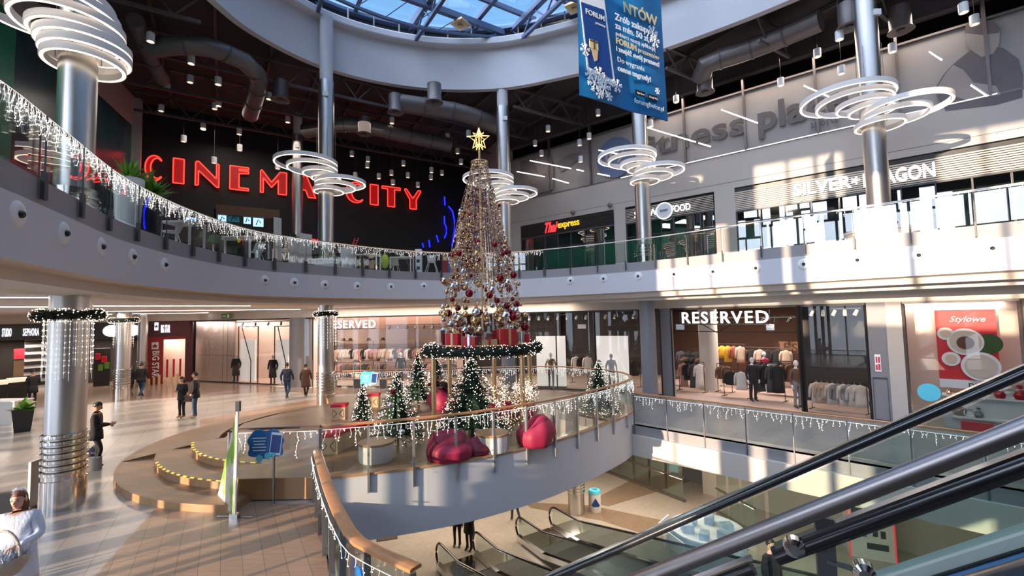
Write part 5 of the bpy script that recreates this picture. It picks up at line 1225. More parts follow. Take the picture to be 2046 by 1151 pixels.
# man with a phone behind the column, bags at his feet
q = F0(190, 936); person('man in black with a cap leaning near the left column, looking at his phone', q, -1.1, 1.76, 'lean', 'black_cloth', 'black_cloth', 'black', 'skin', 'black', coat=(.75, 'black_cloth'))
t = thing('shopping_bag', 'pale grey shopping bag on the floor beside the man with the phone', 'bag', F0(184, 940)); mb = MB(); mb.box((0, 0, .17), (.34, .2, .34), .3); mb.build('bag', 'grey_cloth', t); MB().tube([(-.08, 0, .34), (-.06, 0, .46), (.06, 0, .46), (.08, 0, .34)], .01, 5).build('handle', 'grey_cloth', t, True)
t = thing('backpack', 'blue grey backpack on the floor in front of the man with the phone', 'bag', F0(186, 926)); MB().ell((0, 0, .22), (.2, .15, .24), 16, 12).build('pack', 'navy_cloth', t, 'all'); MB().tube([(-.06, 0, .44), (0, 0, .5), (.06, 0, .44)], .012, 5).build('handle', 'navy_cloth', t, True)
person('woman in a dark jacket looking down at her phone, standing with the man in jeans', F0(363, 835), PI - .2, 1.66, 'phone', 'black_cloth', 'black_cloth', 'tan_shoe', 'skin', 'hair_dark', True, coat=(.82, 'black_cloth'))
person('man in a dark hooded jacket and blue jeans beside the woman with the phone', F0(389, 835), PI * .62, 1.84, 'pockets', 'black_cloth', 'jeans', 'tan_shoe', 'skin', 'hair_dark', coat=(.84, 'black_cloth'), fat=1.08)
t = thing('handbag', 'brown handbag between the woman with the phone and the man in jeans', 'bag', (F0(374, 835)[0], F0(374, 835)[1], .66)); MB().box((0, 0, .13), (.34, .12, .26)).build('bag', 'brown_cloth', t); MB().tube([(-.12, 0, .26), (-.08, 0, .55), (.08, 0, .55), (.12, 0, .26)], .01, 5).build('strap', 'brown_cloth', t, True)
person('man in a navy jacket and jeans walking away, left of the brown-coated person', F0(573, 798), 0, 1.78, 'walk', 'navy_cloth', 'jeans', 'tan_shoe', 'skin', 'hair_dark', coat=(.85, 'navy_cloth'))
person('person in a brown coat walking away beside the man in navy', F0(611, 794), .15, 1.66, 'walk', 'brown_cloth', 'dark_trousers', 'tan_shoe', 'skin', 'hair_dark', coat=(.60, 'brown_cloth'), fat=1.1)
person('person in a dark jacket and grey jeans walking away by the second ribbed column', F0(281, 793), .1, 1.78, 'walk', 'black_cloth', 'jeans', 'black', 'skin', 'hair_dark', coat=(.82, 'black_cloth'), fat=1.1)
person('person dressed all in black half hidden behind the second ribbed column', F0(259, 791), .1, 1.68, 'walk', 'black_cloth', 'dark_trousers', 'black', 'skin', 'hair_dark', coat=(.66, 'black_cloth'))
person('dark figure bending over a counter in front of the perfume shop at the left', F0(64, 812), 1.2, 1.74, 'phone', 'black_cloth', 'black_cloth', 'black', 'skin', 'hair_dark', coat=(.7, 'black_cloth'))
zz = LOW
person('person in black on the lowest floor, left of the pair below the stage', fz(914, 1092, zz), 2.9, 1.78, 'stand', 'black_cloth', 'dark_trousers', 'black', 'skin', 'hair_dark', coat=(.75, 'black_cloth'), fat=1.1)
person('person in black on the lowest floor, right of the pair, with bent arms', fz(938, 1100, zz), 2.5, 1.74, 'phone', 'black_cloth', 'black_cloth', 'black', 'skin', 'hair_dark', coat=(.7, 'black_cloth'), fat=1.12)
person('person in dark trousers walking on the lowest floor beyond the travelator, legs visible', fz(1031, 1044, zz), .4, 1.75, 'walk', 'navy_cloth', 'navy_cloth', 'grey_cloth', 'skin', 'hair_dark')
person('person mostly hidden by the stage on the lowest floor, only walking feet visible', fz(995, 1021, zz), .3, 1.75, 'walk', 'brown_cloth', 'dark_trousers', 'tan_shoe', 'skin', 'hair_dark')
q = B_(892, 822); person('person in dark clothes lying back in the magenta bean bag, holding a phone', (q[0] + .05, q[1] + .1, SZ + .35), -1.0, 1.7, 'recline', 'black_cloth', 'dark_trousers', 'black', 'skin', 'hair_dark')

# ================================================================== GROUND SHOPS
def sl(px, z=0.0, back=0.0):          # where the sight line of a pixel column meets the shop line; back = metres further along it
    k = xdir(px); best = None
    for a, b in zip(SHOPLINE, SHOPLINE[1:]):
        d = b - a; den = d.x - k * d.y
        if abs(den) < 1e-6: continue
        t = (k * a.y - a.x) / den
        if -.001 <= t <= 1.001:
            p = a + d * t
            if p.y > 0: best = p
    u = Vector((k, 1, 0)).normalized(); p = best + u * back; return Vector((p.x, p.y, z))
def run(px0, px1, back=0.0, n=1): return [sl(px0 + (px1 - px0) * i / n, 0, back) for i in range(n + 1)]
def wallband(mb, px0, px1, z0, z1, back=0.0, th=.1, m=0):
    pts = run(px0, px1, back, 1) if not (px0 < 1320 < px1) else run(px0, 1320, back) + [sl(px1, 0, back)]
    mb.sweep(pts, [(0, z0), (0, z1), (-th, z1), (-th, z0)], m=m)
def facepx(o, px, z, back, dpx=4):
    a, b = sl(px - dpx, 0, back), sl(px + dpx, 0, back); return face_at(o, sl(px, z, back), b - a)
# interiors
mb = MB(); wallband(mb, 392, 470, 0, 4.06, .5, .1); struct('wall_shop', mb, 'store_pink')
mb = MB(); wallband(mb, 470, 660, 0, 4.06, 3.6, .1); struct('wall_shop', mb, 'store_pink')
mb = MB(); wallband(mb, 640, 930, 0, 4.06, 4.6, .1); struct('wall_shop', mb, 'store_pink')
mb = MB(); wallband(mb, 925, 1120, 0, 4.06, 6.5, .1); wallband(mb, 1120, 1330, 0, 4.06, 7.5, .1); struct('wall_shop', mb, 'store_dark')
mb = MB(); wallband(mb, 1330, 1640, 0, 4.06, 10.5, .1); struct('wall_shop', mb, 'brown_cloth')
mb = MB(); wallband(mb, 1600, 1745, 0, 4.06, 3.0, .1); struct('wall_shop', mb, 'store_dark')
mb = MB().prism([SHOPLINE[2], SHOPLINE[3], SHOPLINE[4], SHOPLINE[5], SHOPLINE[6], SHOPLINE[6] + Vector((9, 6, 0)), Vector((16, 36, 0)), Vector((-12, 38, 0)), Vector((-25, 38, 0))], .002, .012); struct('floor', mb, 'store_floor')
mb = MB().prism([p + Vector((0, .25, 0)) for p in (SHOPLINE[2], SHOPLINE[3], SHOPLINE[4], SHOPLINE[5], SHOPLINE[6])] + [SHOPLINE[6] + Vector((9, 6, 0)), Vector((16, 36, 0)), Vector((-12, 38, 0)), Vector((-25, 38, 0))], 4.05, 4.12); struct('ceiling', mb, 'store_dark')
for x, y, sx, sy, pw, rz in ((-9, 28.3, 10, 1.2, 330, -.22), (-17.4, 31, 5, 1.0, 130, -.45), (0, 26.8, 6, 1.2, 170, -.2), (10.2, 23.6, 4, 1.2, 150, -.8), (12, 21.8, 4, 1.5, 150, -.8), (14.6, 15.6, 3, .8, 70, -.8)):
    o = area_light('shop_lamp', (x, y, 4.0), sx, sy, pw, (1, .83, .72)); o.rotation_euler = (0, 0, rz)
# window fronts: black head bar, mullions, panes
def front(label, px0, px1, mull, z1=4.0, open_=(), name='shop_window', mt='black', sill=.08):
    t = thing(name, label, 'shop front'); fm = MB(); wallband(fm, px0, px1, z1 - .02, z1 + .06, -.02, .08); 
    for a, b in zip(mull, mull[1:]):
        if (a, b) in open_: continue
        wallband(fm, a, b, .0, sill, -.02, .08); g = MB(); wallband(g, a + .5, b - .5, sill, z1 - .02, 0, .012); g.build('glass_pane', 'shop_glass', t)
    fm.build('frame', mt, t)
    for a in mull:
        p = sl(a, z1 / 2, 0); mb = MB().box((p.x, p.y, p.z), (.06, .09, z1), 0); mb.build('mullion', mt, t)
    return t
front('big shop window with white partition and two light panels, left part of the clothes shop', 386, 625, [386, 600, 625])
front('clothes shop front behind the back rail, left of the bauble tree', 660, 925, [660, 925], open_=())
front('clothes shop glass front behind and right of the bauble tree', 926, 1318, [926, 1032, 1110, 1187, 1318])
front('wide open entrance of the clothes shop under the right white sign', 1340, 1594, [1340, 1594], open_=((1340, 1594),))
front('narrow shop window with racks of white clothes beside the grey wall panel', 1600, 1730, [1600, 1730])
mb = MB(); wallband(mb, 1732, 1770, 0, 4.06, -.03, .2); wallband(mb, 1318, 1340, 0, 4.06, -.03, .2); struct('wall_shop', mb, 'panel_grey')
mb = MB(); 
for a, b, z0, z1 in ((1736, 1764, 1.5, 1.53), (1736, 1764, .1, .12)): wallband(mb, a, b, z0, z1, -.06, .02)
for a in (1735.3, 1764): wallband(mb, a, a + .8, .1, 1.53, -.06, .02)
struct('trim_18', mb, 'dark_grey')
mb = MB(); wallband(mb, 1770, 1802, 0, 4.06, -.05, .25); struct('wall_shop', mb, 'upper_wall')
p = sl(601, 0, .45); t = thing('round_pillar', 'grey round pillar inside the left shop window, right of the second light panel', 'pillar', p); MB().lathe([(.62, 0), (.62, 4.05)], 32).build('shaft', 'panel_grey', t, True)
p = sl(1413, 0, 3.4); t = thing('round_pillar', 'beige round pillar in the middle of the open shop entrance', 'pillar', p); MB().lathe([(.44, 0), (.44, 4.05)], 32).build('shaft', 'cream_wall', t, True)
# partition seams
mb = MB()
for a in (392, 404, 423, 436, 446, 455, 468): wallband(mb, a, a + .35, .05, 4.0, .36, .01)
wallband(mb, 392, 468, 1.72, 1.74, .36, .01); struct('trim_19', mb, 'duct')
# signs
def shop_sign(s, px0, px1, ytop, ybot, label, back=-.12, name='shop_sign', mt='sign_white', bold=.006, shear=0):
    pm = (px0 + px1) / 2; c0, c1 = sl(px0, 0, back), sl(px1, 0, back); m_ = (c0 + c1) / 2
    zt = CZ + ray(pm, ytop).z / ray(pm, ytop).y * m_.y; zb_ = CZ + ray(pm, ybot).z / ray(pm, ybot).y * m_.y
    t = thing(name, label, 'sign', (0, 0, 0)); o = text('lettering', s, 1, mt, .03, None, bold, width=(c1 - c0).length, height=zt - zb_, shear=shear, space=1.18); face_at(o, Vector((c0.x, c0.y, zb_)), c1 - c0); o.parent = t
    mb = MB(); bar(mb, Vector((c0.x, c0.y, zb_ - .04)), Vector((c1.x, c1.y, zb_ - .04)), .04, .04); mb.build('carrier', 'black', t); return t
shop_sign('RESERVED', 651, 750, 640, 656, 'white RESERVED letters over the left shop front, first letter behind the column')
shop_sign('RESERVED', 1363, 1536, 622, 646, 'big white RESERVED letters over the open entrance at the right')
mb = MB(); wallband(mb, 655, 925, 3.25, 4.05, 2.6, .1); struct('trim_21', mb, 'brown_cloth')
# mannequins, panels, frames in the left window
for k, (px, lab) in enumerate(((473, 'mannequin in a long black coat beside the left glowing panel'), (546, 'mannequin in a long black coat beside the second glowing panel'))):
    p = sl(px, .02, .5); person(lab, p, PI, 1.80, 'mann', 'black_cloth', 'black_cloth', 'black', 'mannequin_white', None, mann=True, coat=(.45, 'black_cloth'))
    a, b = ((481, 510), (553, 579))[k]; t = thing('glowing_board', ['tall white glowing panel in the left shop window, nearer the partition', 'tall white glowing panel in the left shop window, beside the grey pillar'][k], 'panel')
    mb = MB(); wallband(mb, a, b, .1, 2.75, .9, .1); mb.build('panel', 'light_panel', t); mb = MB()
    for u in (a - 5, b + 5): wallband(mb, u, u + .7, 0, 3.6, .8, .06)
    wallband(mb, a - 5, b + 5.7, 3.55, 3.6, .8, .06); q0, q1 = sl(a + 2, 3.6, .75), sl(b - 8, 1.4, .75); mb.tube([q0, q1, sl(b - 8, 0, .75)], .03, 5); mb.build('frame', 'black', t)
for k, (a, b, z0, z1, bk, lab) in enumerate(((1070, 1128, .1, 2.75, .5, 'wide white panel behind a mannequin, just right of the bauble tree posts'), (1190, 1252, .1, 2.75, .6, 'wide white panel in the shop window left of the grey column'))):
    t = thing('display_board', lab, 'panel'); mb = MB(); wallband(mb, a, b, z0, z1, bk, .12); mb.build('panel', 'light_panel', t); mb = MB(); wallband(mb, a, b, 0, .1, bk - .05, .3); mb.build('base', 'black', t)
for px, bk, top, leg, lab in ((1098, .3, 'bronze', 'grey_cloth', 'mannequin in a tan jacket before the wide white panel right of the tree'), (1218, .35, 'white_paint', 'grey_cloth', 'mannequin in a white top before the second wide panel'), (1330, 1.0, 'poster_red', 'black_cloth', 'mannequin in a reddish top at the left side of the open entrance'), (1497, 1.2, 'black_cloth', 'black_cloth', 'mannequin in black with white hands in the middle right of the open entrance'), (1584, .8, 'brown_cloth', 'grey_cloth', 'mannequin in a tan shirt at the right side of the open entrance'), (800, 1.2, 'black_cloth', 'black_cloth', 'mannequin in black behind the back rail of the stage'), (1522, 4.5, 'magenta', 'grey_cloth', 'mannequin in a pink top deep inside the open entrance')):
    p = sl(px, .02, bk); person(lab, p, PI + .2, 1.84, 'mann', top, leg, 'black', 'mannequin_white', None, mann=True)
# clothes racks; each garment hangs as a thing of its own
GC = {'black': (.015, .015, .017), 'charcoal': (.06, .06, .07), 'brown': (.16, .085, .055), 'beige': (.50, .38, .29), 'rose': (.42, .22, .20), 'white': (.62, .58, .54), 'mustard': (.60, .36, .03), 'grey': (.24, .24, .25), 'rust': (.30, .09, .05)}
for c in GC: mat('cloth_' + c, GC[c], .9, var=.15, vscale=9)
gm = {}
def garment_mesh(c, L):
    if (c, L) in gm: return gm[(c, L)]
    mb = MB(); secs = [(0, .05, .03), (-.03, .10, .05), (-.07, .20, .06), (-.16, .225, .07), (-.4 * L, .20, .075), (-.75 * L, .215, .085), (-L, .235, .09)]
    N = 14; vs = []
    for z, a, b in secs:
        for j in range(N): th = 2 * PI * j / N; q = 1 + .10 * math.sin(4 * th + z * 9); vs.append((a * math.cos(th), b * q * math.sin(th), z))
    mb.add(vs, [(i * N + j, i * N + (j + 1) % N, (i + 1) * N + (j + 1) % N, (i + 1) * N + j) for i in range(len(secs) - 1) for j in range(N)] + [tuple(range(N)), tuple(reversed(range((len(secs) - 1) * N, len(secs) * N)))])
    for s in (-1, 1): mb.tube([(s * .17, 0, -.08), (s * .25, 0, -.22), (s * .27, .01, -.42), (s * .275, .015, -.58)], [.06, .052, .045, .04], 8)
    mb.tube([(0, 0, 0), (0, 0, .06), (.02, 0, .09), (0, 0, .11)], .006, 4)
    me = mb.build('garment', 'cloth_' + c, None, 'all'); d = me.data; bpy.data.objects.remove(me); gm[(c, L)] = d; return d
rnd = random.Random(77); KIND = {.62: 'shirt', .8: 'jacket', 1.15: 'coat'}
def rack(px0, px1, back, z, cols, label, where, Ls=(.62, .8), sp=.16, ang=None, feet=True):
    a, b = sl(px0, z, back), sl(px1, z, back); d = (b - a); L = d.length; d.normalize(); t = thing('clothes_rack', label, 'rack', (a.x, a.y, 0)); mb = MB(); o = Vector((a.x, a.y, 0))
    mb.tube([a - o, b - o], .016, 6)
    if feet:
        for p in (a, b): mb.tube([p - o, Vector((p.x - o.x, p.y - o.y, .03))], .016, 6); mb.tube([Vector((p.x - o.x - .2, p.y - o.y - .15, .03)), Vector((p.x - o.x + .2, p.y - o.y + .15, .03))], .016, 6)
    mb.build('frame', 'black', t); n = max(1, int((L - .2) / sp)); cc_ = {}
    for i in range(n):
        c = rnd.choice(cols); l = rnd.choice(Ls); p = a + d * (.1 + (L - .2) * (i + .5) / n); g = bpy.data.objects.new(KIND[l], garment_mesh(c, l)); COL.objects.link(g); g.location = (p.x, p.y, p.z - .10)
        g.rotation_euler = (rnd.uniform(-.04, .04), 0, math.atan2(d.y, d.x) + (ang if ang is not None else .75) + rnd.uniform(-.25, .25))
        tag(g, '%s %s %s, %s from left' % (c, KIND[l], where, ORD[i]), KIND[l], 'clothes %s' % where)
rack(668, 905, 3.6, 2.05, ['rose', 'black', 'brown', 'black', 'white', 'charcoal', 'beige'], 'upper wall rail of clothes behind the stage back rail', 'on the upper wall rail behind the stage', sp=.27, ang=.3, feet=False)
rack(672, 910, 3.2, 1.12, ['rose', 'brown', 'brown', 'black', 'charcoal'], 'lower rail of clothes behind the stage back rail', 'on the lower rail behind the stage', sp=.27, ang=.3)
rack(1232, 1275, 2.2, 1.5, ['rust', 'charcoal', 'black', 'rose'], 'clothes rack in the window left of the grey column', 'on the rack left of the grey column', sp=.26)
rack(1140, 1180, 2.5, 1.6, ['white', 'black', 'rose'], 'clothes rack between the two wide white panels', 'on the rack between the white panels', sp=.3)
rack(1352, 1402, 2.2, 1.45, ['charcoal', 'black', 'rose', 'black', 'white'], 'clothes rack at the left inside the entrance, before the beige pillar', 'on the rack left of the beige pillar', (.8, 1.15), sp=.24)
rack(1346, 1400, 6.0, 1.75, ['charcoal', 'black', 'brown'], 'rear clothes rack deep left inside the entrance', 'on the deep rear left rack', sp=.35)
rack(1428, 1456, 3.0, 1.35, ['mustard', 'mustard', 'brown', 'white'], 'clothes rack right of the beige pillar with mustard clothes', 'on the rack right of the beige pillar', sp=.2)
rack(1440, 1490, 1.9, 1.25, ['brown', 'white', 'black'], 'front clothes rack right of the beige pillar', 'on the front rack in the entrance', sp=.34, ang=.1)
rack(1500, 1560, 2.0, 1.6, ['black', 'charcoal', 'black'], 'clothes rack of dark coats at the right in the entrance', 'on the dark coat rack at right', (.8, 1.15), sp=.2)
rack(1470, 1580, 5.6, 2.0, ['black', 'charcoal', 'rust', 'brown', 'beige'], 'rear wall rail deep right inside the entrance', 'on the deep rear right rail', sp=.36, ang=.4)
rack(1356, 1404, 3.8, 1.6, ['black', 'charcoal', 'brown'], 'second clothes rack deep left of the beige pillar', 'on the second rack left of the pillar', (.8, 1.15), sp=.25)
rack(1505, 1588, 3.6, 1.55, ['charcoal', 'black', 'brown', 'black', 'grey'], 'second dark rack deep right inside the entrance', 'on the second dark rack at right', (.8,), sp=.24)
rack(1430, 1486, 4.6, 2.2, ['mustard', 'beige', 'black', 'rust'], 'high rack behind the beige pillar with mixed clothes', 'on the high rack behind the pillar', sp=.26)
rack(1612, 1722, 1.2, 1.15, ['white', 'beige', 'white', 'grey'], 'rack of white clothes in the narrow window', 'on the narrow window rack', sp=.17)
for k, px in enumerate((686, 700, 737, 765)):
    p = sl(px, 2.5, 4.0); t = thing('hat', 'dark brimmed hat on the shelf behind the stage, %s from left' % ORD[k], 'hat', p, 0, 'hats on the wall shelf'); MB().lathe([(0, .16), (.1, .15), (.12, .03), (.2, .0), (.2, -.012), (0, -.01)], 18).build('crown_and_brim', 'brown_cloth', t, True)
t = thing('wall_shelf', 'long thin wooden shelf with hats behind the stage', 'shelf'); mb = MB(); wallband(mb, 668, 905, 2.43, 2.48, 3.9, .4); mb.build('board', 'crate', t); mb = MB(); 
for px in (668, 745, 830, 905): wallband(mb, px, px + .6, 0, 2.45, 4.1, .05)
mb.build('upright', 'black', t)
# ceiling spotlights on tracks in the shops
def spots(px0, px1, n, z, back, label):
    t = thing('spotlight_track', label, 'lamp'); mb = MB(); wallband(mb, px0, px1, z, z + .06, back, .06); mb.build('track', 'black', t)
    for k in range(n):
        p = sl(px0 + (px1 - px0) * (k + .5) / n, z - .13, back + .03); mb = MB().lathe([(0, .12), (.055, .12), (.065, -.1), (.05, -.1), (.04, 0), (0, 0)], 12); o = mb.build('spotlight', 'white_paint' if back < 2 else 'black', t, True, p); o.rotation_euler = (.35 * (-1) ** k, .3, 0)
        MB().lathe([(0, -.02), (.045, -.02), (0, -.03)], 10).build('bulb', 'led', o)
spots(1030, 1180, 8, 3.85, .5, 'track of white spotlights at the top of the window right of the tree')
spots(1200, 1312, 6, 3.85, .5, 'track of white spotlights at the top of the window left of the grey column')
spots(1350, 1590, 9, 3.55, 2.2, 'track of black spotlights inside the open entrance')
spots(770, 924, 9, 3.45, 2.4, 'track of black spotlights above the racks behind the stage')
spots(1612, 1722, 5, 3.85, .4, 'track of white spotlights in the narrow window')
spots(396, 600, 8, 3.85, 2.4, 'track of spotlights above the left shop window')
t = thing('ceiling_rail', 'black V-shaped rail hanging in the open entrance', 'frame'); mb = MB(); mb.tube([sl(1400, 3.35, .6), sl(1431, 2.95, .6), sl(1468, 3.35, .6)], .022, 5); mb.tube([sl(1342, 3.0, .3), sl(1592, 3.0, .3)], .018, 5); mb.build('rail', 'black', t)
for px, bk, lab in ((1358, .25, 'small white hanging notice at the left of the open entrance'), (1538, .25, 'small white hanging notice at the right of the open entrance'), (1162, 2.2, 'white price board between the white panels')):
    t = thing('notice_board', lab, 'notice'); mb = MB(); wallband(mb, px - 8, px + 8, 3.08, 3.32, bk, .03); mb.build('board', 'text_white', t); mb = MB(); wallband(mb, px - .5, px + .5, 3.32, 3.9, bk, .02); mb.build('wire', 'black', t)
# security gates behind the back rail
for k, px in enumerate((666, 713, 765)):
    t = thing('security_gate', 'slim chrome security gate at the shop entrance behind the stage, %s from left' % ORD[k], 'gate', sl(px, 0, -.3), 0, 'security gates'); MB().tube([(-.2, 0, 0), (-.2, 0, 1.5), (-.15, 0, 1.58), (.15, 0, 1.58), (.2, 0, 1.5), (.2, 0, 0)], .022, 6).build('frame', 'chrome', t, True); MB().box((0, 0, .25), (.36, .05, .5)).build('base', 'dark_grey', t)
# far left shops
mat('lit_counter', (.7, .6, .48), .5, em=(1, .8, .58), es=.35)
mb = MB(); wallband(mb, -60, 100, 3.15, 4.06, -.05, .3); wallband(mb, 100, 292, 3.0, 4.06, -.05, .3); wallband(mb, 292, 384, 3.05, 4.06, -.05, .3, 1); wallband(mb, 372, 386, 0, 4.06, -.05, .3, 1); wallband(mb, 288, 296, 0, 4.06, -.05, .3, 1)
mat('maroon_panel', (.07, .012, .018), .5); struct('trim_20', mb, ['sign_black', 'maroon_panel'])
mb = MB(); wallband(mb, -60, 386, 0, 4.06, 5.0, .1); struct('wall_shop', mb, 'store_dark')
shop_sign('SEPHORA', 47, 79, 656, 671, 'white SEPHORA letters on the black sign band at the far left', bold=.01)
shop_sign('STUDIO', 5, 24, 656, 673, 'white STUDIO letters at the left edge of the frame')
shop_sign('BIG STAR', 322, 340, 649, 665, 'small white BIG STAR letters with a star box above the red shop', bold=.03)
t = thing('star_box', 'white box with a dark star left of the small BIG STAR letters', 'sign'); mb = MB(); wallband(mb, 309, 316.5, 3.47, 3.98, -.1, .04); mb.build('box', 'sign_white', t)
def star_poly(r): return [((r if i % 2 == 0 else r * .42) * math.sin(i * PI / 5), (r if i % 2 == 0 else r * .42) * math.cos(i * PI / 5)) for i in range(10)]
o = MB().prism(star_poly(.13), 0, .02).build('star', 'black', t); facepx(o, 312.7, 3.72, -.18)
t = thing('storefront', 'red jeans shop front with a lit doorway, star emblem and vertical lettering', 'shop front')
mb = MB(); wallband(mb, 296, 328, 0, 3.05, -.02, .1); mb.build('red_wall', 'red_store', t); mb = MB(); wallband(mb, 328, 371, 2.85, 3.05, -.02, .1); mb.build('lintel', 'red_store', t)
mb = MB(); wallband(mb, 328, 371, 0, 2.85, 1.6, .1); mb.build('lit_interior', 'store_pink', t)
mb = MB(); wallband(mb, 304, 318, 2.25, 2.7, -.06, .03); mb.build('star_plate', 'text_white', t); o = MB().prism(star_poly(.17), 0, .02).build('star', 'red_store', t); facepx(o, 311, 2.47, -.12)
o = text('vertical_lettering', 'BIG STAR', 1, 'text_white', .01, None, .02, width=1.7, height=.36); c = sl(306, 2.15, -.1); o.parent = t; face_at(o, c, (0, 0, -1), sl(314, 0, -.1) - sl(306, 0, -.1))
mb = MB()
for k, px in enumerate((298, 308, 318, 330, 343, 355, 366)): wallband(mb, px, px + 5, 0, .35 + .12 * (k % 3), -.2, .2)
mb.build('low_plinths', 'crate', t)
mb = MB()
for k, px in enumerate((334, 347, 360)): wallband(mb, px, px + 4, .3, 1.5, .8, .1)
mb.build('jeans_display', 'red_fabric', t)
area_light('shop_lamp', (sl(350, 2.9, .9).x, sl(350, 2.9, .9).y, 2.95), 1.5, .5, 26, (1, .8, .6)); area_light('shop_lamp', (sl(430, 3, .15).x, sl(430, 3, .15).y - .1, 3.95), 5, .3, 60, (1, .86, .78)).rotation_euler = (0, 0, -.46); area_light('shop_lamp', (sl(30, 3, 2).x, sl(30, 3, 2).y, 3.0), 3, 1, 90, (1, .8, .65)); area_light('shop_lamp', (sl(215, 3, 2).x, sl(215, 3, 2).y, 2.9), 2, 1, 80, (1, .8, .65))  # second light is added to brighten the white partition
t = thing('perfume_shop_wall', 'black and white striped interior wall of the perfume shop behind the nearest column', 'shop wall'); mb = MB(); wallband(mb, 52, 100, 0, 3.1, 2.6, .1); mb.build('panel', 'text_white', t); mb = MB()
for k in range(7): wallband(mb, 52, 100, .3 + k * .42, .52 + k * .42, 2.5, .05)
mb.build('stripes', 'black', t)
for k, (px0, px1, z0, z1, bk, mt, lab) in enumerate(((30, 52, 2.0, 2.6, 2, 'red_fabric', 'red backlit display board in the perfume shop'), (30, 52, .9, 1.9, 2.1, 'rust', 'brown backlit display board below the red one in the perfume shop'))):
    if mt == 'rust': mt = 'bronze'
    t = thing('display_board', lab, 'display'); mb = MB(); wallband(mb, px0, px1, z0, z1, bk, .08); mb.build('board', mt, t); mb = MB(); wallband(mb, px0, px0 + 1, 0, z1, bk - .02, .05); mb.build('post', 'black', t)
for k, (px0, px1, bk, lab) in enumerate(((-20, 22, -2.5, 'low counter with a glowing beige top at the left edge'), (22, 62, -1.8, 'low counter with a glowing beige top beside the dark figure'))):
    t = thing('display_counter', lab, 'counter'); mb = MB(); wallband(mb, px0, px1, .95, 1.15, bk, .7); mb.build('lit_top', 'lit_counter', t); mb = MB(); wallband(mb, px0 + 1, px1 - 1, 0, .95, bk + .1, .5); mb.build('body', 'black', t)
t = thing('round_shop_sign', 'white round backlit sign pair half hidden behind the second ribbed column', 'sign')
for px in (224, 264):
    o = MB().prism([(.42 * math.cos(q * PI / 12), .36 * math.sin(q * PI / 12)) for q in range(24)], 0, .06).build('disc', 'sign_white', t); facepx(o, px, 3.52, -.1)
t = thing('goods_display', 'dark shelf with red and green goods between the ribbed columns', 'shelf'); mb = MB(); wallband(mb, 190, 222, 0, 2.4, 1.6, .3); mb.build('shelf_unit', 'black', t)
for px, z, mt in ((197, 1.9, 'red_fabric'), (210, 1.7, 'red_fabric'), (204, 1.2, 'leaf'), (216, 1.3, 'leaf')): mb = MB(); wallband(mb, px - 5, px + 5, z - .2, z + .2, 1.4, .15); mb.build('goods', mt, t)
# ceiling light lines of level one
for k, (x0, y0, x1, y1) in enumerate(((0, 594, 101, 594), (0, 613, 100, 613), (186, 611, 500, 611), (206, 622, 600, 618), (208, 628, 223, 628), (256, 627, 416, 625), (512, 617.5, 598, 618))):
    if k == 6: continue
    a, b = at(x0, y0, 4.545), at(x1, y1, 4.545); t = thing('ceiling_light_line', 'thin white light line in the level-one ceiling, %s counted from the front left' % ORD[k], 'lamp', a); mb = MB(); bar(mb, Vector((0, 0, 0)), b - a, .07, .03); mb.build('diffuser', 'strip', t); mb = MB(); bar(mb, Vector((0, 0, .01)), b - a + Vector((0, 0, .01)), .11, .02); mb.build('housing', 'white_paint', t)
t = thing('exit_sign', 'small green emergency exit sign under the ceiling above the left shop window', 'sign', sl(452, 4.28, -.6)); MB().box((0, 0, 0), (.62, .05, .3)).build('box', 'leaf', t); mb = MB(); mb.box((-.12, -.03, 0), (.2, .01, .05)); mb.prism([(-.26, -.0), (-.2, .0), (-.2, .01)], -.09, .09); mb.box((.14, -.03, 0), (.12, .01, .2)); mb.build('arrow', 'text_white', t)
t = thing('emergency_sticker', 'white and red emergency sticker on the grey panel beside the narrow window', 'sign'); mb = MB(); wallband(mb, 1742, 1754, 1.72, 2.3, -.05, .01); mb.build('sheet', 'text_white', t); mb = MB()
for a, b, z0, z1 in ((1744, 1747, 2.02, 2.22), (1749, 1752.5, 2.02, 2.22), (1743.5, 1747, 1.78, 1.95), (1748.5, 1752.5, 1.78, 1.98)): wallband(mb, a, b, z0, z1, -.065, .005)
mb.build('symbols', 'poster_red', t)
# the tableware window at the right edge
front('tableware shop window with a red poster at the right edge', 1804, 2040, [1804, 2040], mt='duct')
mb = MB(); wallband(mb, 1810, 2110, 0, 4.06, 1.5, .1); struct('wall_shop', mb, 'cream_wall')
t = thing('poster', 'large red poster of white plates in the tableware window', 'poster'); mb = MB(); wallband(mb, 1868, 1990, 1.55, 3.75, .5, .03); mb.build('sheet', 'poster_red', t); mb = MB(); wallband(mb, 1868, 1990, 1.28, 1.55, .5, .03); mb.build('white_margin', 'text_white', t)
def on_poster(nm, px, z, pts, mt, lift=.0):
    o = MB().prism(pts, 0, .008).build(nm, mt, t); return facepx(o, px, z, .44 - lift)
def circ(r, s=1): return [(r * math.cos(q * PI / 16), s * r * math.sin(q * PI / 16)) for q in range(32)]
for px, z, r, mt, lf, nm in ((1925, 2.75, .42, 'text_white', 0, 'plate'), (1925, 2.75, .36, 'cream_wall', .02, 'plate_well'), (1925, 2.72, .2, 'rust_food', .04, 'food'), (1952, 2.0, .44, 'text_white', .03, 'plate'), (1952, 2.0, .36, 'cream_wall', .05, 'plate_well'), (1887, 3.0, .2, 'text_white', 0, 'bowl'), (1894, 2.2, .22, 'text_white', 0, 'bowl'), (1887, 3.0, .13, 'soffit', .02, 'bowl_well'), (1894, 2.2, .14, 'soffit', .02, 'bowl_well'), (1972, 2.7, .3, 'leaf_dark', -.02, 'green_plate')):
    on_poster(nm, px, z, circ(r), 'brown_cloth' if mt == 'rust_food' else mt, lf)
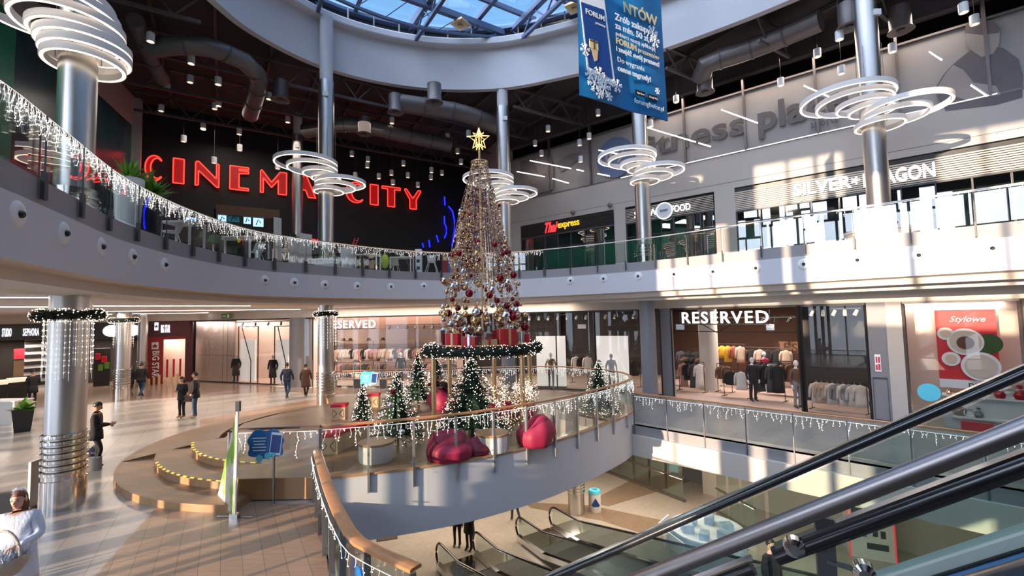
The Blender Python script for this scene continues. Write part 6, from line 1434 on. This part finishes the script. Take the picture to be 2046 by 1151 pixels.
o = text('lettering', 'Stylowe', .25, 'text_white', .003, t, .002, shear=.35); facepx(o, 1896, 3.38, .42)
o = text('lettering', 'DUKA', .2, 'black', .003, t, .004); facepx(o, 1924, 1.33, .42)
for k, (z, px0, px1, bk) in enumerate(((1.05, 1870, 2038, .45), (.42, 1885, 2038, .3))):
    t = thing('display_shelf', ['upper white display step with red and white tableware', 'lower white display step with grey dishes and a red box'][k], 'shelf'); mb = MB(); wallband(mb, px0, px1, z - .05, z, bk, .5); mb.build('board', 'white_paint', t); mb = MB(); wallband(mb, px0, px1, 0, z - .05, bk + .1, .3); mb.build('plinth', 'white_wall', t)
def dish(px, z, bk, r, mt, label, name='plate', up=True):
    p = sl(px, z + (r if up else 0), bk); t = thing(name, label, name, p); o = MB().lathe([(0, 0), (r * .6, .005), (r * .9, .03), (r, .05), (r * .97, .055), (r * .6, .02), (0, .015)], 24).build('dish', mt, t, True); 
    if up: o.rotation_euler = (PI / 2 + .25, 0, -.8)
    o2 = MB().lathe([(r * .55, .022), (r * .62, .026), (r * .55, .028)], 20).build('rim_line', 'poster_red' if mt != 'red_gift' else 'white_paint', o)
for a in ((1930, 1.05, .62, .16, 'white_paint', 'white plate with a red line standing on the upper step, left one'), (1965, 1.05, .62, .2, 'white_paint', 'large white plate with a red rim standing on the upper step, middle'), (2008, 1.05, .6, .18, 'white_paint', 'white plate on the upper step beside the red vase'), (1902, .42, .5, .17, 'grey_cloth', 'grey plate standing on the lower step, left one'), (1922, .42, .5, .14, 'white_paint', 'white plate standing on the lower step')): dish(*a)
def vase(px, z, bk, mt, lab, s=1, kind='vase'):
    p = sl(px, z, bk); t = thing(kind, lab, kind, p); MB().lathe([(0, 0), (.1 * s, 0), (.14 * s, .12 * s), (.06 * s, .26 * s), (.05 * s, .34 * s), (.08 * s, .38 * s), (.06 * s, .38 * s), (.03 * s, .3 * s), (0, .05)], 18).build('body', mt, t, True); MB().lathe([(.06 * s, .26 * s), (.075 * s, .27 * s), (.06 * s, .28 * s)], 14).build('collar', 'white_paint', t)
for a in ((1985, 1.05, .6, 'red_gift', 'red vase on the upper step at the right'), (1998, 1.05, .75, 'white_paint', 'tall white vase on the upper step', 1.5), (1945, 1.05, .55, 'red_gift', 'small red pot between the plates on the upper step', .7), (2025, 1.05, .6, 'red_gift', 'red jug at the far right of the upper step', 1.1), (1885, 1.05, .6, 'bronze', 'dark bowl-shaped pot at the left of the upper step', .6), (1940, .42, .45, 'duct', 'grey jug on the lower step', .8)): vase(*a)
t = thing('gift_carton', 'plain red box at the bottom of the tableware window', 'box', sl(1935, 0, .12)); MB().box((0, 0, .16), (.7, .12, .32), -.78).build('carton', 'poster_red', t); MB().box((0, 0, .325), (.72, .14, .01), -.78).build('lid', 'poster_red', t)
t = thing('round_sticker', 'blue green round sticker on the tableware window glass', 'sticker'); o = MB().prism(circ(.28), 0, .008).build('disc', 'cyan', t); facepx(o, 1845, 1.15, -.03); o = MB().prism(circ(.2), .008, .012).build('inner_disc', 'cyan', t); facepx(o, 1845, 1.15, -.03)

# ================================================================== LOWEST LEVEL
def trav(pa, pb, label, L=21.0):
    d = Vector((.536, -.844, 0)); n = Vector((-.844, -.536, 0)) * -1; t = thing('travelator', label, 'travelator', (pa.x, pa.y, LOW)); o = Vector((pa.x, pa.y, 0)); B = Vector((pb.x - pa.x, pb.y - pa.y, 0)); w_ = B
    def pt(s, z, off): 
        rise = max(0, s - 1.6) * .2117; q = d * s + off; return Vector((q.x, q.y, z + rise))
    for off, side in ((Vector((0, 0, 0)), 'outer'), (w_, 'inner')):
        path = [pt(.45, .12, off), pt(.12, .14, off), pt(-.10, .26, off), pt(-.2, .48, off), pt(-.16, .72, off), pt(-.02, .88, off), pt(.2, .95, off), pt(.8, .96, off), pt(1.6, .96, off), pt(L, .96, off)]
        path = catmull(path[:8], False, .1) + path[8:]
        MB().tube(path, .04, 8, flat=1.0).build('handrail', 'rubber', t, True)
        mb = MB(); q = [pt(s, 0, off) for s in (.0, 1.6, L)]; vs = []
        for p in q: vs += [p + Vector((0, 0, .22)), p + Vector((0, 0, .93))]
        vs = vs + [v + d.cross(Vector((0, 0, 1))) * .012 for v in vs]; mb.add(vs, [(0, 2, 3, 1), (2, 4, 5, 3), (6, 7, 9, 8), (8, 9, 11, 10)]); mb.build('glass_panel', 'glass_esc', t)
        mb = MB()
        for a, b in ((-.05, 1.6), (1.6, L)): bar(mb, pt(a, .14, off), pt(b, .14, off), .16, .22)
        mb.build('skirt', 'chrome', t); mb = MB()
        for a, b in ((.3, 1.6), (1.6, L)): bar(mb, pt(a, -.14, off), pt(b, -.14, off), .2, .38)
        mb.build('side_cladding', 'dark_grey', t)
    mid = w_ * .5; mb = MB()
    for a, b in ((.2, 1.6), (1.6, L)): bar(mb, pt(a, .05, mid), pt(b, .05, mid), w_.length - .12, .08)
    mb.build('belt', 'dark_grey', t); mb = MB(); bar(mb, pt(-.1, .07, mid), pt(1.0, .07, mid), w_.length - .2, .07); mb.build('comb_plate', 'chrome', t)
    return t
pA, pB, pC, pD = at(876, 1083, -3.85), at(950, 1061, -3.85), at(1036, 1032, -3.85), at(1103, 1012, -3.85)
trav(pA, pB, 'moving walkway nearer the camera, rising from the lowest floor below the stage'); trav(pC, pD, 'moving walkway farther right, rising from the lowest floor beside the round bin')
q = pC.lerp(pD, .5) + Vector((.536, -.844, 0)) * 9.3; person('dark-haired person in black riding up the farther walkway, seen through the foreground rails', (q.x, q.y, LOW + .1 + 7.7 * .2117), 3.6, 1.76, 'stand', 'black_cloth', 'black_cloth', 'black', 'skin', 'hair_dark', coat=(.8, 'black_cloth'))
t = thing('litter_bin', 'round white bin with a blue triangle mark on the lowest floor', 'bin', at(1189, 1021, LOW)); MB().lathe([(0, 0), (.26, 0), (.27, .05), (.27, .78), (0, .78)], 28).build('body', 'white_paint', t, True); MB().lathe([(.27, .78), (.28, .80), (.24, .92), (.12, .93), (.1, .8)], 28).build('lid', 'cyan', t, True)
mb = MB(); mb.box((-.02, -.275, .5), (.26, .02, .26), PI * .0); o = MB().prism([(0, .2), (-.18, -.1), (-.12, -.16), (.12, -.16), (.18, -.1)], 0, .02).build('triangle_mark', 'navy', t); o.rotation_euler = (PI / 2, 0, -.1); o.location = (-.01, -.27, .45)
lowl = [Vector((1.0, 31.2, 0)), at(1211, 944, LOW), at(1369, 1004, LOW), at(1445, 1035, LOW), at(1520, 1075, LOW)]; lowl = [Vector((p.x, p.y, 0)) for p in lowl]
mb = MB().sweep([lowl[2] + Vector((.1, 0, 0)), Vector((13.5, 14.8, 0)), Vector((20, 9, 0))], [(-1.5, LOW), (-1.5, -1.0), (-1.7, -1.0), (-1.7, LOW)]); struct('wall_low', mb, 'cream_wall')
mb = MB().sweep([lowl[0], lowl[1], lowl[2]], [(-2.5, LOW), (-2.5, -1.0), (-2.7, -1.0), (-2.7, LOW)]); struct('wall_low', mb, 'panel_grey')
def lowdoors(a, b, n, label):
    t = thing('glass_doors', label, 'doors', (a.x, a.y, LOW)); d = (b - a) / n; L = d.length; dn = d.normalized(); H = 2.9
    for k in range(n):
        p0 = d * k; p1 = d * (k + 1); mb = MB()
        for q in (p0 + dn * .05, p1 - dn * .05): bar(mb, q, q + Vector((0, 0, H)), .09, .09)
        for z in (.08, 1.05, H): bar(mb, p0 + Vector((0, 0, z)), p1 + Vector((0, 0, z)), .08, .1 if z != 1.05 else .04)
        mb.build('leaf_frame', 'leaf_frame_m', t); mb = MB().sweep([p0 + dn * .08, p1 - dn * .08], [(-.006, .12), (-.006, H - .05), (.006, H - .05), (.006, .12)]); mb.build('glass_pane', 'glass_esc', t)
        MB().tube([p0.lerp(p1, .15) + Vector((0, -.08, 1.0)), p0.lerp(p1, .85) + Vector((0, -.08, 1.0))], .018, 6).build('push_bar', 'chrome', t, True)
mat('leaf_frame_m', (.12, .10, .08), .4)
lowdoors(lowl[1], lowl[2], 5, 'row of bronze framed glass doors on the lowest floor below the corridor'); lowdoors(at(1432, 1025, LOW), at(1512, 1072, LOW), 3, 'second group of framed glass doors on the lowest floor, seen between the foreground rails')
t = thing('door_poster', 'blue poster on the lowest glass doors', 'poster', at(1349, 990, LOW)); MB().box((-.05, -.12, 1.6), (.5, .03, .95), -.95).build('sheet', 'cyan', t); MB().box((-.07, -.15, 1.75), (.3, .02, .3), -.95).build('print', 'navy', t)
# photo kiosk with red edges, market stand
p = at(1738, 1106, LOW); t = thing('vending_kiosk', 'white machine kiosk with red lit edges and dark pictures on the lowest floor', 'kiosk', p, -.45); MB().box((0, 0, 1.0), (1.3, .9, 2.0)).build('cabinet', 'white_paint', t)
mb = MB()
for x in (-.64, .64): mb.box((x, -.46, 1.0), (.045, .03, 1.98))
mb.build('red_edge', 'red_line', t); mb = MB()
for x, z, w_, h_ in ((-.2, 1.45, .7, .5), (-.35, .85, .4, .22), (.1, .9, .14, .22), (.32, .88, .14, .24), (.15, .45, .6, .2), (-.35, 1.85, .2, .2)): mb.box((x, -.46, z), (w_, .02, h_))
mb.build('pictures', 'dark_grey', t); mb = MB(); mb.box((.66, 0, 1.1), (.02, .5, .9)); mb.build('side_picture', 'panel_grey', t)
p = at(1415, 1112, LOW); t = thing('promo_stand', 'pale blue and white round promotion stand on the lowest floor behind the rails', 'stand', p); MB().lathe([(0, 0), (1.2, 0), (1.25, 1.0), (1.15, 1.02), (1.1, .9), (0, .85)], 24).build('counter', 'text_white', t, True)
M['blue_print'] = mat('blue_print', (.35, .50, .68), .5, var=.5, vscale=3)
MB().lathe([(1.26, .1), (1.27, .95), (1.262, .95), (1.255, .1)], 24).build('print_wrap', 'blue_print', t, True)
mb = MB(); rnd = random.Random(5)
for k in range(6): a = k * 1.05; mb.box((.7 * math.cos(a), .7 * math.sin(a), 1.0), (.4, .3, .28), a)
mb.build('stacked_leaflets', 'blue_print', t); mb = MB()
for k in range(3): a = 2.6 + k * .5; mb.box((1.5 * math.cos(a), 1.5 * math.sin(a), .75), (.9, .04, .5), a + 1.4)
mb.build('side_boards', 'text_white', t)
t = thing('cleaning_sign', 'small tipped white sheet at the foot of the promotion stand', 'sheet', at(1370, 1130, LOW)); MB().box((0, 0, .35), (.6, .05, .7), .3).build('sheet', 'text_white', t); MB().box((.3, .1, .3), (.05, .4, .6), .3).build('support', 'dark_grey', t)
t = thing('floor_hatch', 'dark brown square hatch in the lowest floor near the stage', 'hatch', at(773, 1071, LOW)); MB().box((0, 0, .008), (.7, .7, .015), .3).build('lid', 'trunk', t); MB().box((0, 0, .004), (.8, .8, .008), .3).build('rim', 'dark_grey', t)
t = thing('info_pillar', 'white pillar with a camera and a blue screen under the stage edge', 'pillar', at(715, 1100, LOW)); MB().box((0, 0, 1.85), (.5, .5, 3.7)).build('pillar', 'cream_wall', t); MB().box((.05, -.27, 1.9), (.38, .04, 1.2)).build('display', 'screen', t); MB().ell((-.05, -.27, 3.3), (.09, .09, .09), 12, 8).build('camera_dome', 'black', t, 'all')

# ================================================================== FOREGROUND ESCALATOR RAILS
HH = Vector((.88, -.47, 0)).normalized(); NN = Vector((.47, .88, 0)).normalized()
def fp(n, ratio, s): return NN * n + HH * s + Vector((0, 0, CZ - ratio * n + .62 * s))
def frail(name, label, n, ratio, r, mt, s0=-2.6, s1=2.6, flat=1.0, under=None):
    t = thing(name, label, 'handrail', fp(n, ratio, s0)); o = fp(n, ratio, s0)
    MB().tube([fp(n, ratio, s0 + (s1 - s0) * k / 8) - o for k in range(9)], r, 20, flat=flat).build('rail', mt, t, True)
    if under: 
        mb = MB(); bar(mb, fp(n, ratio + under[0] / n, s0) - o, fp(n, ratio + under[0] / n, s1) - o, under[1], under[2]); mb.build('rail_track', under[3], t)
    return t
tA = frail('escalator_handrail', 'thin dark escalator handrail, the farthest of the foreground rails', 3.2, .331, .025, 'rubber', -4.5, 4.5, under=(-.035, .03, .012, 'chrome'))
o = fp(3.2, .331, -4.5); 
def fpan(mb, n, r0, r1, s0, s1, org, th=.012):
    vs = [fp(n, r0, s0), fp(n, r0, s1), fp(n, r1, s1), fp(n, r1, s0)]; vs = [v - org for v in vs]; vs += [v + NN * th for v in vs]; mb.add(vs, [(0, 1, 2, 3), (7, 6, 5, 4), (0, 4, 5, 1), (1, 5, 6, 2), (2, 6, 7, 3), (3, 7, 4, 0)])
for k in range(6): mb = MB(); fpan(mb, 3.2, .345, .566, -4.5 + k * 1.5 + .01, -3.0 + k * 1.5 - .01, o); mb.build('glass_panel', 'glass_esc', tA)
mb = MB(); fpan(mb, 3.17, .566, .588, -4.5, 4.5, o, .1); mb.build('white_deck', 'ring_white', tA)
mb = MB(); fpan(mb, 3.15, .588, .598, -4.5, 4.5, o, .1); mb.build('black_joint', 'black', tA)
M['blue_panel'] = mat('blue_panel', (.16, .32, .62), .25, .2); mb = MB(); fpan(mb, 3.12, .598, .76, -4.5, 4.5, o, .1); mb.build('blue_side_panel', 'blue_panel', tA)
tB = frail('steel_tube_rail', 'thick round stainless steel tube rail crossing the lower right foreground', 1.9, .412, .030, 'tube_steel')
tC = frail('escalator_handrail', 'black handrail below the steel tube at the lower right, with a chrome edge', 2.0, .465, .032, 'rubber', .02, 3.0, under=(-.036, .035, .012, 'chrome'))
tE = frail('escalator_handrail', 'lower piece of black handrail left of the dark glass clamp post', 2.0, .468, .03, 'rubber', -2.6, -.06, under=(-.034, .03, .012, 'chrome'))
# the clamp post
d_ = ray(1650, 1080); s_post = 0; k_ = d_.x / d_.y; s_post = (k_ * NN.y * 2.0 - NN.x * 2.0) / (HH.x - k_ * HH.y)
q = fp(2.0, .43, s_post); t = thing('glass_clamp_post', 'dark steel post with round glass clamps between the foreground rails', 'post', (q.x, q.y, q.z - 1.1)); mb = MB(); mb.box((0, 0, .55), (.055, .02, 1.1), math.atan2(HH.y, HH.x)); mb.box((.0, .03, .55), (.03, .06, 1.1), math.atan2(HH.y, HH.x)); mb.build('post', 'dark_grey', t)
for s in (-1, 1):
    c = HH * (.10 * s) + Vector((0, 0, 1.1 - .13 - .02 * s)) - NN * .03; o = MB().lathe([(0, .03), (.018, .03), (.033, .015), (.035, -.02), (0, -.02)], 20).build('clamp', 'chrome', t, True, c); o.rotation_euler = (Matrix((HH, Vector((0, 0, 1)), -NN)).transposed()).to_euler()
    mb = MB(); bar(mb, c, Vector((0, 0, c.z)), .02, .012); mb.build('clamp_arm', 'dark_grey', t)
o = fp(2.05, .47, -2.6); t = thing('balustrade_glass', 'sheet of greenish balustrade glass under the steel tube', 'glass', o)
for k in range(3): mb = MB(); fpan(mb, 2.05, .475, .95, -2.6 + k * 2.0 + .01, -.6 + k * 2.0 - .01, o); mb.build('glass_sheet', 'glass_esc', t)
frail('escalator_handrail', 'broad black handrail in the bottom right corner, nearest the camera', .60, .712, .052, 'rubber', -1.2, 1.2, under=(.05, .05, .02, 'chrome'))

# ================================================================== THINGS ON THE UPPER GALLERY
def g2(px, back=.5):
    k = xdir(px); best = None
    for a, b in zip(vis, vis[1:]):
        fa = a.x - k * a.y; fb = b.x - k * b.y
        if fa * fb <= 0 and a.y > 3:
            p = a.lerp(b, fa / (fa - fb)); best = p if best is None or p.y > best.y else best
    u = Vector((k, 1, 0)).normalized(); p = best + u * back; return Vector((p.x, p.y, FL2))
mat('white_plastic', (.78, .78, .78), .35)
def table(px, bk, w, label, rz=0):
    t = thing('cafe_table', label, 'table', g2(px, bk), rz); MB().box((0, 0, .74), (w, .7, .045)).build('tabletop', 'white_plastic', t)
    for x in (-1, 1):
        for y in (-1, 1): MB().box((x * (w / 2 - .03), y * .31, .36), (.05, .05, .72)).build('leg', 'white_plastic', t)
def chair(px, bk, label, rz=0, s=1, mt='white_plastic'):
    t = thing('cafe_chair', label, 'chair', g2(px, bk), rz); MB().ell((0, 0, .45 * s), (.22, .22, .04), 16, 8).build('seat', mt, t, 'all')
    mb = MB(); vs = []
    for j in range(6):
        for i in range(9): a = -1.1 + 2.2 * i / 8; vs.append((.24 * math.sin(a), -.24 * math.cos(a) * .8 - .03 * j, .45 * s + .07 * j * (1 - .12 * abs(a))))
    vs += [(x, y - .015, z) for x, y, z in vs]; fs = [(j * 9 + i, j * 9 + i + 1, (j + 1) * 9 + i + 1, (j + 1) * 9 + i) for j in range(5) for i in range(8)]; fs += [tuple(54 + q for q in reversed(f)) for f in fs]; mb.add(vs, fs); mb.build('backrest', mt, t, 'all')
    for x in (-1, 1):
        for y in (-1, 1): MB().tube([(x * .12, y * .12, .44 * s), (x * .22, y * .22, 0)], .015, 6).build('leg', mt, t, True)
for a in ((736, .9, 1.0, 'white cafe table on the far gallery, right of the white planter'), (804, .9, 1.05, 'white cafe table on the far gallery, left of the high chair'), (472, 1.0, 1.3, 'white cafe table behind the left gallery glass near the column'), (362, 1.2, .9, 'white cafe table behind the left gallery glass, nearer the plant'), (575, 2.0, 1.0, 'white cafe table behind the beige panels')): table(*a)
for a in ((338, 1.6, 'white plastic chair on the left gallery beside the glass, nearest the plant', 2.4), (395, 1.4, 'dark green chair behind the icicle lights on the left gallery', 2.9, 1, 'leaf_dark'), (420, 1.6, 'second dark green chair on the left gallery', 3.3, 1, 'leaf_dark'), (510, 1.6, 'white plastic chair beside the long cafe table on the left gallery', 1.2), (719, 1.3, 'dark chair at the left of the far table right of the planter', 1.5, 1, 'dark_grey'), (755, 1.4, 'dark chair at the right of the far table right of the planter', -1.5, 1, 'dark_grey'), (790, 1.5, 'white chair behind the far table left of the high chair', 0), (824, 1.3, 'dark chair between the far table and the white box tower', -1.4, 1, 'dark_grey')): chair(*a)
t = thing('high_chair', 'white child high chair on the far gallery beside the bauble tree', 'chair', g2(864, .8)); MB().ell((0, 0, .6), (.2, .2, .05), 16, 8).build('seat', 'white_plastic', t, 'all'); MB().lathe([(.2, .6), (.22, .72), (.24, .92), (.22, .92), (.2, .74), (.18, .62)], 18).build('backrest', 'white_plastic', t, True)
for x in (-1, 1):
    for y in (-1, 1): MB().tube([(x * .14, y * .14, .6), (x * .3, y * .25, 0)], .018, 6).build('leg', 'white_plastic', t, True)
for px, bk, h, r, lab in ((693, .7, .95, .3, 'tall white flared planter on the far gallery right of the cinema column'), (250, 1.0, 1.25, .3, 'tall white planter with a plant on the left gallery under the letter C'), (585, .8, 1.1, .22, 'beige tall planter beside the cinema column')):
    t = thing('planter', lab, 'planter', g2(px, bk)); MB().lathe([(0, 0), (r * .75, 0), (r, h), (r * .9, h), (r * .85, h - .1), (0, h - .1)], 24).build('pot', 'white_plastic' if px != 585 else 'cream_wall', t, True)
    mb = MB(); rnd = random.Random(px)
    for k in range(26 if px != 250 else 60):
        a = rnd.uniform(0, 6.28); L = rnd.uniform(.3, .55) * (1.3 if px == 250 else .7); el_ = rnd.uniform(.2, 1.3); d = Vector((math.cos(a) * math.cos(el_), math.sin(a) * math.cos(el_), math.sin(el_))); s = d.cross(Vector((0, 0, 1))).normalized() * .05; c = Vector((0, 0, h - .05)); mb.add([c, c + d * L * .5 + s, c + d * L + Vector((0, 0, -.08)), c + d * L * .5 - s], [(0, 1, 2, 3)])
    mb.build('leaves', 'leaf_dark' if px != 250 else 'leaf', t)
t = thing('planter', 'leafy potted plant with an orange flower in front of the first neon letter', 'plant', g2(292, 1.3)); MB().lathe([(0, 0), (.25, 0), (.3, .9), (.26, .9), (0, .85)], 20).build('pot', 'pot_black', t, True); mb = MB(); rnd = random.Random(12)
for k in range(90):
    a = rnd.uniform(0, 6.28); L = rnd.uniform(.3, .75); el_ = rnd.uniform(.1, 1.4); d = Vector((math.cos(a) * math.cos(el_), math.sin(a) * math.cos(el_), math.sin(el_))); s = d.cross(Vector((0, 0, 1))).normalized() * .06; c = Vector((0, 0, .9 + rnd.uniform(0, .4))); mb.add([c, c + d * L * .5 + s, c + d * L, c + d * L * .5 - s], [(0, 1, 2, 3)])
mb.build('leaves', 'leaf', t); MB().tube([(0, 0, .9), (-.12, 0, 1.75)], .03, 6).build('flower_spike', 'gold_paint', t, True)
for k, (p0, p1, h, lab) in enumerate(((546, 560, 1.75, 'tall beige panel on the gallery left of the cinema column'), (598, 622, 1.3, 'lower beige panel on the gallery beside the cinema column'))):
    t = thing('screen_panel', lab, 'screen'); mb = MB(); bar(mb, g2(p0, .6) + Vector((0, 0, h / 2)), g2(p1, .6) + Vector((0, 0, h / 2)), .06, h); mb.build('panel', 'cream_wall', t); mb = MB(); bar(mb, g2(p0, .6) + Vector((0, 0, .03)), g2(p1, .6) + Vector((0, 0, .03)), .4, .06); mb.build('foot', 'duct', t)
t = thing('box_tower', 'slim white tower of boxes with dark openings left of the high chair', 'shelf', g2(838, .8)); MB().box((0, 0, .6), (.3, .3, 1.2)).build('tower', 'white_plastic', t); mb = MB()
for z in (.25, .6, .95): mb.box((0, -.15, z), (.16, .02, .16))
mb.build('opening', 'black', t)
t = thing('hanging_coat', 'dark red coat left of the white box tower on the far gallery', 'coat', g2(826, 1.0) + Vector((0, 0, .1))); MB().ell((0, 0, .5), (.16, .12, .5), 14, 10).build('coat', 'maroon', t, 'all'); MB().tube([(0, 0, .9), (0, 0, 1.15)], .02, 5).build('hook', 'black', t)
t = thing('hanging_coat', 'lime green jacket over a dark chair between the two far tables', 'jacket', g2(770, 1.2)); MB().ell((0, 0, .55), (.2, .14, .35), 14, 10).build('jacket', 'lime', t, 'all') if mat('lime', (.45, .55, .05), .8) else None; MB().tube([(0, 0, .1), (0, 0, .9)], .02, 5).build('stand', 'black', t)
t = thing('play_panel', 'blue panel with an orange map shape at the right end of the far gallery', 'panel', g2(906, .7)); MB().box((0, 0, .55), (.85, .06, 1.1)).build('board', 'sign_blue', t); mb = MB(); mb.ell((.05, -.04, .75), (.18, .01, .15)); mb.ell((-.02, -.04, .45), (.12, .01, .2)); mb.build('map_shape', 'gold_paint', t)
t = thing('play_panel', 'narrow red panel next to the blue map panel', 'panel', g2(891, .8)); MB().box((0, 0, .55), (.3, .06, 1.1)).build('board', 'red_store', t); MB().box((0, -.04, .8), (.2, .01, .2)).build('print', 'text_gold', t)
t = thing('red_ladder', 'small red slanted ladder above the far gallery rail', 'ladder', g2(707, 1.4) + Vector((0, 0, .8))); mb = MB()
for x in (-.08, .08): bar(mb, Vector((x - .15, 0, 0)), Vector((x + .15, 0, .75)), .03, .03)
for k in range(5): bar(mb, Vector((-.2 + .06 * k, 0, .1 + .13 * k)), Vector((-.04 + .06 * k, 0, .1 + .13 * k)), .02, .02)
mb.build('rails', 'poster_red', t); MB().box((-.15, 0, -.4), (.3, .3, .8)).build('base_box', 'white_plastic', t)
M['bench_white'] = mat('bench_white', (.7, .68, .64), .3)
for a, lab in (((-8.38, 20.45), 'round white bench around the foot of the cinema column'), ((12.8, 15.6), 'round white bench around the foot of the right-hand column')):
    t = thing('round_bench', lab, 'bench', (a[0], a[1], FL2)); MB().lathe([(.5, .0), (1.0, .0), (1.0, .36), (.5, .36)], 36).build('base', 'bench_white', t, True); MB().lathe([(.48, .36), (1.06, .36), (1.06, .44), (.48, .44)], 36).build('seat', 'white_plastic', t, True)
# plant pot and chair at the left of level one
p = at(45, 862, 0); t = thing('planter', 'black square plant pot with bright green leaves on level one at the left', 'plant', p); mb = MB(); mb.lathe([(0, 0), (.30, 0), (.42, .85), (.37, .85), (.34, .7), (0, .7)], 4); mb.build('pot', 'pot_black', t); mb = MB(); rnd = random.Random(2)
for k in range(22):
    a = rnd.uniform(0, 6.28); L = rnd.uniform(.35, .7); el_ = rnd.uniform(.25, 1.1); d = Vector((math.cos(a) * math.cos(el_), math.sin(a) * math.cos(el_), math.sin(el_))); s = d.cross(Vector((0, 0, 1))).normalized() * .13; c = Vector((0, 0, .75)); mb.add([c, c + d * L * .45 + s, c + d * L + Vector((0, 0, -.12)), c + d * L * .45 - s], [(0, 1, 2, 3)])
mb.build('leaves', 'leaf', t)
t = thing('tablet_stand', 'white tilted tablet stand behind the green plant at the left', 'stand', (p.x + .5, p.y + .7, 0)); mb = MB(); bar(mb, Vector((-.2, 0, .75)), Vector((.22, .0, 1.55)), .05, .3); mb.build('tablet', 'text_white', t); MB().tube([(0, 0, 0), (0, 0, 1.1)], .03, 8).build('pole', 'white_paint', t, True)
for k, (px, py, w_, h_, lab) in enumerate(((12, 850, 1.3, .9, 'beige market counter at the left edge, below the lit counters'), (38, 845, .5, .7, 'white box beside the black plant pot'))):
    t = thing('market_counter', lab, 'counter', at(px, py, 0)); MB().box((-.4, .4, h_ / 2), (w_, .7, h_)).build('body', 'cream_wall', t); MB().box((-.4, .4, h_ + .02), (w_ + .06, .76, .04)).build('top', 'white_plastic', t)
p = atd(14, 955, 7.2); t = thing('dark_chair', 'dark high-backed seat cut by the left edge, above the woman with the basket', 'chair', (p.x, p.y, 0), .3); MB().box((0, 0, .95), (.42, .1, .8)).build('backrest', 'black', t); MB().box((0, -.22, .5), (.44, .44, .1)).build('seat', 'black', t)
for x in (-1, 1):
    for y in (-.4, 0): MB().tube([(x * .19, y, .5), (x * .19, y, 0)], .02, 6).build('leg', 'black', t, True)
p = at(92, 1008, 0); t = thing('white_board', 'narrow white board leaning on the left side of the nearest column', 'board', (p.x - .12, p.y - .1, 0)); MB().box((0, 0, .5), (.05, .4, 1.0), .2).build('sheet', 'white_paint', t); MB().box((0, 0, .02), (.12, .42, .04), .2).build('foot', 'duct', t)
